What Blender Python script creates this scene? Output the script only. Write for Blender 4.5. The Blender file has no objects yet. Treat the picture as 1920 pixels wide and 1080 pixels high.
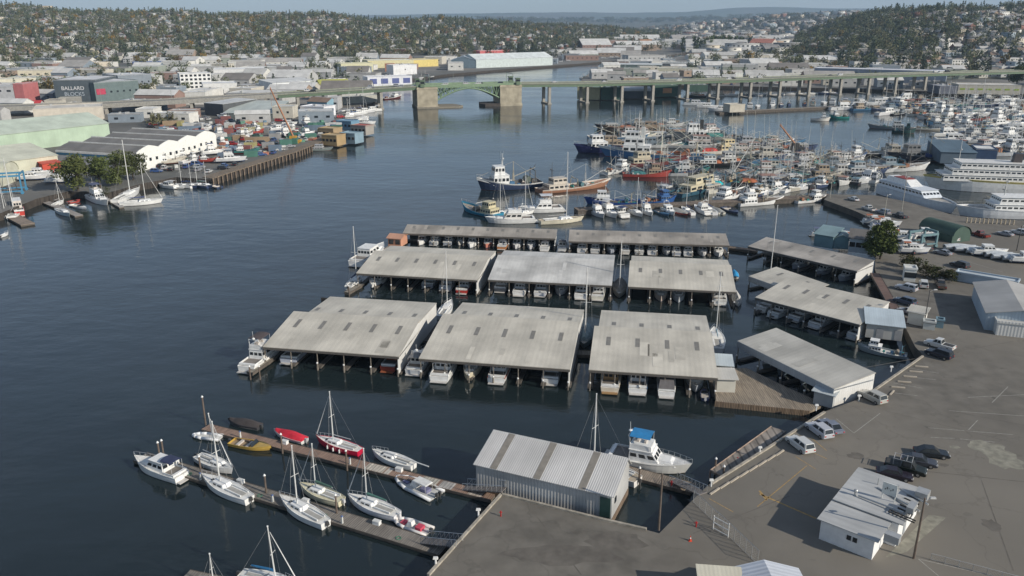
import bpy, bmesh, math, random
import numpy as np
R=math.radians
SC=bpy.context.scene
# ---------------- camera ----------------
F=1500.;HV=38.;PIT=math.atan((540-HV)/F);H=62.
CP,SP=math.cos(PIT),math.sin(PIT)
cam=bpy.data.cameras.new("camera");co=bpy.data.objects.new("camera",cam);SC.collection.objects.link(co)
co.location=(0,0,H);co.rotation_euler=(math.pi/2-PIT,0,0);cam.lens=36*F/1920;cam.sensor_width=36
cam.clip_start=1;cam.clip_end=90000;SC.camera=co
# ---------------- world, sun, exposure ----------------
SUN_AZ,SUN_EL=120.,27.
w=bpy.data.worlds.new("World");SC.world=w;w.use_nodes=True
nt=w.node_tree;nt.nodes.clear()
sky=nt.nodes.new('ShaderNodeTexSky');sky.sky_type='NISHITA';sky.sun_disc=False
sky.sun_elevation=R(SUN_EL);sky.sun_rotation=R(SUN_AZ);sky.altitude=60;sky.air_density=1.0;sky.dust_density=0.5;sky.ozone_density=2.0
bg=nt.nodes.new('ShaderNodeBackground');bg.inputs[1].default_value=.076
wo=nt.nodes.new('ShaderNodeOutputWorld');hs_=nt.nodes.new('ShaderNodeHueSaturation');hs_.inputs['Saturation'].default_value=.62;nt.links.new(sky.outputs[0],hs_.inputs['Color']);tm_=nt.nodes.new('ShaderNodeMix');tm_.data_type='RGBA';tm_.blend_type='MULTIPLY';tm_.inputs[0].default_value=1;tm_.inputs[7].default_value=(.83,.93,1.05,1);nt.links.new(hs_.outputs[0],tm_.inputs[6]);tcw=nt.nodes.new('ShaderNodeTexCoord');mpw=nt.nodes.new('ShaderNodeMapping');mpw.inputs['Scale'].default_value=(2.2,2.2,16);nzw=nt.nodes.new('ShaderNodeTexNoise');nzw.inputs['Scale'].default_value=1.6;nzw.inputs['Detail'].default_value=6
nt.links.new(tcw.outputs['Generated'],mpw.inputs[0]);nt.links.new(mpw.outputs[0],nzw.inputs['Vector']);krw=nt.nodes.new('ShaderNodeMapRange');krw.inputs[1].default_value=.48;krw.inputs[2].default_value=.72;krw.inputs[4].default_value=.35;nt.links.new(nzw.outputs['Fac'],krw.inputs[0])
cm_=nt.nodes.new('ShaderNodeMix');cm_.data_type='RGBA';cm_.inputs[7].default_value=(6.2,6.5,6.9,1);nt.links.new(krw.outputs[0],cm_.inputs[0]);nt.links.new(tm_.outputs[2],cm_.inputs[6]);nt.links.new(cm_.outputs[2],bg.inputs[0]);nt.links.new(bg.outputs[0],wo.inputs[0])
sl=bpy.data.lights.new("sun",'SUN');sl.energy=3.4;sl.angle=R(.5);sl.color=(1,.92,.80)
so=bpy.data.objects.new("sun",sl);SC.collection.objects.link(so)
so.rotation_euler=(R(90-SUN_EL),0,R(180-SUN_AZ))
vs=SC.view_settings;vs.view_transform='Standard';vs.look='None';vs.gamma=1;vs.exposure=0.5
SC.cycles.max_bounces=6;SC.cycles.diffuse_bounces=2;SC.cycles.glossy_bounces=3;SC.cycles.transmission_bounces=4
SC.cycles.volume_bounces=0;SC.cycles.use_denoising=True;SC.cycles.caustics_reflective=False;SC.cycles.caustics_refractive=False
# ---------------- projection helpers (photo pixel -> place on a level plane) ----------------
def G(u,v,z=0.):
    a=(u-960)/F;b=-(v-540)/F
    d=(a,CP+b*SP,-SP+b*CP);t=(z-H)/d[2]
    return (d[0]*t,d[1]*t)
def PX(x,y,z=0.):
    fz=y*CP-(z-H)*SP;up=y*SP+(z-H)*CP
    return 960+F*x/fz,540-F*up/fz
def ZAT(x,y,v):
    b=-(v-540)/F;t=y/(CP+b*SP);return H+t*(-SP+b*CP)
# ---------------- materials ----------------
MC={}
def _mk(key):
    m=bpy.data.materials.new(key);m.use_nodes=True;n=m.node_tree;return m,n,n.nodes['Principled BSDF']
def ramp_noise(n,c,amt,scale,detail=4,coord='Object',stretch=None,sharp=(.3,.7)):
    tc=n.nodes.new('ShaderNodeTexCoord');mp=n.nodes.new('ShaderNodeMapping');nz=n.nodes.new('ShaderNodeTexNoise')
    nz.inputs['Scale'].default_value=scale;nz.inputs['Detail'].default_value=detail
    if stretch:mp.inputs['Scale'].default_value=stretch
    n.links.new(tc.outputs[coord],mp.inputs[0]);n.links.new(mp.outputs[0],nz.inputs['Vector'])
    cr=n.nodes.new('ShaderNodeValToRGB');e=cr.color_ramp.elements
    e[0].position,e[1].position=sharp
    e[0].color=(*[max(0,x*(1-amt)) for x in c],1);e[1].color=(*[min(1,x*(1+amt)) for x in c],1)
    n.links.new(nz.outputs['Fac'],cr.inputs[0]);return cr,nz,mp
def mixc(n,fac,a,b,mode='MIX'):
    mx=n.nodes.new('ShaderNodeMix');mx.data_type='RGBA';mx.blend_type=mode
    for s,i in ((fac,0),(a,6),(b,7)):
        if hasattr(s,'links'):n.links.new(s,mx.inputs[i])
        elif i==0:mx.inputs[0].default_value=s
        else:mx.inputs[i].default_value=(*s,1)
    return mx.outputs[2]
def M(c,rough=.5,amt=.14,scale=1.2,metal=0,spec=.5):
    key=("paint",tuple(round(x,3) for x in c),rough,amt,scale,metal)
    if key in MC:return MC[key]
    m,n,b=_mk("surface_%d"%len(MC));cr,nz,mp=ramp_noise(n,c,amt,scale)
    n.links.new(cr.outputs[0],b.inputs['Base Color']);b.inputs['Roughness'].default_value=rough;b.inputs['Metallic'].default_value=metal
    MC[key]=m;return m
def MRIB(c,pitch=.35,amt=.12,stain=.18,axis=0,rough=.55,depth=.6):
    """ribbed sheet metal: ribs run down the slope, rusty stain streaks"""
    key=("rib",tuple(c),pitch,amt,axis,stain)
    if key in MC:return MC[key]
    m,n,b=_mk("ribbed_metal_%d"%len(MC))
    cr,nz,mp=ramp_noise(n,c,stain,.16,6);
    tc=n.nodes.new('ShaderNodeTexCoord');wv=n.nodes.new('ShaderNodeTexWave');wv.bands_direction='XYZ'[axis]
    wv.inputs['Scale'].default_value=.314/pitch;wv.inputs['Distortion'].default_value=0
    n.links.new(tc.outputs['Object'],wv.inputs['Vector'])
    cr2,nz2,mp2=ramp_noise(n,(1,1,1),.16,1.,5,stretch=(1.6,.1,.1) if axis==0 else (.1,1.6,.1))
    o=mixc(n,.55,cr.outputs[0],cr2.outputs[0],'MULTIPLY')
    k=n.nodes.new('ShaderNodeMapRange');k.inputs[3].default_value=1-amt;k.inputs[4].default_value=1.;n.links.new(wv.outputs['Fac'],k.inputs[0])
    o=mixc(n,1.,o,k.outputs[0],'MULTIPLY')
    bp=n.nodes.new('ShaderNodeBump');bp.inputs['Distance'].default_value=.04;bp.inputs['Strength'].default_value=depth
    n.links.new(wv.outputs['Fac'],bp.inputs['Height']);n.links.new(bp.outputs[0],b.inputs['Normal'])
    n.links.new(o,b.inputs['Base Color']);b.inputs['Roughness'].default_value=rough;MC[key]=m;return m
def MPLANK(c,pitch=.3,axis=0,amt=.35):
    key=("plank",tuple(c),pitch,axis)
    if key in MC:return MC[key]
    m,n,b=_mk("planks_%d"%len(MC));cr,nz,mp=ramp_noise(n,c,amt,1.5,6,stretch=(1/pitch,.25,.25) if axis==0 else (.25,1/pitch,.25))
    cr2,_,_=ramp_noise(n,(1,1,1),.3,.25,3)
    tc=n.nodes.new('ShaderNodeTexCoord');wv=n.nodes.new('ShaderNodeTexWave');wv.bands_direction='XYZ'[axis]
    wv.inputs['Scale'].default_value=.314/pitch;n.links.new(tc.outputs['Object'],wv.inputs['Vector'])
    k=n.nodes.new('ShaderNodeMapRange');k.inputs[1].default_value=0;k.inputs[2].default_value=.25;k.inputs[3].default_value=.45;k.inputs[4].default_value=1.;n.links.new(wv.outputs['Fac'],k.inputs[0])
    o=mixc(n,.8,cr.outputs[0],cr2.outputs[0],'MULTIPLY');o=mixc(n,1.,o,k.outputs[0],'MULTIPLY')
    n.links.new(o,b.inputs['Base Color']);b.inputs['Roughness'].default_value=.85;MC[key]=m;return m
def MGROUND(c,c2,scale=.05,fine=.6,rough=.9,name="ground",crack=0):
    key=(name,)
    if key in MC:return MC[key]
    m,n,b=_mk(name);cr,_,_=ramp_noise(n,c,.22,scale,8);cr2,_,_=ramp_noise(n,c2,.3,fine,6)
    _a,nz,_b=ramp_noise(n,(1,1,1),.1,scale*.6,5)
    k=n.nodes.new('ShaderNodeMapRange');k.inputs[1].default_value=.42;k.inputs[2].default_value=.62;n.links.new(nz.outputs['Fac'],k.inputs[0])
    o=mixc(n,k.outputs[0],cr.outputs[0],cr2.outputs[0])
    if crack:
        tc=n.nodes.new('ShaderNodeTexCoord');vo=n.nodes.new('ShaderNodeTexVoronoi');vo.feature='DISTANCE_TO_EDGE';vo.inputs['Scale'].default_value=crack
        nzz=n.nodes.new('ShaderNodeTexNoise');nzz.inputs['Scale'].default_value=.25;nzz.inputs['Detail'].default_value=5
        ad=n.nodes.new('ShaderNodeVectorMath');ad.operation='MULTIPLY_ADD';ad.inputs[1].default_value=(9,9,9)
        n.links.new(tc.outputs['Object'],nzz.inputs['Vector']);n.links.new(nzz.outputs['Color'],ad.inputs[0]);n.links.new(tc.outputs['Object'],ad.inputs[2]);n.links.new(ad.outputs[0],vo.inputs['Vector'])
        k2=n.nodes.new('ShaderNodeMapRange');k2.inputs[1].default_value=0;k2.inputs[2].default_value=.012;k2.inputs[3].default_value=.55;k2.inputs[4].default_value=1;n.links.new(vo.outputs['Distance'],k2.inputs[0])
        o=mixc(n,.38,o,k2.outputs[0],'MULTIPLY')
        # oil and tyre spots
        cr3,nz3,_=ramp_noise(n,(1,1,1),0,.5,3);k3=n.nodes.new('ShaderNodeMapRange');k3.inputs[1].default_value=.68;k3.inputs[2].default_value=.78;k3.inputs[3].default_value=1;k3.inputs[4].default_value=.6;n.links.new(nz3.outputs['Fac'],k3.inputs[0])
        o=mixc(n,1.,o,k3.outputs[0],'MULTIPLY')
    n.links.new(o,b.inputs['Base Color']);b.inputs['Roughness'].default_value=rough;MC[key]=m;return m
def MFOL(c,name):
    key=("fol",name)
    if key in MC:return MC[key]
    m,n,b=_mk("foliage_"+name);cr,_,_=ramp_noise(n,c,.45,.35,4)
    oi=n.nodes.new('ShaderNodeObjectInfo');hs=n.nodes.new('ShaderNodeHueSaturation')
    k=n.nodes.new('ShaderNodeMapRange');k.inputs[3].default_value=.65;k.inputs[4].default_value=1.5;n.links.new(oi.outputs['Random'],k.inputs[0])
    n.links.new(k.outputs[0],hs.inputs['Value']);n.links.new(cr.outputs[0],hs.inputs['Color']);n.links.new(hs.outputs[0],b.inputs['Base Color'])
    b.inputs['Roughness'].default_value=.8;b.inputs['Specular IOR Level'].default_value=.2;MC[key]=m;return m
WHITE=(.72,.72,.70);GLASS_C=(.02,.025,.03)
def glass():return M(GLASS_C,.12,.2)
def water_mat():
    m,n,b=_mk("harbour_water");b.inputs['IOR'].default_value=1.48
    cr,_,_=ramp_noise(n,(.013,.021,.023),.25,.02,3);n.links.new(cr.outputs[0],b.inputs['Base Color'])
    _c,nzr,_m=ramp_noise(n,(1,1,1),0,.012,5,stretch=(1,2.6,1));kr=n.nodes.new('ShaderNodeMapRange');kr.inputs[1].default_value=.38;kr.inputs[2].default_value=.62;kr.inputs[3].default_value=.05;kr.inputs[4].default_value=.17
    n.links.new(nzr.outputs['Fac'],kr.inputs[0]);n.links.new(kr.outputs[0],b.inputs['Roughness'])
    tc=n.nodes.new('ShaderNodeTexCoord');prev=None
    for sc,st,di,dt in ((.12,(1,1.6,1),.55,4),(.9,(.7,1.5,1),.07,3),(.02,(1,1,1),1.2,2)):
        mp=n.nodes.new('ShaderNodeMapping');mp.inputs['Scale'].default_value=st;mp.inputs['Rotation'].default_value=(0,0,R(25))
        nz=n.nodes.new('ShaderNodeTexNoise');nz.inputs['Scale'].default_value=sc;nz.inputs['Detail'].default_value=dt
        n.links.new(tc.outputs['Object'],mp.inputs[0]);n.links.new(mp.outputs[0],nz.inputs['Vector'])
        bp=n.nodes.new('ShaderNodeBump');bp.inputs['Distance'].default_value=di;bp.inputs['Strength'].default_value=WB
        n.links.new(nz.outputs['Fac'],bp.inputs['Height'])
        if prev:n.links.new(prev.outputs[0],bp.inputs['Normal'])
        prev=bp
    n.links.new(prev.outputs[0],b.inputs['Normal']);return m
WB=.28
HAZE=6.5e-5
# ---------------- mesh builder ----------------
COL=SC.collection
class MB:
    def __init__(s):s.v=[];s.f=[];s.m=[]
    def add(s,vs,fs,mi=0):
        o=len(s.v);s.v+=[tuple(p) for p in vs];s.f+=[tuple(i+o for i in f) for f in fs];s.m+=[mi]*len(fs);return s
    def box(s,x0,x1,y0,y1,z0,z1,mi=0):
        return s.add([(x0,y0,z0),(x1,y0,z0),(x1,y1,z0),(x0,y1,z0),(x0,y0,z1),(x1,y0,z1),(x1,y1,z1),(x0,y1,z1)],
        [(0,3,2,1),(4,5,6,7),(0,1,5,4),(1,2,6,5),(2,3,7,6),(3,0,4,7)],mi)
    def tbox(s,x0,x1,w0,z0,X0,X1,w1,z1,mi=0):
        """tapered box: bottom x0..x1 half width w0 at z0, top X0..X1 half width w1 at z1"""
        return s.add([(x0,-w0,z0),(x1,-w0,z0),(x1,w0,z0),(x0,w0,z0),(X0,-w1,z1),(X1,-w1,z1),(X1,w1,z1),(X0,w1,z1)],
        [(0,3,2,1),(4,5,6,7),(0,1,5,4),(1,2,6,5),(2,3,7,6),(3,0,4,7)],mi)
    def prism(s,pts,z0,z1,mi=0):
        n=len(pts);a=sum(pts[i][0]*pts[(i+1)%n][1]-pts[(i+1)%n][0]*pts[i][1] for i in range(n))
        if a<0:pts=pts[::-1]
        return s.add([(x,y,z0) for x,y in pts]+[(x,y,z1) for x,y in pts],[tuple(range(n))[::-1],tuple(range(n,2*n))]+[(i,(i+1)%n,n+(i+1)%n,n+i) for i in range(n)],mi)
    def tube(s,p,q,r0,r1=None,n=6,mi=0):
        r1=r0 if r1 is None else r1;d=[q[i]-p[i] for i in range(3)];L=math.sqrt(sum(c*c for c in d)) or 1e-6;d=[c/L for c in d]
        a=(0,0,1) if abs(d[2])<.9 else (1,0,0)
        u=(d[1]*a[2]-d[2]*a[1],d[2]*a[0]-d[0]*a[2],d[0]*a[1]-d[1]*a[0]);l=math.sqrt(sum(c*c for c in u));u=[c/l for c in u]
        w=(d[1]*u[2]-d[2]*u[1],d[2]*u[0]-d[0]*u[2],d[0]*u[1]-d[1]*u[0]);vs=[]
        for c,r in ((p,r0),(q,r1)):
            for k in range(n):
                t=2*math.pi*k/n;vs.append(tuple(c[i]+r*(math.cos(t)*u[i]+math.sin(t)*w[i]) for i in range(3)))
        return s.add(vs,[tuple(range(n))[::-1],tuple(range(n,2*n))]+[(k,(k+1)%n,n+(k+1)%n,n+k) for k in range(n)],mi)
    def loft(s,rings,mi=0,cap=True,closed=True):
        n=len(rings[0]);o=[];fs=[]
        for r in rings:o+=list(r)
        for i in range(len(rings)-1):
            for k in range(n if closed else n-1):
                a,b=i*n+k,i*n+(k+1)%n;fs.append((a,b,b+n,a+n))
        if cap:fs+=[tuple(range(n))[::-1],tuple(range(len(o)-n,len(o)))]
        return s.add(o,fs,mi)
    def ball(s,c,r,mi=0,n=8,sz=1.):
        rings=[]
        for i in range(1,n//2+1):
            t=math.pi*i/(n//2+1);rings.append([(c[0]+r*math.sin(t)*math.cos(2*math.pi*k/n),c[1]+r*math.sin(t)*math.sin(2*math.pi*k/n),c[2]-r*sz*math.cos(t)) for k in range(n)])
        return s.loft(rings,mi)
    def build(s,name,mats,parent=None,smooth=False):
        me=bpy.data.meshes.new(name);me.from_pydata(s.v,[],s.f)
        if not isinstance(mats,(list,tuple)):mats=[mats]
        for m in mats:me.materials.append(m)
        if len(mats)>1:me.polygons.foreach_set('material_index',s.m)
        if smooth:me.polygons.foreach_set('use_smooth',[True]*len(me.polygons))
        o=bpy.data.objects.new(name,me);COL.objects.link(o)
        if parent:o.parent=parent
        return o
THINGS=[]
def tag(o,label,cat,group=None,kind=None,auto=False):
    o['label']=label;o['category']=cat
    if group:o['group']=group
    if kind:o['kind']=kind
    elif auto:THINGS.append(o)
    return o
def struct(o,label=None):
    o['kind']='structure'
    if label:o['label']=label
    return o
def empty(name,x,y,z=0,rz=0):
    o=bpy.data.objects.new(name,None);COL.objects.link(o);o.location=(x,y,z);o.rotation_euler=(0,0,rz);o.empty_display_size=.5;return o
def copy_tree(o,parent=None):
    c=o.copy();COL.objects.link(c);c.parent=parent
    for ch in o.children:copy_tree(ch,c)
    return c
def pick(r,opts):return opts[r.randrange(len(opts))]

# =====================================================================
# SETTING : water, land, hills, mountains
# =====================================================================
b=MB();b.add([(-19500,-300,0),(19500,-300,0),(19500,19500,0),(-19500,19500,0)],[(0,1,2,3)]);struct(b.build('water',water_mat()))
def land(pts,z,zb,mats,name,kind=True):
    mb=MB();n=len(pts);a=sum(pts[i][0]*pts[(i+1)%n][1]-pts[(i+1)%n][0]*pts[i][1] for i in range(n))
    if a<0:pts=pts[::-1]
    mb.add([(x,y,z) for x,y in pts],[tuple(range(n))],0)
    mb.add([(x,y,zb) for x,y in pts]+[(x,y,z) for x,y in pts],[(i,(i+1)%n,n+(i+1)%n,n+i) for i in range(n)],1)
    o=mb.build(name,mats);return struct(o) if kind else o
ZL=2.5
g_far=MGROUND((.19,.18,.165),(.11,.11,.10),.012,.05,name="shore_ground")
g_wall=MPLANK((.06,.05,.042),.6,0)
shoreL=[(-700,470),(-60,412),(0,400),(70,372),(130,358),(200,362),(262,345),(330,332),(398,336),(440,322),(500,303),(560,284),(600,268),(632,252),(640,225),(650,207),(700,192),(716,176),(690,168),(740,151),(850,138),(930,131),(1040,123),(1100,118),(1190,111),(1240,106),(1283,99),(1330,84)]
shoreR=[(1342,86),(1300,99),(1262,108),(1200,112),(1160,116),(1150,126),(1104,137),(1088,152),(1160,158),(1300,160),(1450,163),(1600,166),(1760,172),(1900,176),(2350,188)]
W_=[G(u,v,ZL) for u,v in shoreL+shoreR]
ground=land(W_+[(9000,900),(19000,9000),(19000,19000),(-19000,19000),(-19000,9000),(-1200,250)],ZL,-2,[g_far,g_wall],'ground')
ZQ=2.0
asph=MGROUND((.161,.147,.124),(.136,.125,.107),.03,.35,name="asphalt",crack=.055)
quay_px=[(640,1250),(800,1082),(940,926),(1132,975),(1210,993),(1236,1000),(1292,944),(1330,908),(1400,864),(1548,771),(1614,747),(1732,667),(1716,650),(1700,618),(1690,590),(1660,545),(1640,505),(1642,480),(1655,450),(1672,436),(1640,412),(1600,394),(1545,374),(1556,364),(1640,366),(1700,378),(1790,404),(1850,410),(1935,415),(2500,432)]
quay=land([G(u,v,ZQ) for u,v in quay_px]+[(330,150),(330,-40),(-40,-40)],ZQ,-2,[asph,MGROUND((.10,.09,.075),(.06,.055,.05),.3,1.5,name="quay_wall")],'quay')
# hills
def smooth(t):t=max(0,min(1,t));return t*t*(3-2*t)
def interp(tab,u):
    if u<=tab[0][0]:return tab[0][1]
    for (a,b),(c,d) in zip(tab,tab[1:]):
        if u<=c:return b+(d-b)*(u-a)/(c-a)
    return tab[-1][1]
class Hill:
    def __init__(s,u0,u1,base,ridge,yb,yr,back=1.6):
        s.u0,s.u1,s.base,s.ridge,s.yb,s.yr,s.back=u0,u1,base,ridge,yb,yr,back
    def dirx(s,u):return (u-960)/F/CP   # x per metre of y, at the horizon row
    def at(s,u,t):
        yb=interp(s.yb,u);yr=interp(s.yr,u);y=yb+(yr-yb)*t;x=s.dirx(u)*y
        zr=ZAT(0,yr,interp(s.ridge,u))
        rough=3.5*math.sin(u*.021+y*.006)+2.2*math.sin(u*.05-y*.011)+1.5*math.sin(x*.013+y*.017)
        if t<=1:k=(t**.9)*.75+.25*smooth(t)
        else:k=1-.6*smooth((t-1)/(s.back-1))
        k2=smooth(t*4) if t<.25 else 1
        return x,y,ZL-.3+(zr-ZL)*k+rough*k2
    def mesh(s,name,mat,nu=110,ntt=44):
        mb=MB();vs=[];fs=[]
        for i in range(nu+1):
            for j in range(ntt+1):vs.append(s.at(s.u0+(s.u1-s.u0)*i/nu,s.back*j/ntt))
        for i in range(nu):
            for j in range(ntt):
                a=i*(ntt+1)+j;fs.append((a,a+ntt+1,a+ntt+2,a+1))
        mb.add(vs,fs);o=mb.build(name,mat,smooth=True);return struct(o)
g_hill=MGROUND((.055,.058,.036),(.10,.095,.08),.02,.06,name="hill_ground")
HL=Hill(-500,1290,None,[(-500,30),(0,27),(100,20),(160,18),(200,24),(290,30),(400,30),(500,32),(600,34),(700,40),(850,44),(950,47),(1040,53),(1140,58),(1230,66),(1290,78)],
   [(-500,1120),(0,1180),(300,1220),(700,1400),(900,1560),(1100,1900),(1290,2500)],[(-500,2100),(0,2150),(700,2300),(1000,2600),(1290,3300)])
HR=Hill(1440,2600,None,[(1440,72),(1500,50),(1560,34),(1640,26),(1700,23),(1780,16),(1920,11),(2600,0)],
   [(1440,1500),(1520,1120),(1640,900),(1920,850),(2600,830)],[(1440,2200),(1640,1900),(2600,1800)])
HM=Hill(1150,1760,None,[(1150,58),(1250,50),(1300,44),(1380,36),(1450,30),(1500,26),(1600,25),(1760,24)],
   [(1150,3400),(1760,2600)],[(1150,5400),(1450,4600),(1760,4400)])
HL.mesh('hill',g_hill);HR.mesh('hill',g_hill,90);HM.mesh('hill',g_hill,60)
HX=Hill(600,2300,None,[(600,36),(900,35),(1180,38),(1330,32),(1420,28),(1560,26),(1700,24),(2300,24)],[(600,7000),(2300,7000)],[(600,9000),(2300,9500)])
HX.mesh('hill',g_hill,60,20)
mb_=Hill(-600,2600,None,[(-600,30),(700,28),(900,25),(1040,22),(1150,24),(1240,23),(1330,14),(1400,12),(1480,16),(1560,15),(1640,17),(1900,19),(2600,24)],[(-600,11500),(2600,11500)],[(-600,14000),(2600,14000)],1.15)
mb_.mesh('mountains',MGROUND((.05,.07,.05),(.08,.08,.07),.001,.002,name="mountain_ground"),140,20)
# =====================================================================
# BOATS  (local frame: +x bow, y port, z up, waterline z = 0)
# =====================================================================
def boat_root(name,st,bw,roll=0):
    (x0,y0),(x1,y1)=G(*st),G(*bw);L=math.hypot(x1-x0,y1-y0)
    return empty(name,(x0+x1)/2,(y0+y1)/2,0,math.atan2(y1-y0,x1-x0)),L
def bshape(s,tr,pw=2.2,mx=.45):
    return tr+(1-tr)*math.sin(min(1,s/mx)*math.pi/2) if s<mx else max(.012,1-((s-mx)/(1-mx))**pw)
def hull(root,L,B,fs,fb,tr,col,boot=(.05,.02,.02),stripe=None,pw=2.2,rake=.10,deckc=(.62,.6,.56),bul=.0,mid=None,lowmid=0,deckmat=None,rough=.3):
    N=14;rings=[];info=[]
    for i in range(N+1):
        s=i/N;h=B/2*bshape(s,tr,pw);sh=fs+(fb-fs)*s**2.2-lowmid*math.sin(math.pi*s)
        x=-L/2+L*s;rk=lambda z:(z/ max(sh,.01))*rake*L*.5*s**5
        info.append((x+rk(sh)-rake*L*.25*s**5,h,sh))
        X=lambda z:x+rk(z)-rake*L*.25*s**5
        zs=[(1.,sh),(.975,sh-.16*fs),(.95,sh*.42+.03),(.90,.10),(.72,-.25),(.0,-.55)]
        pts=[(X(z),h*k,z) for k,z in zs]+[(X(z),-h*k,z) for k,z in zs[-2::-1]]
        rings.append(pts)
    mb=MB();n=len(rings[0])
    vs=[p for r in rings for p in r];mb.v=vs
    for i in range(N):
        for k in range(n-1):
            a=i*n+k;kk=min(k,n-2-k);mi=2 if (kk==0 and stripe) else (0 if kk<3 else 1)
            mb.f.append((a,a+n,a+n+1,a+1));mb.m.append(mi)
    mb.f.append(tuple(range(n)));mb.m.append(0)
    mb.f.append(tuple(range(len(vs)-n,len(vs)))[::-1]);mb.m.append(0)
    mb.build('hull',[M(col,rough,.1,.8),M(boot,.5),M(stripe or col,.4)],root)
    d=MB();o=[];fsx=[]
    for (x,h,sh) in info:o+=[(x,-h*.955,sh-bul-.03),(x,h*.955,sh-bul-.03)]
    for i in range(N):fsx.append((2*i,2*i+2,2*i+3,2*i+1))
    d.add(o,fsx);
    # gunwale rim
    for sgn in (-1,1):
        for i in range(N):
            a,b_=info[i],info[i+1];d.add([(a[0],sgn*a[1]*1.01,a[2]-.03),(b_[0],sgn*b_[1]*1.01,b_[2]-.03),(b_[0],sgn*b_[1]*1.01,b_[2]+.05),(a[0],sgn*a[1]*1.01,a[2]+.05),(a[0],sgn*a[1]*.94,a[2]+.05),(b_[0],sgn*b_[1]*.94,b_[2]+.05),(a[0],sgn*a[1]*.94,a[2]-bul-.03),(b_[0],sgn*b_[1]*.94,b_[2]-bul-.03)],[(0,1,2,3),(3,2,5,4),(4,5,7,6)],1)
    d.build('deck',[deckmat or M(deckc,.7,.2,.9),M(tuple(min(1,c*1.05) for c in (col if not stripe else stripe)),.4)],root)
    return info
def house(root,x0,x1,w,z0,h,col=WHITE,fslope=.3,aslope=.1,wins=4,name='cabin',topc=None,rf=.12,wh=.32,front=True,side=True,wz=.55):
    """deck house with side, front and aft windows"""
    mb=MB();X0,X1=x0+aslope*h,x1-fslope*h;w1=w*.93
    mb.tbox(x0,x1,w,z0,X0,X1,w1,z0+h,0)
    if rf:mb.box(X0-rf,X1+rf*1.6,-w1-rf,w1+rf,z0+h,z0+h+.08,1)
    c=mb.build(name,[M(col,.4,.1),M(topc or col,.5,.12)],root)
    g=MB();za,zb=z0+h*(wz-wh/2),z0+h*(wz+wh/2)
    def P(t,k,sgn,off):      # t along, k height 0..1
        a=x0+aslope*h*k;b_=x1-fslope*h*k;ww=w+(w1-w)*k;return (a+(b_-a)*t,sgn*(ww+off),z0+h*k)
    ka,kb=wz-wh/2,wz+wh/2
    if side:
        for sgn in (-1,1):
            for i in range(wins):
                t0=(i+.14)/wins;t1=(i+.86)/wins
                q=[P(t0,ka,sgn,.015),P(t1,ka,sgn,.015),P(t1,kb,sgn,.015),P(t0,kb,sgn,.015)];g.add(q,[(0,1,2,3)])
    nf=max(2,min(5,int(w*2/.8)))
    for t,do in ((1,front),(0,True)):
        if not do:continue
        for i in range(nf):
            y0=-1+2*(i+.12)/nf;y1=-1+2*(i+.88)/nf;e=.02 if t else -.02
            q=[]
            for yy,kk in ((y0,ka),(y1,ka),(y1,kb),(y0,kb)):
                ww=w+(w1-w)*kk;a=(x1-fslope*h*kk if t else x0+aslope*h*kk)+e;q.append((a,yy*ww*.96,z0+h*kk))
            g.add(q,[(0,1,2,3)])
    g.build('window',glass(),c);return c,(X0,X1,w1,z0+h+.08)
def rails(root,info,i0,i1,zt,h=.6,mat=None,step=1):
    mb=MB()
    for sgn in (-1,1):
        pr=None
        for i in range(i0,i1+1,step):
            x,hh,sh=info[i];p=(x,sgn*hh*.93,sh);q=(x,sgn*hh*.93,sh+h);mb.tube(p,q,.022,n=4)
            if pr:mb.tube(pr,q,.022,n=4)
            pr=q
    mb.build('railing',mat or M((.6,.6,.6),.3,.05,metal=.6),root)
def fitmast(root,x,z0,ht,r=.09,col=(.62,.62,.6),spr=1,lean=0,name='mast'):
    mb=MB();mb.tube((x,0,z0),(x-lean,0,z0+ht),r,r*.7,6)
    for k in range(spr):
        zz=z0+ht*(.5+.28*k);mb.tube((x,-ht*.075,zz),(x,ht*.075,zz),r*.35,n=4)
    mb.ball((x-lean,0,z0+ht),.12,n=6);return mb.build(name,M(col,.35,.05),root)
def outboard(root,x,z,col=(.04,.04,.045),y=0,n='outboard_motor'):
    mb=MB();mb.tbox(x-.55,x-.1,.2,z+.15,x-.5,x-.12,.16,z+.65);mb.tube((x-.35,y,z+.2),(x-.38,y,-.4),.09,n=5)
    if y:
        mb.v=[(a,b+(y if i<8 else 0),c) for i,(a,b,c) in enumerate(mb.v)]
    mb.build(n,M(col,.4),root)
def fenders(root,info,idx,side,col=WHITE):
    for i in idx:
        x,h,sh=info[i];mb=MB();mb.tube((x,side*(h+.14),sh*.25),(x,side*(h+.14),sh*.25+.5),.13,n=7);mb.tube((x,side*(h+.1),sh*.25+.5),(x,side*h,sh),.02,n=4)
        mb.build('fender',M(col,.5),root)
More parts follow.
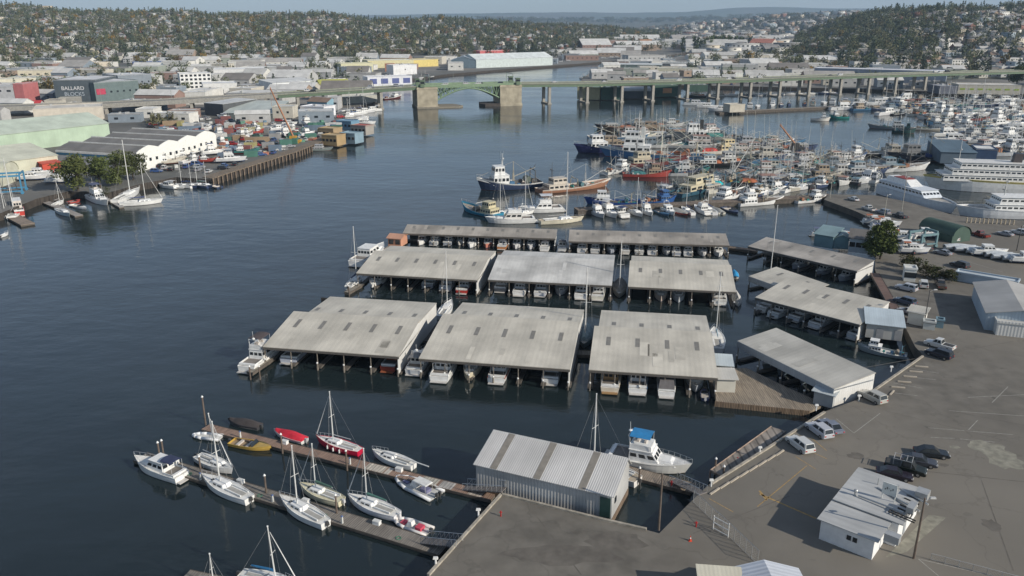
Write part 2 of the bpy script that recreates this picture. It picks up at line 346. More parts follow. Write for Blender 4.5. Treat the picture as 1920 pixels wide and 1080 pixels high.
def sailboat(st,bw,label,hullc=WHITE,cover=None,mast=1.15,jib=True,ob=True,spr=1,boot=(.03,.03,.05),stripe=None,deckc=(.66,.65,.61),lean=0,group=None,auto=False,B=None,detail=True,fend=None,cat='sailboat',mh=None,bx=None,tilt=None,tarp=None):
    root,L=boat_root('sailboat',st,bw);B=B or L*.32;s=L/8
    info=hull(root,L,B,.85*s**.5,1.15*s**.5,.62,hullc,boot,stripe,2.0,.12,deckc)
    z=info[6][2]
    # cabin trunk
    mb=MB();mb.tbox(-.05*L,.27*L,B*.3,z-.05,-.02*L,.2*L,B*.24,z+.42*s**.5,0)
    c=mb.build('cabin',M(tuple(min(1,k*1.04) for k in WHITE),.4),root)
    g=MB()
    for sg in (-1,1):
        for t in ((.0,.08),(.11,.17)):g.add([(t[0]*L,sg*(B*.285),z+.1),(t[1]*L,sg*(B*.285),z+.1),(t[1]*L,sg*(B*.272),z+.3),(t[0]*L,sg*(B*.272),z+.3)],[(0,1,2,3)])
    g.box(.24*L,.30*L,-.25,.25,z+.0,z+.12);g.build('window',glass(),c)
    # cockpit well
    mb=MB();w=B*.26;x0,x1=-.40*L,-.07*L;zc=z+.03
    mb.add([(x0,-w,zc),(x1,-w,zc),(x1,w,zc),(x0,w,zc),(x0,-w*.5,zc+.0),(x1,-w*.5,zc),(x1,w*.5,zc),(x0,w*.5,zc)],[(0,1,5,4),(7,6,2,3)],0)
    mb.box(x0,x1,-w,-w*.8,zc-.02,zc+.2,0);mb.box(x0,x1,w*.8,w,zc-.02,zc+.2,0);mb.box(x0+.05,x1-.05,-w*.5,w*.5,zc-.01,zc+.015,1)
    mb.build('cockpit',[M(WHITE,.4),M((.36,.35,.32),.7)],root)
    if mast:
        xm=.12*L if bx is None else bx*L;mh=mh or min(mast*L*.78,19);fitmast(root,xm,z+.35,mh,.05+.006*L,spr=spr,lean=lean)
        rg=MB();top=(xm-lean,0,z+.3+mh*.97);r=.016
        rg.tube((info[0][0]+.1,0,info[0][2]),top,r,n=3)
        for sg in (-1,1):
            h=info[8][1];rg.tube((xm-.1,sg*h*.95,z),(xm,sg*mh*.075,z+.35+mh*.5),r,n=3);rg.tube((xm,sg*mh*.075,z+.35+mh*.5),top,r,n=3)
        rg.tube((info[-1][0]-.15,0,info[-1][2]),top,r,n=3)
        rg.build('rigging',M((.3,.3,.3),.5),root)
        if jib:
            j=MB();p=(info[-1][0]-.2,0,info[-1][2]+.3);q=tuple(p[i]+(top[i]-p[i])*.93 for i in range(3));j.tube(p,q,.075,.03,6);j.build('furled_sail',M(jib if isinstance(jib,tuple) else (.62,.62,.6),.7),root)
        bm=MB();z1=z+1.25;bm.tube((xm,0,z1),(xm-.42*L,0,z1+.05),.05,n=5);bo=bm.build('boom',M((.6,.6,.6),.4),root)
        if cover:
            cv=MB();rr=[]
            for i in range(6):
                t=i/5;xx=xm-.02*L-.38*L*t;rad=.21-.1*t;rr.append([(xx,rad*math.cos(a)*.8,z1+.14+rad*math.sin(a)) for a in [k*math.pi/4 for k in range(8)]])
            cv.loft(rr);cv.build('sail_cover',M(cover,.8,.2),bo)
    if tarp:
        tp=MB();rr=[]
        for i in range(1,13):
            x,h,sh=info[i];rr.append([(x,-h*1.02,sh+.05),(x,-h*.5,sh+.75),(x,0,sh+1.15+.1*math.sin(i*2)),(x,h*.5,sh+.75),(x,h*1.02,sh+.05)])
        tp.loft(rr);tp.build('cover',M(tarp,.85,.2),root)
    if ob:outboard(root,-L/2+.05,info[0][2]-.5,ob if isinstance(ob,tuple) else (.5,.5,.5) if ob=='w' else (.05,.05,.05))
    if detail:rails(root,info,10,14,0,.55);
    if fend:fenders(root,info,*fend)
    return tag(root,label,cat,group,auto=auto)
def cruiser(st,bw,label,hullc=WHITE,canopy=(.06,.08,.16),boot=(.03,.05,.12),fly=False,stripe=None,deckc=(.66,.65,.62),wood=None,group=None,auto=False,B=None,arch=False,cat='motorboat',name='cabin_cruiser',radar=True,rail=True,aftc=None):
    root,L=boat_root(name,st,bw);B=B or min(L*.34,4.6);k=(L/9)**.6
    info=hull(root,L,B,1.0*k,1.5*k,.88,hullc,boot,stripe,2.4,.16,deckc)
    z=info[5][2];cab=wood or WHITE
    # fore trunk + main house
    mb=MB();mb.tbox(.1*L,.36*L,B*.3,z,.12*L,.28*L,B*.22,z+.45*k,0);mb.build('foredeck_trunk',M(WHITE,.4),root)
    c,(X0,X1,w1,zt)=house(root,-.22*L,.17*L,B*.37,z-.05,1.45*k,cab,.75,.05,3,topc=WHITE)
    # cockpit
    mb=MB();w=B*.4;x0,x1=-.47*L,-.23*L;zz=z-.02*k
    mb.box(x0,x1,-w,w,zz-.02,zz+.02,1)
    mb.box(x0,x1,-w-.08,-w,zz,zz+.35,0);mb.box(x0,x1,w,w+.08,zz,zz+.35,0);mb.box(x0,x0+.45,-w,w,zz+.02,zz+.33,0)
    mb.build('cockpit',[M(WHITE,.4),M((.2,.18,.16),.8)],root)
    # swim step
    mb=MB();mb.box(-L/2-.7*k,-L/2+.05,-B*.38,B*.38,.2,.32);mb.build('swim_platform',M(wood or (.5,.48,.45),.6),root)
    if fly:
        mb=MB();mb.tbox(X0,X1*.9,w1*.95,zt,X0,X1*.8,w1*.9,zt+.65*k,0);mb.box(X0+.4,X0+1.1,-.4,.4,zt+.3,zt+.9*k,1)
        mb.box(X0+1.9,X0+2.2,-.5,.5,zt+.4,zt+.95*k,1);mb.build('flybridge',[M(WHITE,.4),M((.5,.45,.4),.6)],root);zt2=zt+.65*k
    else:zt2=zt
    if canopy:
        zc=zt2+(1.25*k if fly else .55*k);cx0=(X0-.1 if fly else -.42*L);cx1=(X1*.6 if fly else -.18*L)
        mb=MB();rr=[]
        for i in range(7):
            t=-1+i/3;rr.append([(cx0,t*w1,zc-.22*t*t),(cx1,t*w1,zc-.22*t*t),(cx1,t*w1,zc-.22*t*t-.05),(cx0,t*w1,zc-.22*t*t-.05)])
        mb.loft(rr);cc=mb.build('canopy',M(canopy,.85,.15),root)
        pm=MB()
        for xx in (cx0+.1,cx1-.1):
            for sg in (-1,1):pm.tube((xx,sg*w1*.95,z if not fly else zt),(xx,sg*w1*.95,zc-.2),.025,n=4)
        pm.build('canopy_frame',M((.6,.6,.6),.3),cc)
    if aftc:
        mb=MB();mb.tbox(-.47*L,-.23*L,B*.42,z+.3,-.42*L,-.23*L,B*.36,z+1.5*k);mb.build('aft_cover',M(aftc,.85,.2),root)
    if arch or fly:
        mb=MB();xx=X0+.2
        for sg in (-1,1):mb.tube((xx,sg*w1*.9,zt),(xx-.5,sg*w1*.75,zt2+1.0*k),.06,n=4)
        mb.tube((xx-.5,-w1*.75,zt2+1.0*k),(xx-.5,w1*.75,zt2+1.0*k),.07,n=4);mb.tube((xx-.5,0,zt2+1*k),(xx-.6,0,zt2+2.4*k),.025,n=4)
        if radar:mb.ball((xx-.5,0,zt2+1.0*k+.25),.3,sz=.6)
        mb.build('radar_arch',M(WHITE,.4),root)
    if rail:rails(root,info,8,14,0,.6*k)
    return tag(root,label,cat,group,auto=auto)
def skiff(st,bw,label,hullc=WHITE,cover=None,ob=True,seats=True,inner=(.55,.54,.5),group=None,auto=False,cat='small boat',name='open_boat',B=None,shield=True,deckf=True,boot=(.3,.3,.3),cabin=False):
    root,L=boat_root(name,st,bw);B=B or L*.38
    info=hull(root,L,B,.55,.85,.85,hullc,boot,None,2.3,.12,inner,bul=.33)
    if cover:
        tp=MB();rr=[]
        for i in range(0,14):
            x,h,sh=info[i];hk=.3+.42*math.sin(math.pi*min(1,i/11))
            rr.append([(x,-h*1.03,sh-.06),(x,-h*.95,sh+.08),(x,-h*.45,sh+hk*.8),(x,0,sh+hk),(x,h*.45,sh+hk*.8),(x,h*.95,sh+.08),(x,h*1.03,sh-.06)])
        tp.loft(rr);tp.build('cover',M(cover,.8,.2,.9),root)
    else:
        s=MB();z=info[5][2]-.3
        for t in (-.3,-.05):s.box(t*L,t*L+.45,-B*.36,B*.36,z,z+.28)
        s.build('seat',M((.5,.45,.4),.7),root)
        if deckf:
            d=MB();o=[];f=[]
            for i in range(9,15):x,h,sh=info[i];o+=[(x,-h*.97,sh+.02),(x,h*.97,sh+.02)]
            for i in range(5):f.append((2*i,2*i+2,2*i+3,2*i+1))
            d.add(o,f);d.build('foredeck',M(tuple(min(1,c*1.0) for c in hullc),.4),root)
        if shield:
            g=MB();x=.13*L;zz=info[9][2];g.add([(x,-B*.4,zz),(x,B*.4,zz),(x-.3,B*.36,zz+.5),(x-.3,-B*.36,zz+.5)],[(0,1,2,3)]);g.build('windshield',glass(),root)
    if ob:outboard(root,-L/2+.05,info[0][2]-.4,ob if isinstance(ob,tuple) else (.06,.06,.06))
    return tag(root,label,cat,group,auto=auto)
def rib(st,bw,label,tube=(.62,.63,.64),ob=2,cover=None,group=None,console=True,seatc=(.15,.15,.25)):
    root,L=boat_root('inflatable_boat',st,bw);B=L*.42;r=.24
    mb=MB();pts=[(-L/2,-B/2+r),(.1*L,-B/2+r),(.32*L,-B*.3),(.46*L,-B*.12),(.5*L,0),(.46*L,B*.12),(.32*L,B*.3),(.1*L,B/2-r),(-L/2,B/2-r)]
    for p,q in zip(pts,pts[1:]):mb.tube((*p,.3),(*q,.3),r,n=8)
    mb.build('tube',M(tube,.5),root,True)
    mb=MB();mb.prism([(-L/2+.15,-B/2+r),(.1*L,-B/2+r),(.32*L,-B*.3),(.46*L,0),(.32*L,B*.3),(.1*L,B/2-r),(-L/2+.15,B/2-r)],.0,.18);mb.build('floor_panel',M((.5,.5,.48),.7),root)
    if console:
        mb=MB();mb.tbox(-.05*L,.12*L,.42,.18,-.02*L,.07*L,.36,1.0);mb.build('console',M(WHITE,.4),root)
        mb=MB();mb.box(-.3*L,-.14*L,-.5,.5,.18,.65);mb.box(.18*L,.3*L,-.4,.4,.18,.45);mb.build('seat',M(seatc,.7),root)
    if cover:
        mb=MB();mb.tbox(-.32*L,.02*L,.75,1.45,-.30*L,0,.68,1.55);c=mb.build('canopy',M(cover,.8),root)
        pm=MB()
        for x in (-.3*L,-.01*L):
            for y in (-.7,.7):pm.tube((x,y,.4),(x,y,1.46),.025,n=4)
        pm.build('canopy_frame',M((.6,.6,.6),.3),c)
    for k in range(ob):outboard(root,-L/2+.1,.25,(.05,.05,.05),(k-(ob-1)/2)*.55)
    return tag(root,label,'inflatable boat',group)
def workboat(st,bw,label,hullc=(.05,.07,.13),housec=WHITE,boot=(.22,.03,.02),stripe=None,fwd=True,mast=1,boom=True,k=None,gear=None,group=None,auto=False,B=None,decks=1,deckc=(.30,.26,.21),cat='fishing boat',low=.35,seed=0,poles=False,name='fishing_boat',clutter=True,bowh=1.0,stack=False,roofc=None):
    rr=random.Random(seed+int(st[0]*7+st[1]*13));root,L=boat_root(name,st,bw);B=B or max(L*.31,2.8);k=k or (L/18)**.65
    info=hull(root,L,B,1.5*k,3.0*k*bowh,.8,hullc,boot,stripe,2.6,.14,deckc,bul=.55*k,lowmid=low*k,rough=.5)
    z=info[7][2]-.55*k
    hx0,hx1=(.04*L,.30*L) if fwd else (-.40*L,-.12*L)
    if fwd:z0=info[9][2]-.55*k
    else:z0=info[3][2]-.55*k
    c,(X0,X1,w1,zt)=house(root,hx0,hx1,B*.34,z0,2.3*k,housec,.12,.02,4,name='deckhouse',topc=roofc)
    for d in range(decks):
        hh=(2.0 if decks<2 else 1.8)*k;c2,(X0,X1,w1,zt)=house(root,X0+(X1-X0)*.25,X1-.1*k,w1*.82,zt,hh,housec,.15,.05,3,name='wheelhouse',topc=roofc,wz=.62,wh=.36)
    mh=L*.27 if mast else 0
    if mast:
        mb=MB();xm=X0+.3;mb.tube((xm,0,zt),(xm,0,zt+mh*.7),.11*k,.06*k,5);mb.tube((xm,-B*.22,zt+mh*.35),(xm,B*.22,zt+mh*.35),.05*k,n=4)
        mb.tube((xm,-.8*k,zt),(xm,0,zt+mh*.5),.05*k,n=4);mb.tube((xm,.8*k,zt),(xm,0,zt+mh*.5),.05*k,n=4)
        mb.ball((xm,B*.1,zt+mh*.35+.3*k),.32*k,n=6,sz=.7);mb.tube((xm,B*.2,zt+mh*.35),(xm,B*.2,zt+mh*.35+2.2*k),.03*k,n=3);mb.tube((xm,-B*.2,zt+mh*.35),(xm,-B*.2,zt+mh*.35+1.7*k),.03*k,n=3)
        mb.build('mast',M(pick(rr,[(.6,.6,.58),(.5,.5,.48),(.08,.08,.08)]),.5),root)
    if boom:
        mb=MB();xb=(-.06*L if fwd else .16*L);zb=z;hb=L*rr.uniform(.22,.36)
        mb.tube((xb,0,zb),(xb,0,zb+hb),.14*k,.07*k,6);e=(-.42*L if fwd else .42*L)
        mb.tube((xb,0,zb+1.8*k),(e,0,zb+hb*rr.uniform(.5,.9)),.1*k,.07*k,5)
        mb.tube((xb,-B*.2,zb),(xb,0,zb+hb*.7),.06*k,n=4);mb.tube((xb,B*.2,zb),(xb,0,zb+hb*.7),.06*k,n=4)
        for s in (-1,1):mb.tube((xb,0,zb+hb),((info[0][0] if fwd else info[-1][0]),s*.3,info[0][2] if fwd else info[-1][2]),.03*k,n=3)
        mb.tube((xb,0,zb+hb),(info[-1][0] if fwd else info[0][0],0,info[-1][2] if fwd else info[0][2]),.03*k,n=3)
        mb.build('boom_rig',M(pick(rr,[(.55,.55,.52),(.62,.6,.5),(.12,.11,.1),(.4,.36,.28)]),.5),root)
    if poles:
        mb=MB()
        for s in (-1,1):mb.tube((0,s*B*.45,info[7][2]),(-.05*L,s*B*.62,info[7][2]+L*.6),.09*k,.04*k,5)
        mb.build('trolling_pole',M((.6,.58,.5),.5),root)
    if stack:
        mb=MB();mb.tbox(X0-1.6*k,X0-.4*k,.55*k,z0,X0-1.5*k,X0-.5*k,.5*k,zt+1.2*k);mb.build('funnel',M(stack if isinstance(stack,tuple) else (.1,.1,.1),.5),root)
    if clutter:
        mb=MB();xg=-.38*L if fwd else .0;
        for s in (-1,1):mb.tube((xg,s*B*.36,z),(xg,s*B*.3,z+3.4*k),.12*k,n=5)
        mb.tube((xg,-B*.3,z+3.4*k),(xg,B*.3,z+3.4*k),.13*k,n=5);mb.tube((xg,0,z+3.4*k),(xg-.05*L,0,z+4.6*k),.07*k,n=4);mb.build('gantry',M(pick(rr,[(.5,.5,.48),(.08,.08,.08),(.35,.3,.2),(.1,.2,.25)]),.6),root)
        mb=MB();mb.tube((xg+.09*L,-B*.2,z+1.0*k),(xg+.09*L,B*.2,z+1.0*k),.85*k,n=9);mb.build('net_reel',M(pick(rr,[(.12,.14,.12),(.3,.14,.08),(.08,.16,.18),(.25,.22,.18)]),.9,.35,1.2),root)
        cs=[(.35,.12,.05),(.05,.14,.25),(.4,.38,.33),(.15,.13,.11),(.02,.2,.18),(.45,.3,.08),(.5,.5,.48),(.10,.10,.10)]
        mb=MB();xs=(-.46*L,.0) if fwd else (-.08*L,.36*L);n=rr.randint(10,16)
        for i in range(n):
            x=rr.uniform(*xs);y=rr.uniform(-.3,.3)*B;sx,sy,sz=rr.uniform(.25,.9)*k,rr.uniform(.25,.7)*k,rr.uniform(.3,1.1)*k
            if rr.random()<.3:mb.tube((x,y-sy,z+sz*.5),(x,y+sy,z+sz*.5),sz*.5,n=8,mi=i%3)
            else:mb.tbox(x-sx,x+sx,sy,z,x-sx*.9,x+sx*.9,sy*.9,z+sz,i%3);mb.v[-8:]=[(a,b+y,c_) for a,b,c_ in mb.v[-8:]]
        mb.build('deck_gear',[M(pick(rr,cs),.8),M(pick(rr,cs),.8),M(pick(rr,cs),.8)],root)
    rails(root,info,10,14,0,.8*k,M((.55,.55,.53),.5))
    if gear:
        mb=MB();mb.tbox(-.3*L,.0,B*.3,z,-.26*L,-.04*L,B*.22,z+1.3*k);mb.build('net_pile',M(gear,.95,.4,.8),root)
    return tag(root,label,cat,group,auto=auto)
def ship(st,bw,label,hullc,housec,decks,boot=(.2,.03,.03),stripe=None,hb=3.,B=None,x0=-.4,x1=.3,funnel=(.06,.05,.05),cat='ship',masts=((.1,9),),name='ship',sheer=1.6,deckc=(.4,.38,.34),lens=None,upper=None,fw=.3):
    root,L=boat_root(name,st,bw);B=B or L*.2
    info=hull(root,L,B,hb,hb*sheer,.75,hullc,boot,stripe,3.2,.12,deckc,bul=.4)
    z=hb-.35+.2;a,b_=x0*L,x1*L;w=B*.44
    for d in range(decks):
        c,(X0,X1,w1,zt)=house(root,a,b_,w,z,2.25,housec,fw if d==decks-1 else .12,.05,max(4,int((b_-a)/1.8)),name='deckhouse',wh=.26,rf=.35)
        a=a+(b_-a)*.06;b_=b_-(b_-a)*.07;w*=.93;z=zt
        if d==decks-2 and upper:a,b_=upper[0]*L,upper[1]*L
    if funnel:
        mb=MB();mb.tbox(-.12*L,-.06*L,1.1,z,-.125*L,-.07*L,.95,z+3.2);mb.build('funnel',M(funnel,.5),root)
    for t,h in masts:
        mb=MB();mb.tube((t*L,0,z-1),(t*L,0,z+h),.16,.08,6);mb.tube((t*L,-1.6,z+h*.5),(t*L,1.6,z+h*.5),.07,n=4);mb.ball((t*L,.9,z+h*.5+.3),.35,n=6);mb.build('mast',M((.55,.55,.53),.5),root)
    rails(root,info,9,14,0,.9,M((.6,.6,.58),.5))
    return tag(root,label,cat),root,info,L,z
# ---------------- cars ----------------
def car_mesh(kind):
    """returns list of (part, mesh builder, key) in local frame +x front"""
    L,W,hb,hr={'sedan':(4.7,1.8,.85,1.42),'suv':(4.8,1.9,1.0,1.75),'van':(5.1,1.95,1.1,1.95),'pickup':(5.4,1.95,1.0,1.8)}[kind]
    h=W/2;x=L/2;out=[]
    b=MB();prof=[(-x,.45),(-x+.05,hb-.05),(-x+.35,hb),(x*.42,hb),(x-.25,hb-.12),(x,hb-.3),(x,.4),(x-.2,.28),(-x+.2,.28)]
    rings=[]
    for y,k in ((-h,.93),(-h*.93,1),(h*.93,1),(h,.93)):rings.append([(px*(.985 if abs(y)==h else 1),y,.28+(pz-.28)*k) for px,pz in prof])
    b.loft(rings)
    if kind=='sedan':c0,c1,t0,t1=-x+.45,x*.45,-x*.42,x*.12
    elif kind=='suv':c0,c1,t0,t1=-x+.06,x*.42,-x+.35,x*.12
    elif kind=='van':c0,c1,t0,t1=-x+.06,x*.6,-x+.25,x*.3
    else:c0,c1,t0,t1=-x*.22,x*.5,-x*.14,x*.25
    b.tbox(c0,c1,h*.9,hb-.02,t0,t1,h*.74,hr)
    if kind=='pickup':b.box(-x+.12,-x*.24,-h*.8,h*.8,hb-.01,hb+.01)
    out.append(('body',b,'paint'))
    g=MB();dz=hr-hb
    def pt(t,k,s,o):a=c0+(t0-c0)*k;e=c1+(t1-c1)*k;return (a+(e-a)*t,s*((h*.9+(h*.74-h*.9)*k)+o),hb+dz*k)
    for s in (-1,1):
        for ta,tb in ((.1,.48),(.52,.92)):g.add([pt(ta,.2,s,.012),pt(tb,.2,s,.012),pt(tb-.05,.85,s,.012),pt(ta+.05,.85,s,.012)],[(0,1,2,3)])
    for t,o in ((1,.012),(0,-.012)):
        q=[]
        for yy,k in ((-.9,.12),(.9,.12),(.9,.9),(-.9,.9)):
            a=(c0+(t0-c0)*k if t==0 else c1+(t1-c1)*k)+o;q.append((a,yy*(h*.9+(h*.74-h*.9)*k),hb+dz*k))
        g.add(q,[(0,1,2,3)])
    out.append(('window',g,'glass'))
    for sx in (-.31,.31):
        for sy in (-1,1):
            t=MB();t.tube((sx*L,sy*(h-.22),.33),(sx*L,sy*(h+.015),.33),.33,n=12,mi=0);t.tube((sx*L,sy*(h+.0),.33),(sx*L,sy*(h+.03),.33),.19,n=8,mi=1);out.append(('wheel',t,'tyre'))
    for sy in (-1,1):
        t=MB();t.box(x-.06,x+.012,sy*h*.6-.18,sy*h*.6+.18,hb-.34,hb-.2);out.append(('headlight',t,'lamp'))
        t=MB();t.box(-x-.012,-x+.05,sy*h*.75-.14,sy*h*.75+.12,hb-.3,hb-.12);out.append(('tail_light',t,'tail'))
    if kind=='pickup':
        t=MB();t.box(-x+.2,-x*.26,-h*.72,h*.72,hb,hb+.03);out.append(('cargo_bed',t,'bed'))
    return out
def car(u,v,u2,v2,kind,col,label,z=ZQ,group=None,auto=False,rack=False,colname=None):
    """rear px -> front px"""
    (x0,y0),(x1,y1)=G(u,v,z),G(u2,v2,z);o=empty({'sedan':'parked_car','suv':'parked_suv','van':'parked_van','pickup':'pickup_truck'}[kind],(x0+x1)/2,(y0+y1)/2,z,math.atan2(y1-y0,x1-x0))
    for nm,mb,k in car_mesh(kind):
        mat={'paint':M(col,.25,.04,2,metal=.2),'glass':glass(),'tyre':[M((.02,.02,.02),.9),M((.4,.4,.4),.3,metal=.7)],'lamp':M((.7,.7,.68),.2),'tail':M((.35,.01,.01),.3),'bed':M((.04,.04,.04),.8)}[k]
        mb.build(nm,mat,o)
    if rack:
        t=MB()
        for xx in (-1.6,-.8,0,.7):t.box(xx,xx+.06,-.85,.85,2.0,2.06)
        for y in (-.85,.85):
            t.box(-1.7,.8,y-.03,y+.03,1.95,2.0)
            for xx in (-1.6,.7):t.box(xx,xx+.05,y-.03,y+.03,1.0,1.96)
        t.build('ladder_rack',M((.4,.4,.4),.4),o)
    return tag(o,label,{'sedan':'car','suv':'car','van':'van','pickup':'pickup truck'}[kind],group,auto=auto)
# =====================================================================
# BUILDINGS
# =====================================================================
def frame(pl,pr,z):
    (x0,y0),(x1,y1)=G(*pl,z),G(*pr,z);return x0,y0,math.hypot(x1-x0,y1-y0),math.atan2(y1-y0,x1-x0)
def slab(mb,p0,p1,p2,p3,t,mi=0):
    q=[(a,b,c-t) for a,b,c in (p0,p1,p2,p3)]
    mb.add([p0,p1,p2,p3]+q,[(0,1,2,3),(7,6,5,4),(0,4,5,1),(1,5,6,2),(2,6,7,3),(3,7,4,0)],mi)
ROOFC=(.525,.492,.42)
def shed(label,FL,FR,RR,BR,he=4.,hr=6.,hb=5.,nsky=5,slips=6,xo=0.,roofc=ROOFC,rwall=True,lwall=False,pitch=.9,sky2=True,fascia=None,wallz=.5,skyl=3.2,group='corrugated boathouses of the marina',back=True,rust=.2):
    x0,y0,W,rz=frame(FL,FR,he);o=empty('boathouse',x0,y0,0,rz);yx,yy=-math.sin(rz),math.cos(rz)
    fr=G(*FR,he)
    d1=(G(*RR,hr)[0]-fr[0])*yx+(G(*RR,hr)[1]-fr[1])*yy
    d2=(G(*BR,hb)[0]-fr[0])*yx+(G(*BR,hb)[1]-fr[1])*yy if BR else d1
    rm=MRIB(roofc,pitch,.045,rust,depth=.12);sk=M((.20,.19,.17),.5)
    sl=(hr-he)/d1
    mb=MB();slab(mb,(-.3,0,he),(W+.3,0,he),(W+.3,d1,hr),(-.3,d1,hr),.12);mb.build('roof',rm,o)
    if BR:
        hj=hr-.45;mb=MB();slab(mb,(xo,d1-.6,hj),(W+.25,d1-.6,hj),(W+.25,d2,hb),(xo,d2,hb),.12);mb.build('roof',rm,o)
    for i in range(nsky):
        x=W*(i+.5)/nsky
        mb=MB();ya=d1*.55;yb=ya+skyl;mb.add([(x-.4,ya,he+sl*ya+.03),(x+.4,ya,he+sl*ya+.03),(x+.4,yb,he+sl*yb+.03),(x-.4,yb,he+sl*yb+.03)],[(0,1,2,3)]);mb.build('skylight',sk,o)
        if BR and sky2:
            s2=(hb-hj)/(d2-d1+.6);ya=(d2-d1)*.2;yb=ya+2.;zz=lambda y:hj+s2*(y+.6)+.03;xx=x+.7
            mb=MB();mb.add([(xx-.4,d1+ya,zz(ya)),(xx+.4,d1+ya,zz(ya)),(xx+.4,d1+yb,zz(yb)),(xx-.4,d1+yb,zz(yb))],[(0,1,2,3)]);mb.build('skylight',sk,o)
    rp=random.Random(int(x0*5+y0))
    for i in range(rp.randint(3,5)):
        xa=rp.uniform(.5,W-2.5);wa=rp.choice([.9,.9,1.8]);ya=rp.uniform(.2,d1*.5);yb=min(d1-.2,ya+rp.uniform(2,5));kk=rp.choice([.84,.9,1.08]);mb=MB();mb.add([(xa,ya,he+sl*ya+.025),(xa+wa,ya,he+sl*ya+.025),(xa+wa,yb,he+sl*yb+.025),(xa,yb,he+sl*yb+.025)],[(0,1,2,3)]);mb.build('roof_patch',M(tuple(q*kk for q in roofc),.55,.12,.5),o)
    wm=MRIB((.66,.655,.63),.5,.06,.10,axis=1,depth=.3)
    for do,x in ((rwall,W),(lwall,-.12)):
        if not do:continue
        prof=[(0.0,wallz),(0.0,he-.13),(d1,hr-.13)]
        if BR:prof+=[(d1,hj-.13),(d2,hb-.13),(d2,wallz)]
        else:prof+=[(d1,wallz)]
        n=len(prof);mb=MB();mb.add([(x,a,c) for a,c in prof]+[(x+.12,a,c) for a,c in prof],[tuple(range(n)),tuple(range(2*n-1,n-1,-1))]+[(i,n+i,n+(i+1)%n,(i+1)%n) for i in range(n)])
        mb.build('end_wall',wm,o)
    dw=M((.035,.033,.03),.9)  # near-black walls added under the roofs to keep the slip interiors dark
    mb=MB();mb.box(.3,W-.2,d1-.1,d1,.4,hr-.5);mb.build('added_shade_wall',dw,o)
    if back and BR:mb=MB();mb.box(.3,W-.2,d2-.35,d2-.25,.4,hb-.25);mb.build('added_shade_wall',dw,o)
    mb=MB();mb.box(-.28,W+.28,-.06,.06,he-.55,he-.16);mb.box(-.25,W,.3,.5,he-.5,he-.2)
    for i in range(slips+1):
        x=W*i/slips;mb.box(x-.12,x+.12,.1,d1-.15,he-.5,he-.25)
    mb.build('eave_beam',M(fascia or (.10,.09,.08),.8),o)
    if fascia:mb=MB();mb.box(-.3,W+.3,-.12,-.04,he-1.35,he-.02);mb.build('fascia',MRIB(fascia,.5,.05,.1),o)
    for i in range(slips+1):
        x=W*i/slips
        mb=MB();mb.tube((x,.1,-.6),(x,.1,he-.3),.10,.09,7);mb.tube((x,-.15,-.6),(x,-.15,1.5),.14,.12,7);mb.ball((x,-.15,1.55),.2,1,7)
        mb.build('post',[M((.17,.15,.125),.85,.3),M(WHITE,.5)],o)
        mb=MB();mb.box(x-.45,x+.45,.4,d1-.3,.15,.5);mb.build('finger_pier',MPLANK((.13,.115,.10),.3,1),o)
    mb=MB();mb.box(0,W,d1-1.6,d1-.15,.15,.52);mb.build('walkway',MPLANK((.20,.18,.15),.3,0),o)
    tag(o,label,'boathouse',group);return o,W,d1,d2,(x0,y0,rz)
WIN={}
def window_part(root,x,y,z,w,h,ax,mat=None,name='window'):
    k=(round(w,1),round(h,1),ax,name)
    if k not in WIN:
        mb=MB()
        if ax=='x':mb.box(-w/2,w/2,-.06,.02,-h/2,h/2)
        else:mb.box(-.02,.06,-w/2,w/2,-h/2,h/2)
        o=mb.build(name,mat or glass(),root);WIN[k]=o.data
    else:
        o=bpy.data.objects.new(name,WIN[k]);COL.objects.link(o);o.parent=root
        if mat and mat!=o.data.materials[0]:o.data=o.data.copy();o.data.materials[0]=mat
    o.location=(x,y,z);return o
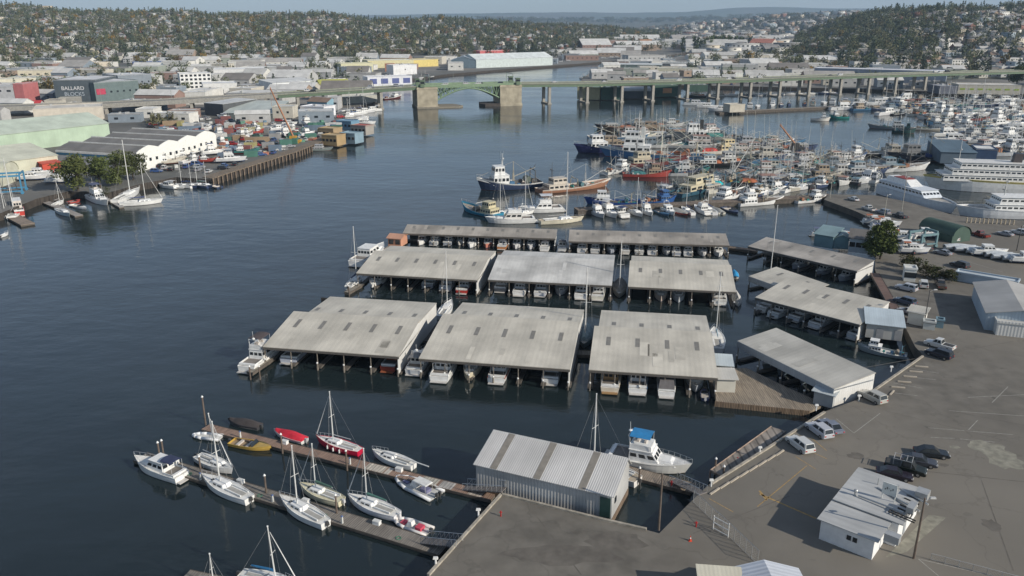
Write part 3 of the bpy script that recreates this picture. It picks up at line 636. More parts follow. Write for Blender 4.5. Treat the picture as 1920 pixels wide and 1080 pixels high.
def bldg(label,pl,pr,vt,depth,roof='flat',wall=(.5,.48,.44),rc=(.45,.44,.42),z=ZL,wr=0,wc=0,rh=None,name='building',cat='building',doors=0,group=None,h=None,auto=False,ww=1.4,wh=1.3,ribs=False,ew=0,hv=0,wcol=None,doorc=None,vr=False):
    x0,y0,W,rz=frame(pl,pr,z);o=empty(name,x0,y0,z,rz)
    if h is None:h=max(2.5,ZAT(*(G(*pr,z) if vr else (x0,y0)),vt)-z)
    wm=MRIB(wall,.6,.07,.12) if ribs else M(wall,.8,.12,.35);rm=MRIB(rc,.45,.05,.16,depth=.15) if roof!='flat' else M(rc,.8,.2,.12)
    mb=MB()
    if roof=='flat':
        mb.box(0,W,0,depth,0,h);mb.build('wall',wm,o)
        mb=MB();mb.box(-.15,W+.15,-.15,depth+.15,h,h+.12,0);e=.35
        for a in ((-.15,W+.15,-.15,.15),(-.15,W+.15,depth-.15,depth+.15),(-.15,.15,.15,depth-.15),(W-.15,W+.15,.15,depth-.15)):mb.box(*a,h+.12,h+.12+e,1)
        mb.build('roof',[rm,wm],o)
        rr=random.Random(int(x0*3+y0));n=rr.randint(1,5) if W>14 else 0
        for i in range(n):
            sx,sy=rr.uniform(1,2.2),rr.uniform(1,2);xx,yy=rr.uniform(2,W-3),rr.uniform(1,max(1.5,depth-3));mb=MB();mb.box(xx,xx+sx,yy,yy+sy,h+.12,h+.12+rr.uniform(.7,1.4));mb.build('roof_vent',M((.4,.4,.39),.5),o)
    elif roof in('gable','gabley','mono'):
        rh=rh if rh is not None else min(W,depth)*.22
        if roof=='gable':
            prof=[(0,h),(depth/2,h+rh),(depth,h)];pw=[(0,0)]+prof+[(depth,0)];n=5
            mb.add([(0,a,c) for a,c in pw]+[(W,a,c) for a,c in pw],[tuple(range(n)),tuple(range(2*n-1,n-1,-1))]+[(i,n+i,n+(i+1)%n,(i+1)%n) for i in (0,1,2,3,4)]);mb.build('wall',wm,o)
            mb=MB();s=rh/(depth/2);e=.4
            slab(mb,(-e,-e,h-s*e+.15),(W+e,-e,h-s*e+.15),(W+e,depth/2,h+rh+.15),(-e,depth/2,h+rh+.15),.12)
            slab(mb,(-e,depth/2,h+rh+.15),(W+e,depth/2,h+rh+.15),(W+e,depth+e,h-s*e+.15),(-e,depth+e,h-s*e+.15),.12);mb.build('roof',rm,o)
        elif roof=='gabley':
            pw=[(0,0),(0,h),(W/2,h+rh),(W,h),(W,0)];n=5
            mb.add([(a,0,c) for a,c in pw]+[(a,depth,c) for a,c in pw],[tuple(range(n))[::-1],tuple(range(n,2*n))]+[(i,(i+1)%n,n+(i+1)%n,n+i) for i in range(n)]);mb.build('wall',wm,o)
            mb=MB();s=rh/(W/2);e=.4
            rm2=MRIB(rc,.6,.1,.16,axis=1)
            slab(mb,(-e,-e,h-s*e+.15),(W/2,-e,h+rh+.15),(W/2,depth+e,h+rh+.15),(-e,depth+e,h-s*e+.15),.12)
            slab(mb,(W/2,-e,h+rh+.15),(W+e,-e,h-s*e+.15),(W+e,depth+e,h-s*e+.15),(W/2,depth+e,h+rh+.15),.12);mb.build('roof',rm2,o)
        else:
            pw=[(0,0),(0,h),(depth,h+rh),(depth,0)];n=4
            mb.add([(0,a,c) for a,c in pw]+[(W,a,c) for a,c in pw],[tuple(range(n)),tuple(range(2*n-1,n-1,-1))]+[(i,n+i,n+(i+1)%n,(i+1)%n) for i in range(n)]);mb.build('wall',wm,o)
            mb=MB();e=.4;s=rh/depth;slab(mb,(-e,-e,h-s*e+.15),(W+e,-e,h-s*e+.15),(W+e,depth+e,h+rh+s*e+.15),(-e,depth+e,h+rh+s*e+.15),.12);mb.build('roof',rm,o)
    elif roof=='barrel':      # arch runs along x, open section seen at x = W
        rh=rh or depth*.3;pts=[(depth/2-depth/2*math.cos(math.pi*i/10),h+rh*math.sin(math.pi*i/10)) for i in range(11)]
        pw=[(0,0)]+pts+[(depth,0)];n=len(pw)
        mb.add([(0,a,c) for a,c in pw]+[(W,a,c) for a,c in pw],[tuple(range(n)),tuple(range(2*n-1,n-1,-1)),(0,n,n+1,1),(n-2,2*n-2,2*n-1,n-1)]);mb.build('wall',wm,o)
        mb=MB();mb.loft([[(x,a,c+.05) for a,c in pts] for x in (-.3,W+.3)],closed=False,cap=False);mb.build('roof',M(rc,.6,.15,.2),o,True)
    for r in range(wr):
        for c in range(wc):
            window_part(o,W*(c+.5)/wc,-.02,h*(r+.55)/wr,ww,min(wh,h/wr*.55),'x',M(wcol,.3) if wcol else None)
    for c in range(ew):
        for r in range(max(1,wr)):window_part(o,W+.02,depth*(c+.5)/ew,h*(r+.55)/max(1,wr),ww,min(wh,h*.5/max(1,wr)),'y')
    for c in range(doors):window_part(o,W*(c+.5)/doors+.9,-.02,min(1.6,h*.38),min(3.2,W/doors*.4),min(3.2,h*.72),'x',M(doorc or (.30,.30,.30),.6),'door')
    tag(o,label,cat,group,auto=auto);return o,W,h
def text(s,parent,loc,rot,size,mat,name='lettering',ext=.04):
    cu=bpy.data.curves.new('t','FONT');cu.body=s;cu.size=size;cu.extrude=ext;cu.align_x='CENTER';cu.offset=.0
    t=bpy.data.objects.new('t',cu);COL.objects.link(t);bpy.context.view_layer.update()
    me=bpy.data.meshes.new_from_object(t.evaluated_get(bpy.context.evaluated_depsgraph_get()));bpy.data.objects.remove(t)
    me.materials.clear();me.materials.append(mat);o=bpy.data.objects.new(name,me);COL.objects.link(o);o.parent=parent;o.location=loc;o.rotation_euler=rot;return o
# ---------------------------------------------------------------- boathouse rows
GR='corrugated boathouses of the marina'
shed('largest boathouse in the front row at the left end, stepped grey metal roof',(495,650),(745,668),(783,598),(820,568),nsky=5,slips=5,xo=2.3)
shed('middle boathouse of the front row with ribbed grey metal roof and white end wall',(788,672),(1066,692),(1080,603),(1085,580),nsky=5,slips=6,xo=1.2,hr=6.2)
shed('right boathouse of the front row beside the wooden deck and small shacks',(1107,693),(1343,708),(1335,623),(1330,592),nsky=4,slips=5,xo=.5,rwall=False,pitch=.9)
shed('left boathouse of the second row with small skylights, beside a lone sailboat',(670,512),(893,525),(907,480),(917,470),nsky=6,slips=7,xo=1.,skyl=2.4,sky2=False)
shed('middle boathouse of the second row with plain pale weathered roof and no skylights',(917,524),(1145,535),(1148,487),(1148,478),nsky=0,slips=6,roofc=(.53,.52,.49),rust=.3,rwall=False)
shed('right boathouse of the second row with four grey skylights',(1180,537),(1378,547),(1370,497),(1358,487),nsky=5,slips=5,skyl=2.4,sky2=False,rwall=False)
shed('long low brownish boathouse of the back row, left half',(757,437),(1040,447),(1046,430),None,he=3.6,hr=4.9,nsky=10,slips=10,roofc=(.34,.31,.27),rust=.35,skyl=1.6)
shed('long low brownish boathouse of the back row, right half',(1068,452),(1366,460),(1366,438),None,he=3.6,hr=4.9,nsky=10,slips=9,roofc=(.33,.30,.26),rust=.35,skyl=1.6,rwall=False)
shed('weathered brown roofed boathouse below the round green tree, white end wall',(1404,462),(1605,508),(1640,488),None,he=3.8,hr=4.8,nsky=5,slips=6,roofc=(.36,.33,.29),rust=.35,skyl=2.)
s5=shed('pale roofed boathouse with skylights and a blue lean-to beside the fenced walkway',(1418,558),(1610,608),(1665,565),None,he=4.,hr=5.3,nsky=5,slips=6,skyl=2.6)
shed('narrow pale roof strip boathouse behind the skylit one, right side of the marina',(1406,518),(1500,552),(1545,530),None,he=3.6,hr=4.6,nsky=2,slips=3,rwall=False,skyl=2,fascia=(.42,.45,.46))
shed('plain pale gravel roofed boathouse with grey fascia beside the car park quay',(1385,640),(1562,728),(1612,685),None,he=4.4,hr=5.4,nsky=0,slips=4,fascia=(.30,.33,.36),roofc=(.47,.45,.40))
# lean-to attached beside the skylit boathouse
o,W,h=bldg('pale blue metal roofed lean-to shed attached to the white boathouse wall',(1622,632),(1690,640),600,7,'mono',(.42,.41,.38),(.45,.52,.56),z=1.2,rh=.9,h=3.,doors=2,name='lean_to_shed',cat='shed')
# ---------------------------------------------------------------- near buildings
# long grey shed on the quay
x0,y0,W,rz=frame((893,912),(1146,974),1.);hh=ZAT(*G(893,912,1.),870)-1.;o=empty('waterside_shed',x0,y0,1.,rz)
D=6.4;rise=1.9;D2=D+1.6
pw=[(0,0),(0,hh),(D,hh+rise),(D2,hh+.3),(D2,0)];n=5
mb=MB();mb.add([(0,a,c) for a,c in pw]+[(W,a,c) for a,c in pw],[tuple(range(n)),tuple(range(2*n-1,n-1,-1))]+[(i,n+i,n+(i+1)%n,(i+1)%n) for i in range(n)]);mb.build('wall',MRIB((.44,.44,.43),.45,.10,.3,depth=.8),o)
mb=MB();s=rise/D;slab(mb,(-.3,-.3,hh-s*.3+.14),(W+.3,-.3,hh-s*.3+.14),(W+.3,D,hh+rise+.14),(-.3,D,hh+rise+.14),.1);slab(mb,(-.3,D,hh+rise+.14),(W+.3,D,hh+rise+.14),(W+.3,D2+.2,hh+.2),(-.3,D2+.2,hh+.2),.1)
mb.build('roof',MRIB((.56,.55,.53),.3,.12,.14),o)
for t in (.14,.465,.79):
    mb=MB();a=W*t;mb.add([(a-.5,-.28,hh-s*.28+.165),(a+.5,-.28,hh-s*.28+.165),(a+.5,D-.1,hh+s*(D-.1)+.165),(a-.5,D-.1,hh+s*(D-.1)+.165)],[(0,1,2,3)]);mb.build('skylight',M((.23,.21,.18),.6),o)
window_part(o,W*.955,-.03,1.6,1.4,2.9,'x',M((.03,.07,.06),.5),'door')
window_part(o,W+.03,1.5,2.1,.7,.8,'y')
mb=MB();mb.box(-.1,W+.1,-.05,.0,-2.5,0);mb.box(W,W+.06,-.05,D2,-2.5,0);mb.build('skirt',M((.14,.10,.07),.9,.3),o)
tag(o,'long grey corrugated waterside shed with three brown skylight strips in its pale roof','shed')
# white office building
x0,y0,W,rz=frame((1535,1010),(1634,1050),ZQ);o=empty('office_building',x0,y0,ZQ,rz)
yv=(-math.sin(rz),math.cos(rz));Pq=G(1742,940,ZQ+3.);dd=0
h=2.75;D1=4.4;D2=13.2
mb=MB();mb.box(0,W,0,D1,0,h);mb.box(.6,W+1.3,D1,D2,0,h+.35);mb.build('wall',M((.70,.70,.69),.7,.08),o)
rm=MRIB((.42,.425,.42),1.1,.05,.16,axis=1)
mb=MB();slab(mb,(-.4,-.4,h+.15),(W+.5,-.4,h+.15),(W+.5,D1+.2,h+.38),(-.4,D1+.2,h+.38),.12);mb.build('roof',rm,o)
mb=MB();slab(mb,(-.3,D1-.1,h+.6),(W+1.8,D1-.1,h+.6),(W+1.8,D2+.4,h+.9),(-.3,D2+.4,h+.9),.14);mb.build('roof',rm,o)
for a,b_ in ((3.4,.0),(4.1,.0)):window_part(o,a,-.02,1.75,.5,.6,'x')
for yy,nm in ((7.5,'door'),(10.6,'window'),(9.2,'window')):window_part(o,W+1.32,yy,1.35 if nm=='door' else 1.6,.9,2.1 if nm=='door' else 1.,'y',M((.3,.32,.34),.5) if nm=='door' else None,nm)
hz=h+.75
def part(name,mat,fn):
    mb=MB();fn(mb);return mb.build(name,mat,o)
mt=M((.40,.41,.41),.4,.1,metal=.3);dk=M((.05,.045,.04),.8)
def skew(mb,xc,yc,wx,wy,za,zb,mi=0):mb.box(xc-wx/2,xc+wx/2,yc-wy/2,yc+wy/2,za,zb,mi)
part('roof_sign',[M((.66,.67,.63),.6),M((.12,.13,.12),.7)],lambda mb:[mb.box(4.2,5.9,8.3,8.42,hz+.7,hz+2.3,0),mb.tube((4.3,8.36,hz-.1),(4.3,8.36,hz+.8),.06),mb.tube((5.8,8.36,hz-.1),(5.8,8.36,hz+.8),.06)]+[mb.box(4.5+.22*i,4.62+.22*i,8.26,8.3,hz+1.45+.12*((i*7)%3-1),hz+1.62+.12*((i*5)%3-1),1) for i in range(5)])
part('roof_vent',mt,lambda mb:[mb.tube((1.6,6.8,hz-.1),(1.6,6.8,hz+.55),.16),mb.tube((5.2,11.6,hz-.1),(5.2,11.6,hz+.6),.18),mb.ball((1.6,6.8,hz+.6),.26)])
part('duct',mt,lambda mb:[mb.tbox(7.2,8.8,.55,hz,7.2,8.8,.5,hz+.9),mb.tube((2.,6.7,hz+.15),(7.4,6.3,hz+.3),.12)])
o.children[-1].location=(0,8.6,0)
part('air_conditioner',mt,lambda mb:[mb.box(7.4,8.8,10.9,12.4,hz,hz+1.0),mb.box(7.6,8.4,6.4,8.2,hz+.35,hz+1.1),mb.box(7.6,7.8,6.5,6.6,hz-.1,hz+.4),mb.box(8.2,8.4,8,8.1,hz-.1,hz+.4)])
part('ladder',dk,lambda mb:[mb.tube((5.9,5.6,hz+.12),(9,5.2,hz+.12),.09),mb.tube((5.9,6.1,hz+.12),(9,5.7,hz+.12),.09)]+[mb.tube((6+.45*i,5.55,hz+.13),(6+.45*i,6.15,hz+.13),.05) for i in range(6)])
part('pipe',dk,lambda mb:[mb.tube((6.5,7.3+.9*i,hz+.05),(8.3,7.0+.9*i,hz+.05),.1) for i in range(5)])
part('mast_antenna',mt,lambda mb:[mb.tube((3.0,11.,hz-.2),(3.0,11.,hz+1.),.07),mb.tube((3.2,10.2,hz+.1),(8.8,7.9,hz+.25),.13),mb.tube((5.5,11.8,hz+.1),(9.2,10.1,hz+.25),.12)])
tag(o,'small white office building with cluttered flat metal roof and a sign board on it','building')
DBS=21
# blue grey shed on the right edge
o,W,h=bldg('pale blue metal shed with two grey roof slopes right of the car park',(1845,618),(1975,634),560,DBS,'gabley',(.40,.48,.55),(.40,.39,.37),z=ZQ,rh=1.3,h=3.7,ribs=True,name='metal_shed',cat='shed')
o.children[0]
def rotated_shed(): pass
for uu,lab in ((1870,'white storage container in front of the blue shed'),):
    bldg(lab,(1866,628),(1940,636),608,3,'flat',(.62,.62,.6),(.5,.5,.48),z=ZQ,h=2.6,ribs=True,name='storage_container',cat='container')
# shed roofs at the bottom edge
bldg('white roofed shed cut off by the bottom edge of the photo',(1400,1200),(1530,1200),1075,7.,'gabley',(.6,.6,.6),(.50,.53,.58),z=ZQ,rh=1.,h=3.0,ribs=True,name='shed',cat='shed')
bldg('cream canopy roof beside the white shed at the bottom edge',(1320,1190),(1396,1196),1075,6.4,'mono',(.45,.42,.36),(.55,.52,.42),z=ZQ,rh=.6,h=2.7,name='canopy_shed',cat='shed')
# small shacks and tool sheds near boathouse
bldg('small shack with ribbed pale blue roof beside the front row boathouse',(1340,708),(1370,710),672,3.6,'mono',(.5,.5,.46),(.52,.58,.6),z=1.,rh=.4,h=2.5,name='shack',cat='shed')
bldg('small cream shack on the wooden deck corner',(1343,735),(1378,736),706,3.4,'mono',(.55,.53,.46),(.55,.53,.48),z=1.,rh=.3,h=2.5,name='shack',cat='shed')
bldg('grey flat canopy over the gangway gate at the quay corner',(1524,756),(1560,766),735,2.,'mono',(.35,.36,.36),(.48,.52,.53),z=1.02,rh=.2,h=2.3,name='gate_shelter',cat='shelter')
bldg('teal work shed by the small boat yard',(1525,461),(1560,467),446,7,'mono',(.15,.25,.28),(.20,.29,.31),z=ZQ,h=3.5,rh=1,name='work_shed',cat='shed')
bldg('second teal shed with pale gable next to the net dock',(1562,466),(1590,468),448,7,'gabley',(.15,.25,.28),(.20,.27,.28),z=ZQ,h=3,rh=1,name='work_shed',cat='shed')
bldg('grey blue house with dark roof left of the round tree',(1590,472),(1626,476),436,8,'gable',(.42,.48,.52),(.16,.15,.14),z=ZQ,rh=1.6,h=4,wr=1,wc=3,name='shed',cat='shed')
# green tent
o,W,h=bldg('long dark green fabric storage tent on the pier',(1722,438),(1784,456),424,7.,'barrel',(.05,.09,.07),(.035,.07,.052),z=ZQ,rh=2.6,h=2.,name='storage_tent',cat='tent')
bldg('white office container in front of the hedge by the parked cars',(1694,527),(1716,529),509,3,'flat',(.62,.63,.6),(.6,.6,.58),z=ZQ,h=3,wr=1,wc=2,name='container',cat='container')
bldg('pale blue long trailer behind the dark hedge',(1790,526),(1905,546),508,3,'flat',(.36,.43,.49),(.45,.5,.53),z=ZQ,h=1.9,name='trailer',cat='trailer')
bldg('small white shack by the light pole and dumpsters',(1700,606),(1730,612),582,3.5,'mono',(.62,.61,.56),(.5,.48,.42),z=ZQ,h=2.6,rh=.3,name='shack',cat='shed')
bldg('white dumpster at the foot of the light pole',(1730,617),(1752,620),606,1.6,'flat',(.5,.52,.5),(.1,.1,.1),z=ZQ,h=1.4,name='dumpster',cat='dumpster')
bldg('blue dumpster beside the white one',(1754,614),(1768,616),603,1.6,'flat',(.16,.25,.3),(.1,.1,.1),z=ZQ,h=1.4,name='dumpster',cat='dumpster')
# wooden deck between front row and car park
W2=[G(u,v,1.) for u,v in ((1342,752),(1520,770),(1548,758),(1480,728),(1400,690),(1378,690),(1372,700),(1342,718))]
mb=MB();mb.prism(W2,.6,1.);dk_=mb.build('timber_deck',MPLANK((.30,.25,.19),.35,0));
mb=MB();a,b_=G(1342,752,1.),G(1520,770,1.)
for i in range(60):
    t=i/60;x=a[0]+(b_[0]-a[0])*t;y=a[1]+(b_[1]-a[1])*t-.06;mb.box(x-.11,x+.11,y-.05,y+.05,-.4,.98)
mb.build('timber_fascia',MPLANK((.26,.19,.13),.4,0),dk_);tag(dk_,'wide pale timber deck with slatted front between boathouse and car park','deck')
# ---------------------------------------------------------------- docks
def dock(label,p,q,w,c=(.26,.235,.20),z=.5,th=.4,name='floating_dock',group=None,patch=None,axis=0,auto=False):
    (x0,y0),(x1,y1)=G(*p,z),G(*q,z);L=math.hypot(x1-x0,y1-y0);o=empty(name,x0,y0,0,math.atan2(y1-y0,x1-x0))
    mb=MB();mb.box(0,L,-w/2,w/2,z-.12,z);mb.build('deck_boards',MPLANK(c,.3,axis),o)
    mb=MB();mb.box(.02,L-.02,-w/2+.03,w/2-.03,z-th-.25,z-.125);mb.box(0,L,-w/2-.06,-w/2,z-.3,z+.05);mb.box(0,L,w/2,w/2+.06,z-.3,z+.05);mb.build('float',M((.10,.085,.07),.9,.3),o)
    for a,b_,cc in (patch or []):
        mb=MB();mb.box(a*L,b_*L,-w/2+.1,w/2-.1,z+.004,z+.03);mb.build('deck_panel',MPLANK(cc,.5,0),o)
    tag(o,label,'dock',group,auto=auto);return o,L
dock('long brown plank dock with small boats along both sides',(385,800),(925,931),1.9,(.30,.20,.15),patch=[(.60,.66,(.55,.5,.42)),(.665,.68,(.5,.46,.4)),(.78,.83,(.5,.47,.4)),(.84,.88,(.45,.43,.4)),(.93,.97,(.52,.45,.38))])
dock('long grey plank dock in front with sailboats on both sides',(263,856),(832,1030),2.5,(.24,.215,.185))
dock('short dock stub at the bottom left corner of the photo',(345,1080),(420,1095),2.2)
dock('pale timber dock alongside the trawler yacht',(1120,868),(1300,915),2.6,(.29,.24,.19))
dock('weathered dock finger beside the flybridge yacht',(468,698),(512,668),1.2,(.30,.27,.22),z=.9)
dock('weathered dock finger beside the lone sailboat of the second row',(650,548),(678,532),1.3,(.30,.27,.22),z=.7)
dock('dark walkway between left and middle front boathouses',(800,640),(822,602),1.4,(.12,.11,.10))
dock('grey walkway joining the middle and right front boathouses',(1070,660),(1108,662),2.2,(.20,.19,.17),z=.9)
dock('brown timber walkway joining the back row to the shore',(1366,463),(1420,470),2,(.2,.15,.11),z=.8)
dock('narrow fenced walkway along the shore by the parking strip',(1640,512),(1694,606),2.,(.17,.11,.09),z=2.1)
dock('dark pier with work boats between fishing fleet and yachts',(1080,392),(1560,366),4.5,(.22,.17,.13),z=1.6,th=1.6,name='pier')
# service pier piled with boards, alongside the car park quay
pts=[G(u,v,1.3) for u,v in ((1332,882),(1446,800),(1474,808),(1362,898))]
mb=MB();mb.prism(pts,.95,1.3);o=mb.build('service_pier',MPLANK((.26,.23,.20),1.2,0))
mb=MB()
for a,b_ in ((pts[0],pts[1]),(pts[3],pts[0])):
    mb.tube((*a,1.36),(*b_,1.36),.1,n=4)
for t in (0,.25,.5,.75,1):
    x=pts[0][0]+(pts[1][0]-pts[0][0])*t;y=pts[0][1]+(pts[1][1]-pts[0][1])*t;mb.tube((x,y,-.6),(x,y,1.2),.13,n=6)
mb.build('pier_post',M((.30,.22,.17),.8,.3),o);tag(o,'rough plank service pier running beside the car park edge','pier')
def piling(u,v,label,h=3.2,cap=True,lean=0,z=0,group='dock pilings'):
    x,y=G(u,v,z);o=empty('piling',x,y,0);mb=MB();mb.tube((0,0,-.6),(lean,0,h),.15,.13,8);mb.build('pile',M((.13,.10,.08),.85,.3),o)
    if cap:mb=MB();mb.tube((lean,0,h),(lean,0,h+.25),.2,.06,8);mb.build('cap',M(WHITE,.5),o)
    return tag(o,label,'piling',group,auto=True)
for u,v in ((301,866),(378,893),(500,930),(632,968),(530,850),(651,882),(308,862)):piling(u,v,'dark wooden dock piling with white cap beside the sailboat docks')
piling(386,797,'tall thin piling with birdhouse at the end of the brown dock',5)
for u,v in ((470,712),(488,712),(655,556),(925,386),(1198,908),(1355,905),(1340,890)):piling(u,v,'short piling with pale top at a dock end',2.6)
def gangway(p,q,z0,z1,label,w=1.4,ht=1.):
    (x0,y0),(x1,y1)=G(*p,z0),G(*q,z1);L=math.hypot(x1-x0,y1-y0);o=empty('gangway',x0,y0,0,math.atan2(y1-y0,x1-x0));mb=MB()
    slab(mb,(0,-w/2,z0),(L,-w/2,z1),(L,w/2,z1),(0,w/2,z0),.1);mb.build('ramp',MPLANK((.22,.2,.19),.3,0),o);mb=MB()
    for s in (-1,1):
        y=s*w/2;mb.tube((0,y,z0+ht),(L,y,z1+ht),.035,n=4)
        for i in range(9):
            t=i/8;z=z0+(z1-z0)*t;mb.tube((L*t,y,z),(L*t,y,z+ht),.03,n=4)
            if i<8:mb.tube((L*t,y,z),(L*(t+.125),y,z0+(z1-z0)*(t+.125)+ht),.02,n=4)
    mb.build('handrail',M((.5,.52,.53),.4,metal=.5),o);return tag(o,label,'gangway')
gangway((795,1013),(862,1020),.6,ZQ+.1,'aluminium gangway from the grey sailboat dock to the quay')
gangway((872,914),(945,918),.6,ZQ+.1,'low gangway at the shore end of the brown dock')
gangway((1262,900),(1318,925),.7,ZQ+.1,'blue railed gangway from the trawler dock to the car park')
# ---------------------------------------------------------------- quay furniture
def along(p,q,n,z):
    (x0,y0),(x1,y1)=G(*p,z),G(*q,z);return [(x0+(x1-x0)*i/max(1,n-1),y0+(y1-y0)*i/max(1,n-1),math.atan2(y1-y0,x1-x0)) for i in range(n)]
def kerb(p,q,z,label,w=.35,h=.28,c=(.32,.29,.24)):
    (x0,y0),(x1,y1)=G(*p,z),G(*q,z);L=math.hypot(x1-x0,y1-y0);o=empty('quay_timber',x0,y0,z,math.atan2(y1-y0,x1-x0));mb=MB();mb.box(0,L,-w/2,w/2,.004,h);mb.build('beam',M(c,.85,.3,1.5),o);return tag(o,label,'kerb beam')
kerb((803,1080),(940,928),ZQ,'timber edge beam along the left side of the lower quay')
kerb((940,928),(1132,976),ZQ,'timber edge beam along the quay behind the grey shed')
kerb((1132,976),(1212,994),ZQ,'pale timber edge beam at the water inlet')
kerb((1334,908),(1546,774),ZQ,'long pale timber edge beam along the car park quay')
kerb((1620,746),(1730,669),ZQ,'pale edge beam by the upper parking bays')
ms=None
for x,y,a in along((1340,922),(1462,850),8,ZQ)+along((1660,748),(1728,688),7,ZQ):
    if ms is None:
        ms=MB();ms.box(-1.1,1.1,-.12,.12,.004,.18);ms=ms.build('wheel_stop',M((.42,.37,.30),.9,.25))
        o=ms
    else:o=ms.copy();COL.objects.link(o)
    o.location=(x,y,ZQ);o.rotation_euler=(0,0,a+.05 if y<125 else a-1.0);tag(o,'concrete wheel stop at the head of a quayside parking bay','wheel stop',auto=True)
def bollard(u,v,label):
    x,y=G(u,v,ZQ);o=empty('mooring_bollard',x,y,ZQ);mb=MB();mb.tube((0,0,0),(0,0,.9),.12,n=8);mb.build('post',M(WHITE,.6),o);mb=MB();mb.tbox(-.3,.3,.16,.9,-.25,.25,.12,1.15);mb.build('head',M(WHITE,.6),o);tag(o,label,'bollard',auto=True)
for u,v in ((817,1060),(897,968),(1333,912),(1424,850),(1670,697),(1530,770),(1610,752),(1118,880)):bollard(u,v,'white mooring bollard on the quay edge')
def pole(u,v,h,label,r=.15,z=ZQ,arm=True,c=(.13,.10,.08),name='utility_pole',lamp=None,cat='pole'):
    x,y=G(u,v,z);o=empty(name,x,y,z);mb=MB();mb.tube((0,0,0),(0,0,h),r,r*.7,8);mb.build('shaft',M(c,.85,.25),o)
    if arm:mb=MB();mb.box(-1.1,1.1,-.06,.06,h-.7,h-.55);[mb.tube((a,0,h-.55),(a,0,h-.38),.04,n=5) for a in (-1,-.5,.5,1)];mb.build('crossarm',M(c,.85),o)
    if lamp:mb=MB();mb.tube((0,0,h-.4),(lamp,0,h),.04,n=5);mb.tbox(lamp-.35,lamp+.35,.16,h-.05,lamp-.3,lamp+.3,.12,h+.12);mb.build('lamp_head',M((.45,.45,.44),.4),o)
    return tag(o,label,cat)
pole(1713,1047,8.2,'brown wooden utility pole standing in front of the white office',lamp=.9,arm=False)
pole(1235,994,8.0,'lone wooden pole on the quay point beside the grey shed',arm=False)
pole(1732,612,8,'dark light pole with arm beside the white shack',.12,c=(.08,.08,.08),arm=False,lamp=1.1)
pole(1656,418,9,'pale flood light mast on the pier edge',.12,c=(.42,.40,.34),arm=False,lamp=.8)
pole(1690,400,12,'tall pale mast beside the yacht on the pier',.12,c=(.4,.38,.33),arm=False,lamp=.7)
pole(1556,372,7,'short pale post at the corner of the pier',.12,c=(.4,.38,.33),arm=False)
pole(1906,470,7,'dark lamp post among the stored boats at the right edge',.12,c=(.05,.05,.05),arm=False,lamp=.8)
def fence(p,q,label,h=1.9,n=10,c=(.42,.42,.41)):
    (x0,y0),(x1,y1)=G(*p,ZQ),G(*q,ZQ);L=math.hypot(x1-x0,y1-y0);o=empty('chain_link_fence',x0,y0,ZQ,math.atan2(y1-y0,x1-x0))
    m=M(c,.5,.1,metal=.4)
    for i in range(n+1):mb=MB();mb.tube((L*i/n,0,0),(L*i/n,0,h),.045,n=5);mb.build('post',m,o)
    mb=MB();mb.tube((0,0,h),(L,0,h),.035,n=4);mb.tube((0,0,.1),(L,0,.1),.02,n=4);mb.build('rail',m,o)
    mb=MB();s=.34;k=int(L/s)
    for i in range(-int(h/s),k):
        for sg in (0,1):
            a,b_=(i*s,i*s+h) if sg==0 else (i*s+h,i*s)
            xa,xb=max(0,min(L,a)),max(0,min(L,b_))
            if xa==xb:continue
            za=(xa-a)/(b_-a)*h;zb=(xb-a)/(b_-a)*h;mb.tube((xa,0,za),(xb,0,zb),.007,n=3)
    mb.build('mesh_panel',m,o);return tag(o,label,'fence')
fence((1300,942),(1345,985),'chain link fence section at the top of the gangway',1.8,4)
fence((1345,985),(1420,1058),'chain link fence dividing the lower quay from the car park',1.9,7)
fence((1745,1050),(1990,1115),'low fence line at the bottom right corner of the car park',.9,9)
x,y=G(1337,992,ZQ);o=empty('fence_gate',x,y,ZQ,R(-50));mb=MB()
for z in (.2,1.,1.8):mb.tube((0,0,z),(2.2,0,z),.05,n=5)
for a in (0,2.2):mb.tube((a,0,0),(a,0,2),.06,n=5)
mb.build('frame',M(WHITE,.5),o);tag(o,'white tubular gate standing open in the chain link fence','gate')
def cone(u,v,label):
    x,y=G(u,v,ZQ);o=empty('traffic_cone',x,y,ZQ);mb=MB();mb.box(-.2,.2,-.2,.2,0,.04);mb.tube((0,0,.04),(0,0,.35),.15,.10,10);mb.tube((0,0,.5),(0,0,.72),.06,.03,10);mb.build('body',M((.6,.06,.02),.6),o);mb=MB();mb.tube((0,0,.35),(0,0,.5),.10,.06,10);mb.build('band',M(WHITE,.5),o);tag(o,label,'traffic cone')
cone(1294,1014,'orange and white traffic cone on the lower quay')
for i,(u,v,l) in enumerate(((1305,988,'small red standpipe near the fence'),(939,968,'red marker post near the left edge of the lower quay'),(1383,862,'red hydrant on the service pier'),(1259,906,'red standpipe on the timber dock'))):
    x,y=G(u,v,ZQ if i<2 else 1.0);o=empty('standpipe',x,y,ZQ if i<2 else .6);mb=MB();mb.tube((0,0,0),(0,0,.8),.09,n=6);mb.tube((-.2,0,.6),(.2,0,.6),.06,n=5);mb.build('body',M((.4,.02,.02),.5),o);tag(o,l,'standpipe')
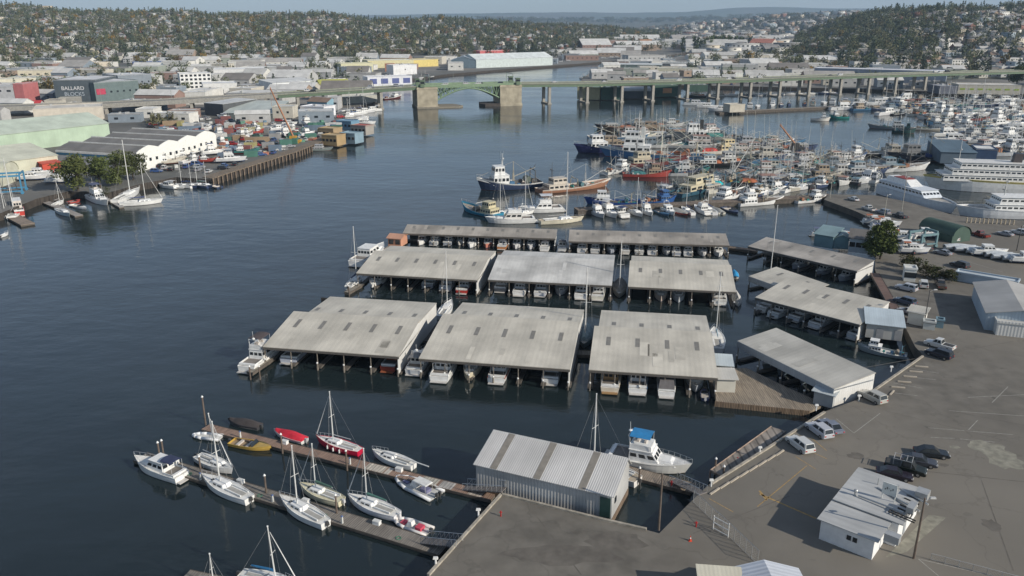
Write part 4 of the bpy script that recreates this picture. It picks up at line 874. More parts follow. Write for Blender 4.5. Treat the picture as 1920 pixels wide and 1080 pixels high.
# painted bay lines and patches: thin sheets on the asphalt
mb=MB()
def line(p,q,w=.12,mi=0,lift=.004):
    (x0,y0),(x1,y1)=G(*p,ZQ),G(*q,ZQ);L=math.hypot(x1-x0,y1-y0);nx,ny=-(y1-y0)/L*w/2,(x1-x0)/L*w/2
    mb.add([(x0+nx,y0+ny,ZQ+lift),(x0-nx,y0-ny,ZQ+lift),(x1-nx,y1-ny,ZQ+lift),(x1+nx,y1+ny,ZQ+lift)],[(0,1,2,3)],mi)
for a in (((1424,926),(1530,972)),((1438,938),(1424,920))):line(*a,w=.3,mi=1)
for a in (((1420,950),(1513,873)),((1330,935),(1375,960)),((1520,820),(1550,845)),((1492,856),(1530,880)),((1505,840),(1550,860))):line(*a,w=.12,mi=1)
for a in (((1601,812),(1568,785)),((1601,812),(1650,775)),((1690,705),(1755,712)),((1675,718),(1730,728)),((1705,690),(1760,700)),((1780,770),(1920,780)),((1740,802),(1900,815)),((1745,820),(1790,822)),((1800,823),(1865,829)),((1816,806),(1833,788)),((1722,1048),(1860,1080)),((1722,1048),(1760,1080)),((1815,745),(1920,740)),((1860,755),(1890,725)),((1672,736),(1720,742)),((1664,556),(1690,562)),((1668,566),(1695,572)),((1672,576),(1700,582)),((1690,592),(1712,598)),((1780,480),(1880,510)),((1750,470),(1790,466))):line(*a,w=.11)
mb.m=[0 if i==0 else 1 for i in mb.m];struct(mb.build('road_markings',[M((.30,.29,.26),.8,.35,3),M((.34,.22,.08),.8,.3,3)]))
mb=MB()
def blob(u,v,rx,ry,seed,lift):
    r=random.Random(seed);x,y=G(u,v,ZQ);pts=[]
    for i in range(18):
        a=2*math.pi*i/18;k=r.uniform(.75,1.15);pts.append((x+rx*k*math.cos(a),y+ry*k*math.sin(a),ZQ+lift))
    mb.add(pts,[tuple(range(18))])
blob(1880,860,2.6,3.2,1,.004);blob(1848,838,2.6,2.,2,.008);blob(1790,838,.8,.5,3,.004);
pt=[G(u,v,ZQ) for u,v in ((1742,965),(1775,970),(1700,1035),(1660,1045))];mb.add([(x,y,ZQ+.004) for x,y in pt],[(0,1,2,3)])
struct(mb.build('concrete_patch',M((.22,.21,.17),.9,.3,1.)))
mb=MB();blob(1605,855,1.2,1.,5,.005);blob(1150,1015,4,2.2,7,.006);blob(1770,872,.8,.5,8,.005);blob(1860,985,1.2,1.4,9,.005);blob(1050,1040,7,2.,11,.005);line((1790,772),(1935,800),.35,0,.007);line((1700,880),(1935,905),.18,0,.007);line((1560,700),(1900,640),.15,0,.007);line((1000,960),(1090,1078),.15,0,.007);line((1300,1000),(1480,930),.16,0,.007);line((1840,900),(1900,1070),.14,0,.007);line((1660,770),(1900,830),.12,0,.007);struct(mb.build('asphalt_patch',M((.118,.107,.092),.95,.2,.8)))
# parked cars
car(1522,857,1478,823,'suv',(.62,.62,.60),'white estate car parked nearest the service pier')
car(1556,828,1515,798,'suv',(.50,.51,.54),'silver hatchback parked second along the quay beside the white estate')
car(1574,818,1540,792,'sedan',(.20,.22,.27),'grey sedan half hidden behind the silver hatchback')
car(1655,760,1616,740,'suv',(.45,.44,.40),'silver car with surfboards on its roof by the gate shelter')
car(1785,658,1738,645,'pickup',(.62,.62,.60),'white pickup parked by the upper quay corner')
car(1782,676,1738,662,'suv',(.03,.035,.05),'black suv parked next to the white pickup at the upper quay')
car(1715,851,1776,858,'sedan',(.02,.025,.03),'black sedan parked behind the office, farthest from it')
car(1690,864,1755,876,'sedan',(.06,.065,.08),'dark grey sedan between the black sedan and the pickup')
car(1662,874,1732,892,'pickup',(.02,.025,.02),'dark pickup with ladder rack parked behind the white office',rack=True)
car(1640,888,1712,902,'sedan',(.025,.02,.03),'dark car tucked against the back wall of the white office')
car(1716,548,1682,540,'suv',(.5,.51,.53),'silver suv parked beside the white office container')
car(1733,548,1729,527,'suv',(.62,.61,.58),'white car parked nose to the hedge')
car(1768,548,1758,529,'pickup',(.12,.09,.07),'brown pickup parked nose to the hedge')
car(1900,445,1868,438,'sedan',(.35,.36,.38),'silver sedan parked at the right edge of the pier')
car(1925,442,1896,436,'suv',(.5,.5,.5),'pale suv parked behind the silver sedan at the right edge')
car(1612,380,1588,372,'sedan',(.5,.52,.53),'silver car on the narrow end of the pier')
car(1668,404,1642,398,'suv',(.25,.27,.3),'grey suv on the pier near the light mast')
car(1700,412,1675,404,'pickup',(.05,.05,.06),'black pickup on the pier below the motor yacht')
car(1720,480,1690,470,'suv',(.04,.045,.05),'black suv beside the travel lift')
car(1745,472,1715,462,'pickup',(.1,.11,.12),'dark pickup parked behind the round tree')

def on_dock(p,q,t,off,z,fn,name,label,cat):
    (x0,y0),(x1,y1)=G(*p,z),G(*q,z);a=math.atan2(y1-y0,x1-x0);x=x0+(x1-x0)*t-math.sin(a)*off;y=y0+(y1-y0)*t+math.cos(a)*off
    o=empty(name,x,y,z,a);fn(o);return tag(o,label,cat,auto=True)
def f_box(o):
    mb=MB();mb.tbox(-.5,.5,.3,.01,-.48,.48,.28,.5);mb.build('box',M(WHITE,.5),o);mb=MB();mb.tbox(-.54,.54,.33,.5,-.5,.5,.26,.6);mb.build('lid',M((.6,.6,.57),.4),o)
def f_ped(o):
    mb=MB();mb.tbox(-.12,.12,.12,.01,-.1,.1,.1,1.0);mb.build('post',M((.55,.55,.52),.5),o);mb=MB();mb.tbox(-.14,.14,.14,1.,-.08,.08,.08,1.15);mb.build('cap',M((.1,.15,.3),.5),o)
def f_hose(o):
    mb=MB()
    for i in range(12):
        t0,t1=2*math.pi*i/12,2*math.pi*(i+1)/12;mb.tube((.32*math.cos(t0),.32*math.sin(t0),.06),(.32*math.cos(t1),.32*math.sin(t1),.06),.045,n=5)
    mb.build('coil',M((.05,.2,.12),.6),o)
DK2=((263,856),(832,1030));DK1=((385,800),(925,931))
for t in (.12,.36,.58,.80):on_dock(*DK2,t,.85,.5,f_box,'dock_box','white dock box on the grey sailboat dock','dock box')
for t in (.25,.5,.72):on_dock(*DK2,t,-.9,.5,f_ped,'power_pedestal','short power pedestal on the grey sailboat dock','pedestal')
for t in (.2,.45,.66,.88):on_dock(*DK2,t,-.5,.5,f_hose,'hose_coil','coiled green hose on the grey sailboat dock','hose')
for t in (.3,.7):on_dock(*DK1,t,.6,.5,f_box,'dock_box','white dock box on the brown plank dock','dock box')
for t in (.15,.55):on_dock(*DK1,t,-.6,.5,f_ped,'power_pedestal','short power pedestal on the brown plank dock','pedestal')

for q_ in ((1708,573,1684,566,'suv',(.1,.12,.16),'dark blue suv in the angled parking strip by the fenced walkway'),(1716,592,1690,584,'sedan',(.4,.4,.41),'silver sedan in the angled parking strip by the fenced walkway'),(1795,455,1770,446,'van',(.58,.58,.56),'white van parked below the green storage tent'),(1850,447,1826,440,'pickup',(.22,.04,.03),'red pickup parked on the pier right of the storage tent'),(1812,505,1786,497,'suv',(.05,.05,.055),'black suv in front of the row of wrapped boats'),(1640,398,1618,391,'pickup',(.5,.5,.49),'pale pickup on the narrow part of the pier'),(1780,480,1755,474,'sedan',(.3,.32,.35),'grey sedan beside the stored boats on the right yard')):
    car(*q_)
# =====================================================================
# NEAR BOATS
# =====================================================================
BL=(.03,.05,.16)
def two(u,v,L,az,out=True):
    # pixel of the near end, length in metres, heading away from us (deg clockwise from +y)
    x,y=G(u,v);q=PX(x+math.sin(R(az))*L,y+math.cos(R(az))*L);return (q,(u,v)) if out else ((u,v),q)
cruiser((343,902),(258,872),'white cabin cruiser with navy canopy at the outer end of the grey dock',canopy=(.03,.04,.09),B=2.9)
sailboat((371,862),(436,890),'white sailboat with blue cockpit frame moored inside the grey dock end',lean=.8,stripe=None,mast=1.25,cover=None)
rib((415,824),(363,818),'grey white inflatable dinghy beside the brown dock end',ob=0,console=False)
skiff((434,832),(507,845),'yellow and brown varnished open motorboat beside the brown dock',(.45,.30,.07),inner=(.30,.22,.14),B=2.3,boot=(.12,.08,.04))
skiff((488,804),(430,793),'dark covered boat moored behind the brown dock',(.05,.05,.055),cover=(.05,.042,.04),B=2.)
skiff((572,830),(516,813),'small boat under a bright red cover',(.6,.6,.58),cover=(.55,.02,.04),ob=(.4,.4,.4),B=2.1)
sailboat((676,853),(596,829),'red hulled sailboat with white deck moored behind the brown dock',(.50,.015,.05),mast=1.25,jib=True,ob=False,boot=(.3,.01,.03),B=2.4,spr=1,fend=(range(3,10,2),1),stripe=None)
o=sailboat((776,880),(701,855),'white sailboat without standing mast at the shore end of the brown dock',mast=None,ob=False,B=2.4)
mb=MB();mb.tube((-6.5,.1,1.35),(3,.1,1.5),.09,n=6);mb.build('lowered_mast',M((.6,.6,.58),.4),o)
rib((820,933),(744,897),'grey inflatable with console canopy and twin outboards',ob=2,cover=(.62,.62,.6))
sailboat((642,947),(564,918),'sailboat with yellowish deck and green boom cover between the docks',(.62,.58,.42),cover=(.08,.16,.12),mast=1.15,deckc=(.55,.52,.38),B=2.5,ob='w')
sailboat((746,974),(655,940),'white sailboat with green sail cover between docks near the pink dinghy',(.66,.66,.68),cover=(.10,.22,.18),mast=1.2,B=2.6,jib=(.7,.7,.68),ob='w')
rib((806,1001),(741,977),'inflatable dinghy full of red and pink gear near the gangway',tube=(.62,.6,.58),ob=1,console=True,seatc=(.5,.06,.1))
sailboat((612,990),(528,943),'white sailboat moored on the near side of the grey dock, centre',mast=1.2,B=2.6,cover=None,jib=False)
sailboat((469,944),(382,903),'white sailboat moored on the near side of the grey dock, left',mast=1.2,B=2.7,jib=False,deckc=(.64,.64,.62))
sailboat((452,1085),(560,1110),'sailboat with bright blue cover cut off by the bottom edge',cover=(.02,.14,.30),mast=1.15,lean=.3,tarp=None,jib=(.66,.66,.64))
sailboat((440,1120),(380,1100),'sailboat with only its mast showing at the bottom edge',mast=1.1,jib=False)
cruiser((1142,857),(1290,888),'grey white trawler yacht with blue canopy alongside the timber dock',(.58,.58,.55),canopy=(.02,.19,.42),fly=True,B=4.2,boot=(.12,.08,.05),name='trawler_yacht',arch=True)
sailboat((1196,910),(1080,862),'tall masted sailboat with blue sail cover behind the grey shed',cover=(.02,.18,.42),mast=1.25,jib=False,spr=1,B=3.6,hullc=(.68,.66,.62),boot=(.3,.05,.04),bx=.2,deckc=(.4,.34,.26))
sailboat(*two(653,544,9.5,9.5,False),'tall sailboat with blue cover lying outside the second row boathouse',cover=(.03,.05,.12),mh=13,B=2.8,jib=False)
cruiser(*two(462,699,13,14,False),'flybridge motor yacht with dark brown canopy outside the front row',canopy=(.07,.055,.055),fly=True,B=3.9,name='flybridge_yacht')
cruiser(*two(668,500,17,16,False),'large white houseboat yacht with flat sundeck outside the second row',canopy=None,fly=False,B=5.2,name='houseboat_yacht',rail=False)
bldg('small salmon coloured floating cabin at the end of the back row',(728,461),(752,463),440,4.5,'gable',(.5,.25,.16),(.55,.3,.2),z=.6,h=2.4,rh=.7,wr=1,wc=2,name='floating_cabin',cat='cabin')
dock('small float under the salmon coloured cabin',(722,465),(758,467),6,(.35,.3,.25),z=.6)
sailboat(*two(1094,655,10,9.5,True),'blue grey tarpaulin covered sailboat between middle and right front boathouses',(.20,.27,.31),mh=14.5,jib=False,tarp=(.22,.30,.34),ob=False)
sailboat(*two(1160,560,11,9.5,True),'grey tarpaulin covered sailboat between the second row boathouses',(.3,.29,.26),mh=11.5,jib=False,tarp=(.27,.25,.22),ob=False)
sailboat(*two(1346,662,11,9.5,False),'white sailboat with pale blue boom cover right of the front row',(.66,.68,.68),cover=(.30,.42,.48),mh=13,jib=False,spr=2,B=3.4,ob=False)
sailboat(*two(1384,576,7,9.5,True),'small white covered sailboat right of the second row boathouse',mast=None,tarp=(.45,.44,.42))
skiff(*two(1379,523,5,9.5,False),'small boat with bright blue cover behind the second row',cover=(.02,.25,.5))
sailboat(*two(1440,543,11,20,False),'sailboat whose tall mast rises above the narrow roof strip',mh=18,B=3,jib=False,ob=False)
cruiser(*two(775,704,10,9.5,False),'grey cruiser moored between left and middle front boathouses',(.42,.44,.46),canopy=(.2,.2,.2),B=3.6,name='motorboat',arch=True)
sailboat(*two(826,600,10,9.5,False),'sailboat showing its white mast behind the middle front boathouse',mh=12.5,B=2.8,jib=False,ob=False)
skiff(*two(1322,752,3.2,9.5,False),'dark blue tender tied by the last slip of the front row',(.05,.06,.13),ob=(.4,.4,.4),B=1.6,boot=(.05,.05,.1))
workboat((1700,672),(1610,656),'low grey and white work boat tied below the lean-to shed',(.28,.32,.33),WHITE,boot=(.05,.06,.06),mast=0,boom=False,k=.45,B=3,name='work_boat',cat='work boat',deckc=(.6,.6,.58),clutter=True,low=.1)
# boats in the slips: each noses in or out of its roofed slip
rs=random.Random(5)
AX=R(90-9.5)
def slip(u,v,kind,out,L,label,az=9.5,**kw):
    """u,v: waterline pixel of the end that shows; out: bow towards us"""
    x,y=G(u,v);a=R(az);x1,y1=x+math.sin(a)*L,y+math.cos(a)*L
    p,q=PX(x,y),PX(x1,y1);st,bw=(q,p) if out else (p,q)
    return kind(st,bw,label,**kw)
slip(541,683,cruiser,False,11,'grey blue cruiser in the left slip of the left front boathouse',hullc=(.42,.45,.52),canopy=None,B=3.8)
slip(727,698,cruiser,False,11,'varnished mahogany cruiser with red transom in the left front boathouse',hullc=(.26,.05,.03),wood=(.30,.09,.04),canopy=None,B=3.2,boot=(.25,.03,.02))
slip(823,717,cruiser,False,11,'broad white motor cruiser with grey covers in the middle front boathouse',canopy=(.25,.26,.28),B=4.0,fly=False)
slip(876,716,cruiser,True,10,'cream boat nosing bow first out of the middle front boathouse',hullc=(.55,.5,.38),canopy=None,B=3.2)
slip(930,720,cruiser,False,11,'white boat with red trim and twin engines in the middle front boathouse',stripe=(.35,.08,.05),canopy=(.2,.22,.25),B=3.6)
slip(1031,722,cruiser,False,11,'white cruiser in the right slip of the middle front boathouse',canopy=(.15,.16,.18),B=3.4)
slip(1143,738,cruiser,False,11,'cream cruiser with timber cockpit in the first slip of the right boathouse',hullc=(.62,.56,.46),wood=(.30,.18,.08),canopy=None,B=3.6)
slip(1195,740,cruiser,False,11,'white cruiser with blue stripe in the second slip of the right boathouse',stripe=(.03,.09,.2),canopy=(.04,.05,.13),B=3.7)
slip(1249,746,cruiser,False,11,'white round sterned boat with brown hatch in the right front boathouse',canopy=None,wood=None,B=3.3,aftc=(.14,.13,.13))
slip(1304,738,cruiser,True,10,'grey boat nosing out bow first in the last slip of the right boathouse',hullc=(.32,.35,.38),canopy=None,B=3.4)
for i,(u,v,ou,c,cn,cat) in enumerate([(697,542,1,WHITE,None,'white boat nosing bow out at the left of the second row'),(801,541,0,(.3,.31,.33),(.04,.04,.05),'dark canvassed cruiser in the left boathouse of the second row'),(834,546,0,(.55,.58,.62),(.3,.33,.36),'pale blue grey boat next to the red one in the second row'),(865,552,0,(.42,.04,.03),None,'red sterned tug style boat in the second row left boathouse'),
   (937,549,0,(.2,.2,.2),(.06,.06,.06),'dark boat in the first slip of the middle second row boathouse'),(972,556,0,WHITE,(.25,.27,.3),'white boat with windows in the second slip, middle second row'),(1012,557,0,(.6,.61,.63),(.05,.07,.14),'white boat with navy canvas, third slip of middle second row'),(1049,556,1,(.5,.5,.5),None,'grey covered bow in the fourth slip of the middle second row'),(1088,562,0,WHITE,(.3,.33,.36),'white cruiser in the fifth slip of the middle second row'),(1120,564,0,(.6,.58,.5),None,'cream cruiser in the last slip of the middle second row'),
   (1239,567,1,(.5,.42,.36),(.06,.06,.07),'brown trimmed bow nosing out of the right second row boathouse'),(1272,569,1,(.5,.53,.54),(.2,.22,.24),'pale grey bow nosing out of the right second row boathouse'),(1350,573,0,WHITE,None,'white cruiser in the last slip of the right second row boathouse')]):
    slip(u,v,cruiser,bool(ou),9.5,cat,hullc=c,canopy=cn,B=3.3,rail=bool(ou))
for u,v,ou,c,l in [(881,466,1,WHITE,'white bow with dark canvas in the back row, leftmost berth used'),(911,466,1,(.5,.2,.15),'red trimmed bow in the back row beside the leftmost one'),(940,469,0,(.45,.2,.08),'orange hulled runabout in the back row'),(966,468,1,(.55,.55,.55),'third grey bow in the back row left half'),(993,469,1,(.5,.5,.52),'grey blue bow beside the white runabout in the back row'),(1020,472,0,WHITE,'white runabout in the last berth of the back row left half'),(1053,472,0,(.55,.56,.55),'tall white cruiser between the two back row halves'),
   (1198,478,0,(.5,.5,.48),'low cream stern in the back row right half'),(1290,481,0,(.5,.52,.52),'pale stern in the back row right half'),(1318,482,1,(.58,.58,.57),'pale bow second from the right in the back row'),(1348,483,1,WHITE,'white bow at the right end of the back row')]:
    slip(u,v,cruiser,bool(ou),8,l,hullc=c,canopy=(.08,.08,.09),B=2.9,rail=False,radar=False)
for i,u in enumerate((786,812,838,860,1090,1115,1145,1172,1222,1250,1268)):
    slip(u,461+(i>3)*(14+(u-1090)*.03),cruiser,i%3==0,7.5,'boat in a shaded berth of the back row',hullc=[WHITE,(.45,.46,.46),(.3,.33,.38),(.55,.53,.48)][i%4],canopy=(.08,.08,.09),B=2.8,rail=False,radar=False,auto=True)
for u,v,c,l in [(1448,596,(.5,.54,.56),'pale blue covered boat in the first slip of the skylit boathouse'),(1425,585,(.55,.55,.53),'white boat tied left of the skylit boathouse'),(1487,603,(.42,.46,.50),'grey covered sailboat in the second slip of the skylit boathouse'),(1525,616,(.5,.53,.56),'pale cruiser with railings in the third slip of the skylit boathouse'),(1598,637,(.45,.48,.5),'pale boat in the last slip of the skylit boathouse')]:
    slip(u,v,cruiser,False,9,l,az=48,hullc=c,canopy=(.28,.32,.35),B=3.1,rail=False)
for u,v,c,l in [(1430,695,(.1,.12,.14),'dark boat in the first slip under the plain gravel roof'),(1458,705,(.15,.2,.24),'blue covered boat in the middle slip under the plain gravel roof'),(1500,722,(.25,.3,.33),'grey boat in the last slip under the plain gravel roof'),(1485,505,(.3,.33,.38),'blue grey boat under the weathered brown roof'),(1530,517,(.25,.27,.3),'covered boat under the weathered brown roof, middle slip'),(1572,528,(.3,.33,.36),'pale boat under the weathered brown roof, right slip')]:
    slip(u,v,cruiser,True,8,l,az=50,hullc=c,canopy=(.12,.15,.18),B=2.8,rail=False)
# =====================================================================
# FISHING FLEET AND YACHTS  (large ones placed one by one)
# =====================================================================
wb=workboat
wb((1012,349),(898,356),'large navy and white fishing vessel tied outside the fleet, lattice mast aft',(.025,.04,.085),WHITE,stripe=(.6,.6,.58),B=10,k=1.6,fwd=True,seed=3,decks=1,deckc=(.35,.26,.2))
wb((1010,362),(1140,348),'rust orange and cream old fishing vessel lying behind the navy one',(.30,.15,.09),(.5,.45,.38),boot=(.35,.2,.12),stripe=(.6,.55,.48),B=8,fwd=False,seed=8,k=1.,deckc=(.4,.22,.14))
wb((935,408),(868,392),'bright teal blue wooden boat with bow pointing left beside the yachts',(.02,.20,.32),(.5,.45,.3),boot=(.3,.05,.04),fwd=False,mast=0,boom=False,seed=2,B=6.5,k=.95,low=.7)
cruiser((1003,416),(913,418),'white motor sailer yacht with row of cabin windows by the back row',canopy=None,fly=True,B=5,name='motor_yacht',arch=True,wood=(.66,.64,.6))
cruiser((1055,395),(975,398),'white two deck houseboat yacht moored behind the motor sailer',canopy=(.5,.52,.55),fly=True,B=6,name='houseboat_yacht')
sailboat((1012,420),(1092,414),'cream wooden schooner with tall masts next to the back row',(.62,.58,.46),mh=21,B=4.6,ob=False,spr=2,deckc=(.5,.42,.3),jib=False)
sailboat((915,408),(952,400),'white sailboat with tall mast behind the motor sailer',mh=14,ob=False,B=3)
sailboat((960,405),(1000,400),'sailboat with tall bare mast between the houseboat and the motor sailer',mh=13,ob=False,B=3)
wb((1195,384),(1098,382),'cobalt blue fishing boat with white wheelhouse at the work pier',(.015,.06,.24),WHITE,boot=(.02,.08,.2),fwd=True,seed=5,B=6,k=.85)
wb((1132,328),(1180,318),'small white trawler with high bow between navy vessel and blue ship',(.62,.62,.6),WHITE,seed=6,B=6,k=.9,poles=True)
wb((1330,300),(1128,292),'big blue and white factory ship with red bottom in the middle of the fleet',(.06,.16,.32),WHITE,boot=(.4,.05,.03),stripe=(.6,.6,.57),B=11,k=1.7,decks=2,seed=9,stack=(.6,.6,.57),fwd=True,deckc=(.42,.36,.28))
wb((1200,282),(1080,286),'dark navy ship lying behind the blue and white factory ship',(.02,.025,.10),WHITE,boot=(.02,.02,.04),B=10,k=1.5,seed=10)
wb((1250,250),(1135,248),'brown rust covered barge ship at the back of the fleet',(.16,.10,.07),(.3,.22,.15),boot=(.1,.04,.03),B=10,k=1.3,seed=11,fwd=False,gear=(.2,.15,.1))
wb((1380,262),(1262,262),'grey trawler with black funnel mast at the back of the fleet',(.25,.25,.24),WHITE,B=10,k=1.6,seed=12,stack=(.03,.03,.03),gear=(.05,.2,.18))
wb((1265,370),(1420,330),'long dark teal seiner with orange waterline and turquoise tarpaulin forward',(.03,.09,.13),(.5,.45,.32),boot=(.42,.12,.06),B=8.5,k=1.15,fwd=False,seed=13,gear=(.0,.32,.36),deckc=(.2,.17,.13))
wb((1170,312),(1290,305),'dark red hulled vessel behind the small white trawler',(.12,.03,.03),(.45,.4,.3),B=9,k=1.2,seed=14,fwd=False)
wb((1290,290),(1395,285),'white hulled ship with cream house and red deck crane',(.6,.57,.5),(.6,.5,.3),B=8,k=1.2,seed=15,gear=(.4,.05,.04))
wb((1330,330),(1265,322),'black steel work barge with clutter behind the teal seiner',(.03,.03,.035),(.35,.33,.3),B=8,seed=16,k=1.,low=.6)
wb((1382,386),(1466,379),'white longliner lying along the work pier, right of the sailboats',WHITE,WHITE,boot=(.05,.05,.06),fwd=False,seed=17,B=5.5,k=.8)
wb((1490,381),(1546,375),'white gillnetter at the corner of the pier',WHITE,WHITE,fwd=True,seed=18,B=4.6,k=.7)
wb((1345,378),(1395,362),'white seiner with high flared bow behind the work pier',WHITE,WHITE,fwd=False,seed=19,B=5.5,k=.85)
wb((1200,382),(1265,378),'bright blue derrick barge beside the work pier',(.02,.08,.25),(.04,.12,.3),seed=20,B=6,k=.8)
wb((1560,300),(1622,298),'white and blue trawler in the middle basin edge',(.6,.61,.62),WHITE,stripe=(.04,.09,.22),seed=21,B=8,k=1.15,poles=False)
wb((1600,302),(1540,306),'white seiner with brown boom beside the middle basin',(.58,.56,.5),(.5,.46,.4),seed=22,B=7,k=1)
wb((1520,226),(1555,227),'cream motor yacht style boat alone at the basin entrance',(.62,.6,.55),WHITE,seed=23,B=6,k=.9,boom=False,clutter=False)
wb((1590,222),(1555,222),'green hulled fishing boat at the basin entrance',(.02,.22,.2),WHITE,seed=24,B=6,k=.9)
wb((1700,243),(1628,240),'grey fishing boat with low stern crossing the basin',(.2,.22,.23),(.5,.5,.48),seed=25,B=6,k=.9,fwd=False)
wb((1672,248),(1715,250),'dark green tug with square wheelhouse in the basin',(.02,.06,.06),(.03,.08,.08),seed=26,B=6.5,k=1,fwd=True)
wb((1800,300),(1665,300),'black and navy steel ship beyond the white ferry',(.03,.035,.05),(.2,.2,.2),seed=27,B=10,k=1.3,gear=(.03,.06,.2))
wb((1740,205),(1660,195),'blue and white schooner hulled boat under the bridge piers',(.1,.25,.45),WHITE,seed=28,B=7,k=1)
# the big white passenger ship, the fast white yacht and the white charter vessel
ship((2010,362),(1735,352),'large white passenger ship with three decks of windows and yellow band',WHITE,(.66,.65,.62),3,boot=(.10,.03,.02),stripe=(.5,.42,.15),hb=4.2,B=13,x0=-.44,x1=.42,masts=((.30,8),(-.05,12)),sheer=1.25,name='passenger_ship',cat='passenger ship')
t,root,info,L,z=ship((1655,362),(1788,402),'sleek white fast motor yacht with black bottom beside the pier',(.62,.66,.70),(.60,.64,.68),1,boot=(.02,.02,.02),hb=3.6,B=8.5,x0=-.46,x1=.22,funnel=None,masts=((-.2,4.),),sheer=1.0,name='fast_yacht',cat='motor yacht',fw=1.2)
mb=MB();mb.tbox(-.40*L,-.02*L,2.6,z,-.38*L,-.12*L,2.2,z+1.9,0);mb.tbox(-.30*L,-.12*L,2.0,z+1.92,-.3*L,-.14*L,1.9,z+2.1,1);mb.build('flybridge',[M(WHITE,.35),M((.25,.04,.03),.6)],root)
ship((1975,408),(1795,404),'white charter ship with bow railings right of the fast yacht',(.66,.67,.68),WHITE,2,boot=(.02,.02,.025),hb=2.6,B=9,x0=-.42,x1=.18,funnel=None,masts=((.05,9),),sheer=1.4,name='charter_ship',cat='ship')
wb((1840,392),(1900,386),'small boat with turquoise cover between passenger ship and charter ship',(.3,.35,.4),(.0,.35,.35),seed=31,B=5,k=.8,gear=(.0,.33,.33))
# big blue boat sheds among the fleet
bldg('big dark blue roofed floating boat shed among the far boats',(1762,306),(1828,308),262,22,'mono',(.10,.14,.18),(.10,.15,.19),z=1,h=5,rh=2.5,name='floating_shed',cat='boathouse')
bldg('navy box barge house with white top beyond the passenger ship',(1826,305),(1866,307),282,12,'flat',(.05,.09,.17),(.6,.6,.58),z=1,h=6,name='barge_house',cat='barge')
# random moored boats along the basin docks: each its own boat
HC=[WHITE,(.66,.66,.64),(.6,.6,.6),(.55,.56,.56),(.04,.06,.12),(.03,.03,.035),(.05,.14,.25),(.5,.47,.4),(.03,.14,.13),(.3,.05,.04),(.62,.6,.52)]
HN=['white','white','white','pale grey','navy','black','blue','cream','green','dark red','cream']
area_r=random.Random(77)
def row(p,q,n,az,lens,kinds,area,jit=.25,z=0):
    (x0,y0),(x1,y1)=G(*p),G(*q);r=area_r
    for i in range(n):
        t=(i+.5+r.uniform(-jit,jit))/n;x=x0+(x1-x0)*t;y=y0+(y1-y0)*t;L=r.uniform(*lens);a=R(az+r.uniform(-5,5)+(180 if r.random()<.35 else 0))
        dx,dy=math.sin(a)*L/2,math.cos(a)*L/2;st,bw=PX(x-dx,y-dy),PX(x+dx,y+dy);k=pick(r,kinds);ci=r.choice([0,1,3,4,4,5,5,6,6,7,8,9,10]);c=HC[ci];cn=HN[ci]
        if k=='s':
            ci=r.choice([0,1,2,4]);cv=pick(r,[(.03,.05,.15),(.05,.12,.3),(.5,.5,.48),(.1,.2,.16)]);sailboat(st,bw,'%s sailboat with furled sail %s'%(HN[ci],area),HC[ci],cover=cv,mast=r.uniform(1.1,1.4),auto=True,detail=False,ob=False,jib=r.random()<.5)
        elif k=='c':cruiser(st,bw,'%s cabin cruiser %s'%('white',area),pick(r,HC[:4]),canopy=pick(r,[None,(.04,.06,.15),(.2,.22,.25),(.5,.5,.5)]),fly=r.random()<.4,auto=True,rail=False,arch=r.random()<.4)
        elif k=='f':wb(st,bw,'%s fishing boat %s'%(cn,area),tuple(q*(.85 if sum(c)>1.2 else 1) for q in c),pick(r,[(.58,.58,.56),(.5,.49,.46),(.45,.42,.36),(.40,.41,.42),(.62,.62,.6),(.2,.24,.27),(.35,.28,.2)]),boot=pick(r,[(.2,.03,.02),(.03,.03,.03),(.03,.05,.1)]),fwd=r.random()<.6,auto=True,seed=i,poles=r.random()<.25,decks=pick(r,[0,0,1,1,1]),k=(L/18)**.55*r.uniform(.68,.95),roofc=pick(r,[None,(.3,.3,.3),(.35,.2,.15),(.15,.25,.3)]),stripe=pick(r,[None,None,WHITE]),gear=pick(r,[None,None,(.1,.12,.1),(.35,.12,.06),(.06,.2,.2)]))
        else:skiff(st,bw,'small %s open boat %s'%(cn,area),c,cover=pick(r,[None,None,(.1,.12,.16),(.3,.3,.28)]),auto=True)
row((1105,404),(1225,400),5,165,(9,12),'ccs','on the near side of the work pier')
row((1228,400),(1375,396),8,165,(8,11),'ssscb','on the near side of the work pier')
row((1245,362),(1340,352),4,150,(14,18),'f','behind the work pier')
row((1415,364),(1550,348),8,40,(12,16),'ffs','at the inner end of the work pier')
row((1400,348),(1560,332),6,85,(20,28),'f','in the rafted fleet left of the yacht')
row((1400,330),(1560,316),6,95,(20,28),'f','in the rafted fleet left of the yacht')
row((1410,318),(1560,308),5,80,(18,26),'f','in the rafted fleet left of the yacht')
row((1560,345),(1650,338),5,40,(13,18),'ffc','left of the fast white yacht')
row((1570,328),(1700,318),5,85,(20,28),'f','behind the fast white yacht')
row((1480,300),(1600,312),4,85,(18,26),'f','behind the fast white yacht')
row((1640,290),(1740,296),3,90,(20,26),'f','beyond the passenger ship bow')
row((1340,310),(1480,298),5,85,(22,30),'f','at the right of the big factory ship')
row((1380,288),(1500,280),5,95,(20,28),'f','at the far right of the rafted fleet')
row((1390,274),(1480,270),4,85,(20,28),'f','at the far right of the rafted fleet')
row((1150,275),(1390,277),6,95,(26,36),'f','in the middle of the rafted fleet')
row((1140,262),(1330,250),6,85,(24,34),'f','at the far left of the rafted fleet')
row((1150,242),(1300,234),4,95,(22,30),'f','at the back of the rafted fleet')
row((1290,348),(1420,340),6,55,(13,18),'ff','between the teal seiner and the work pier')
row((1200,332),(1300,322),4,95,(18,24),'f','in the dark gap beside the teal seiner')
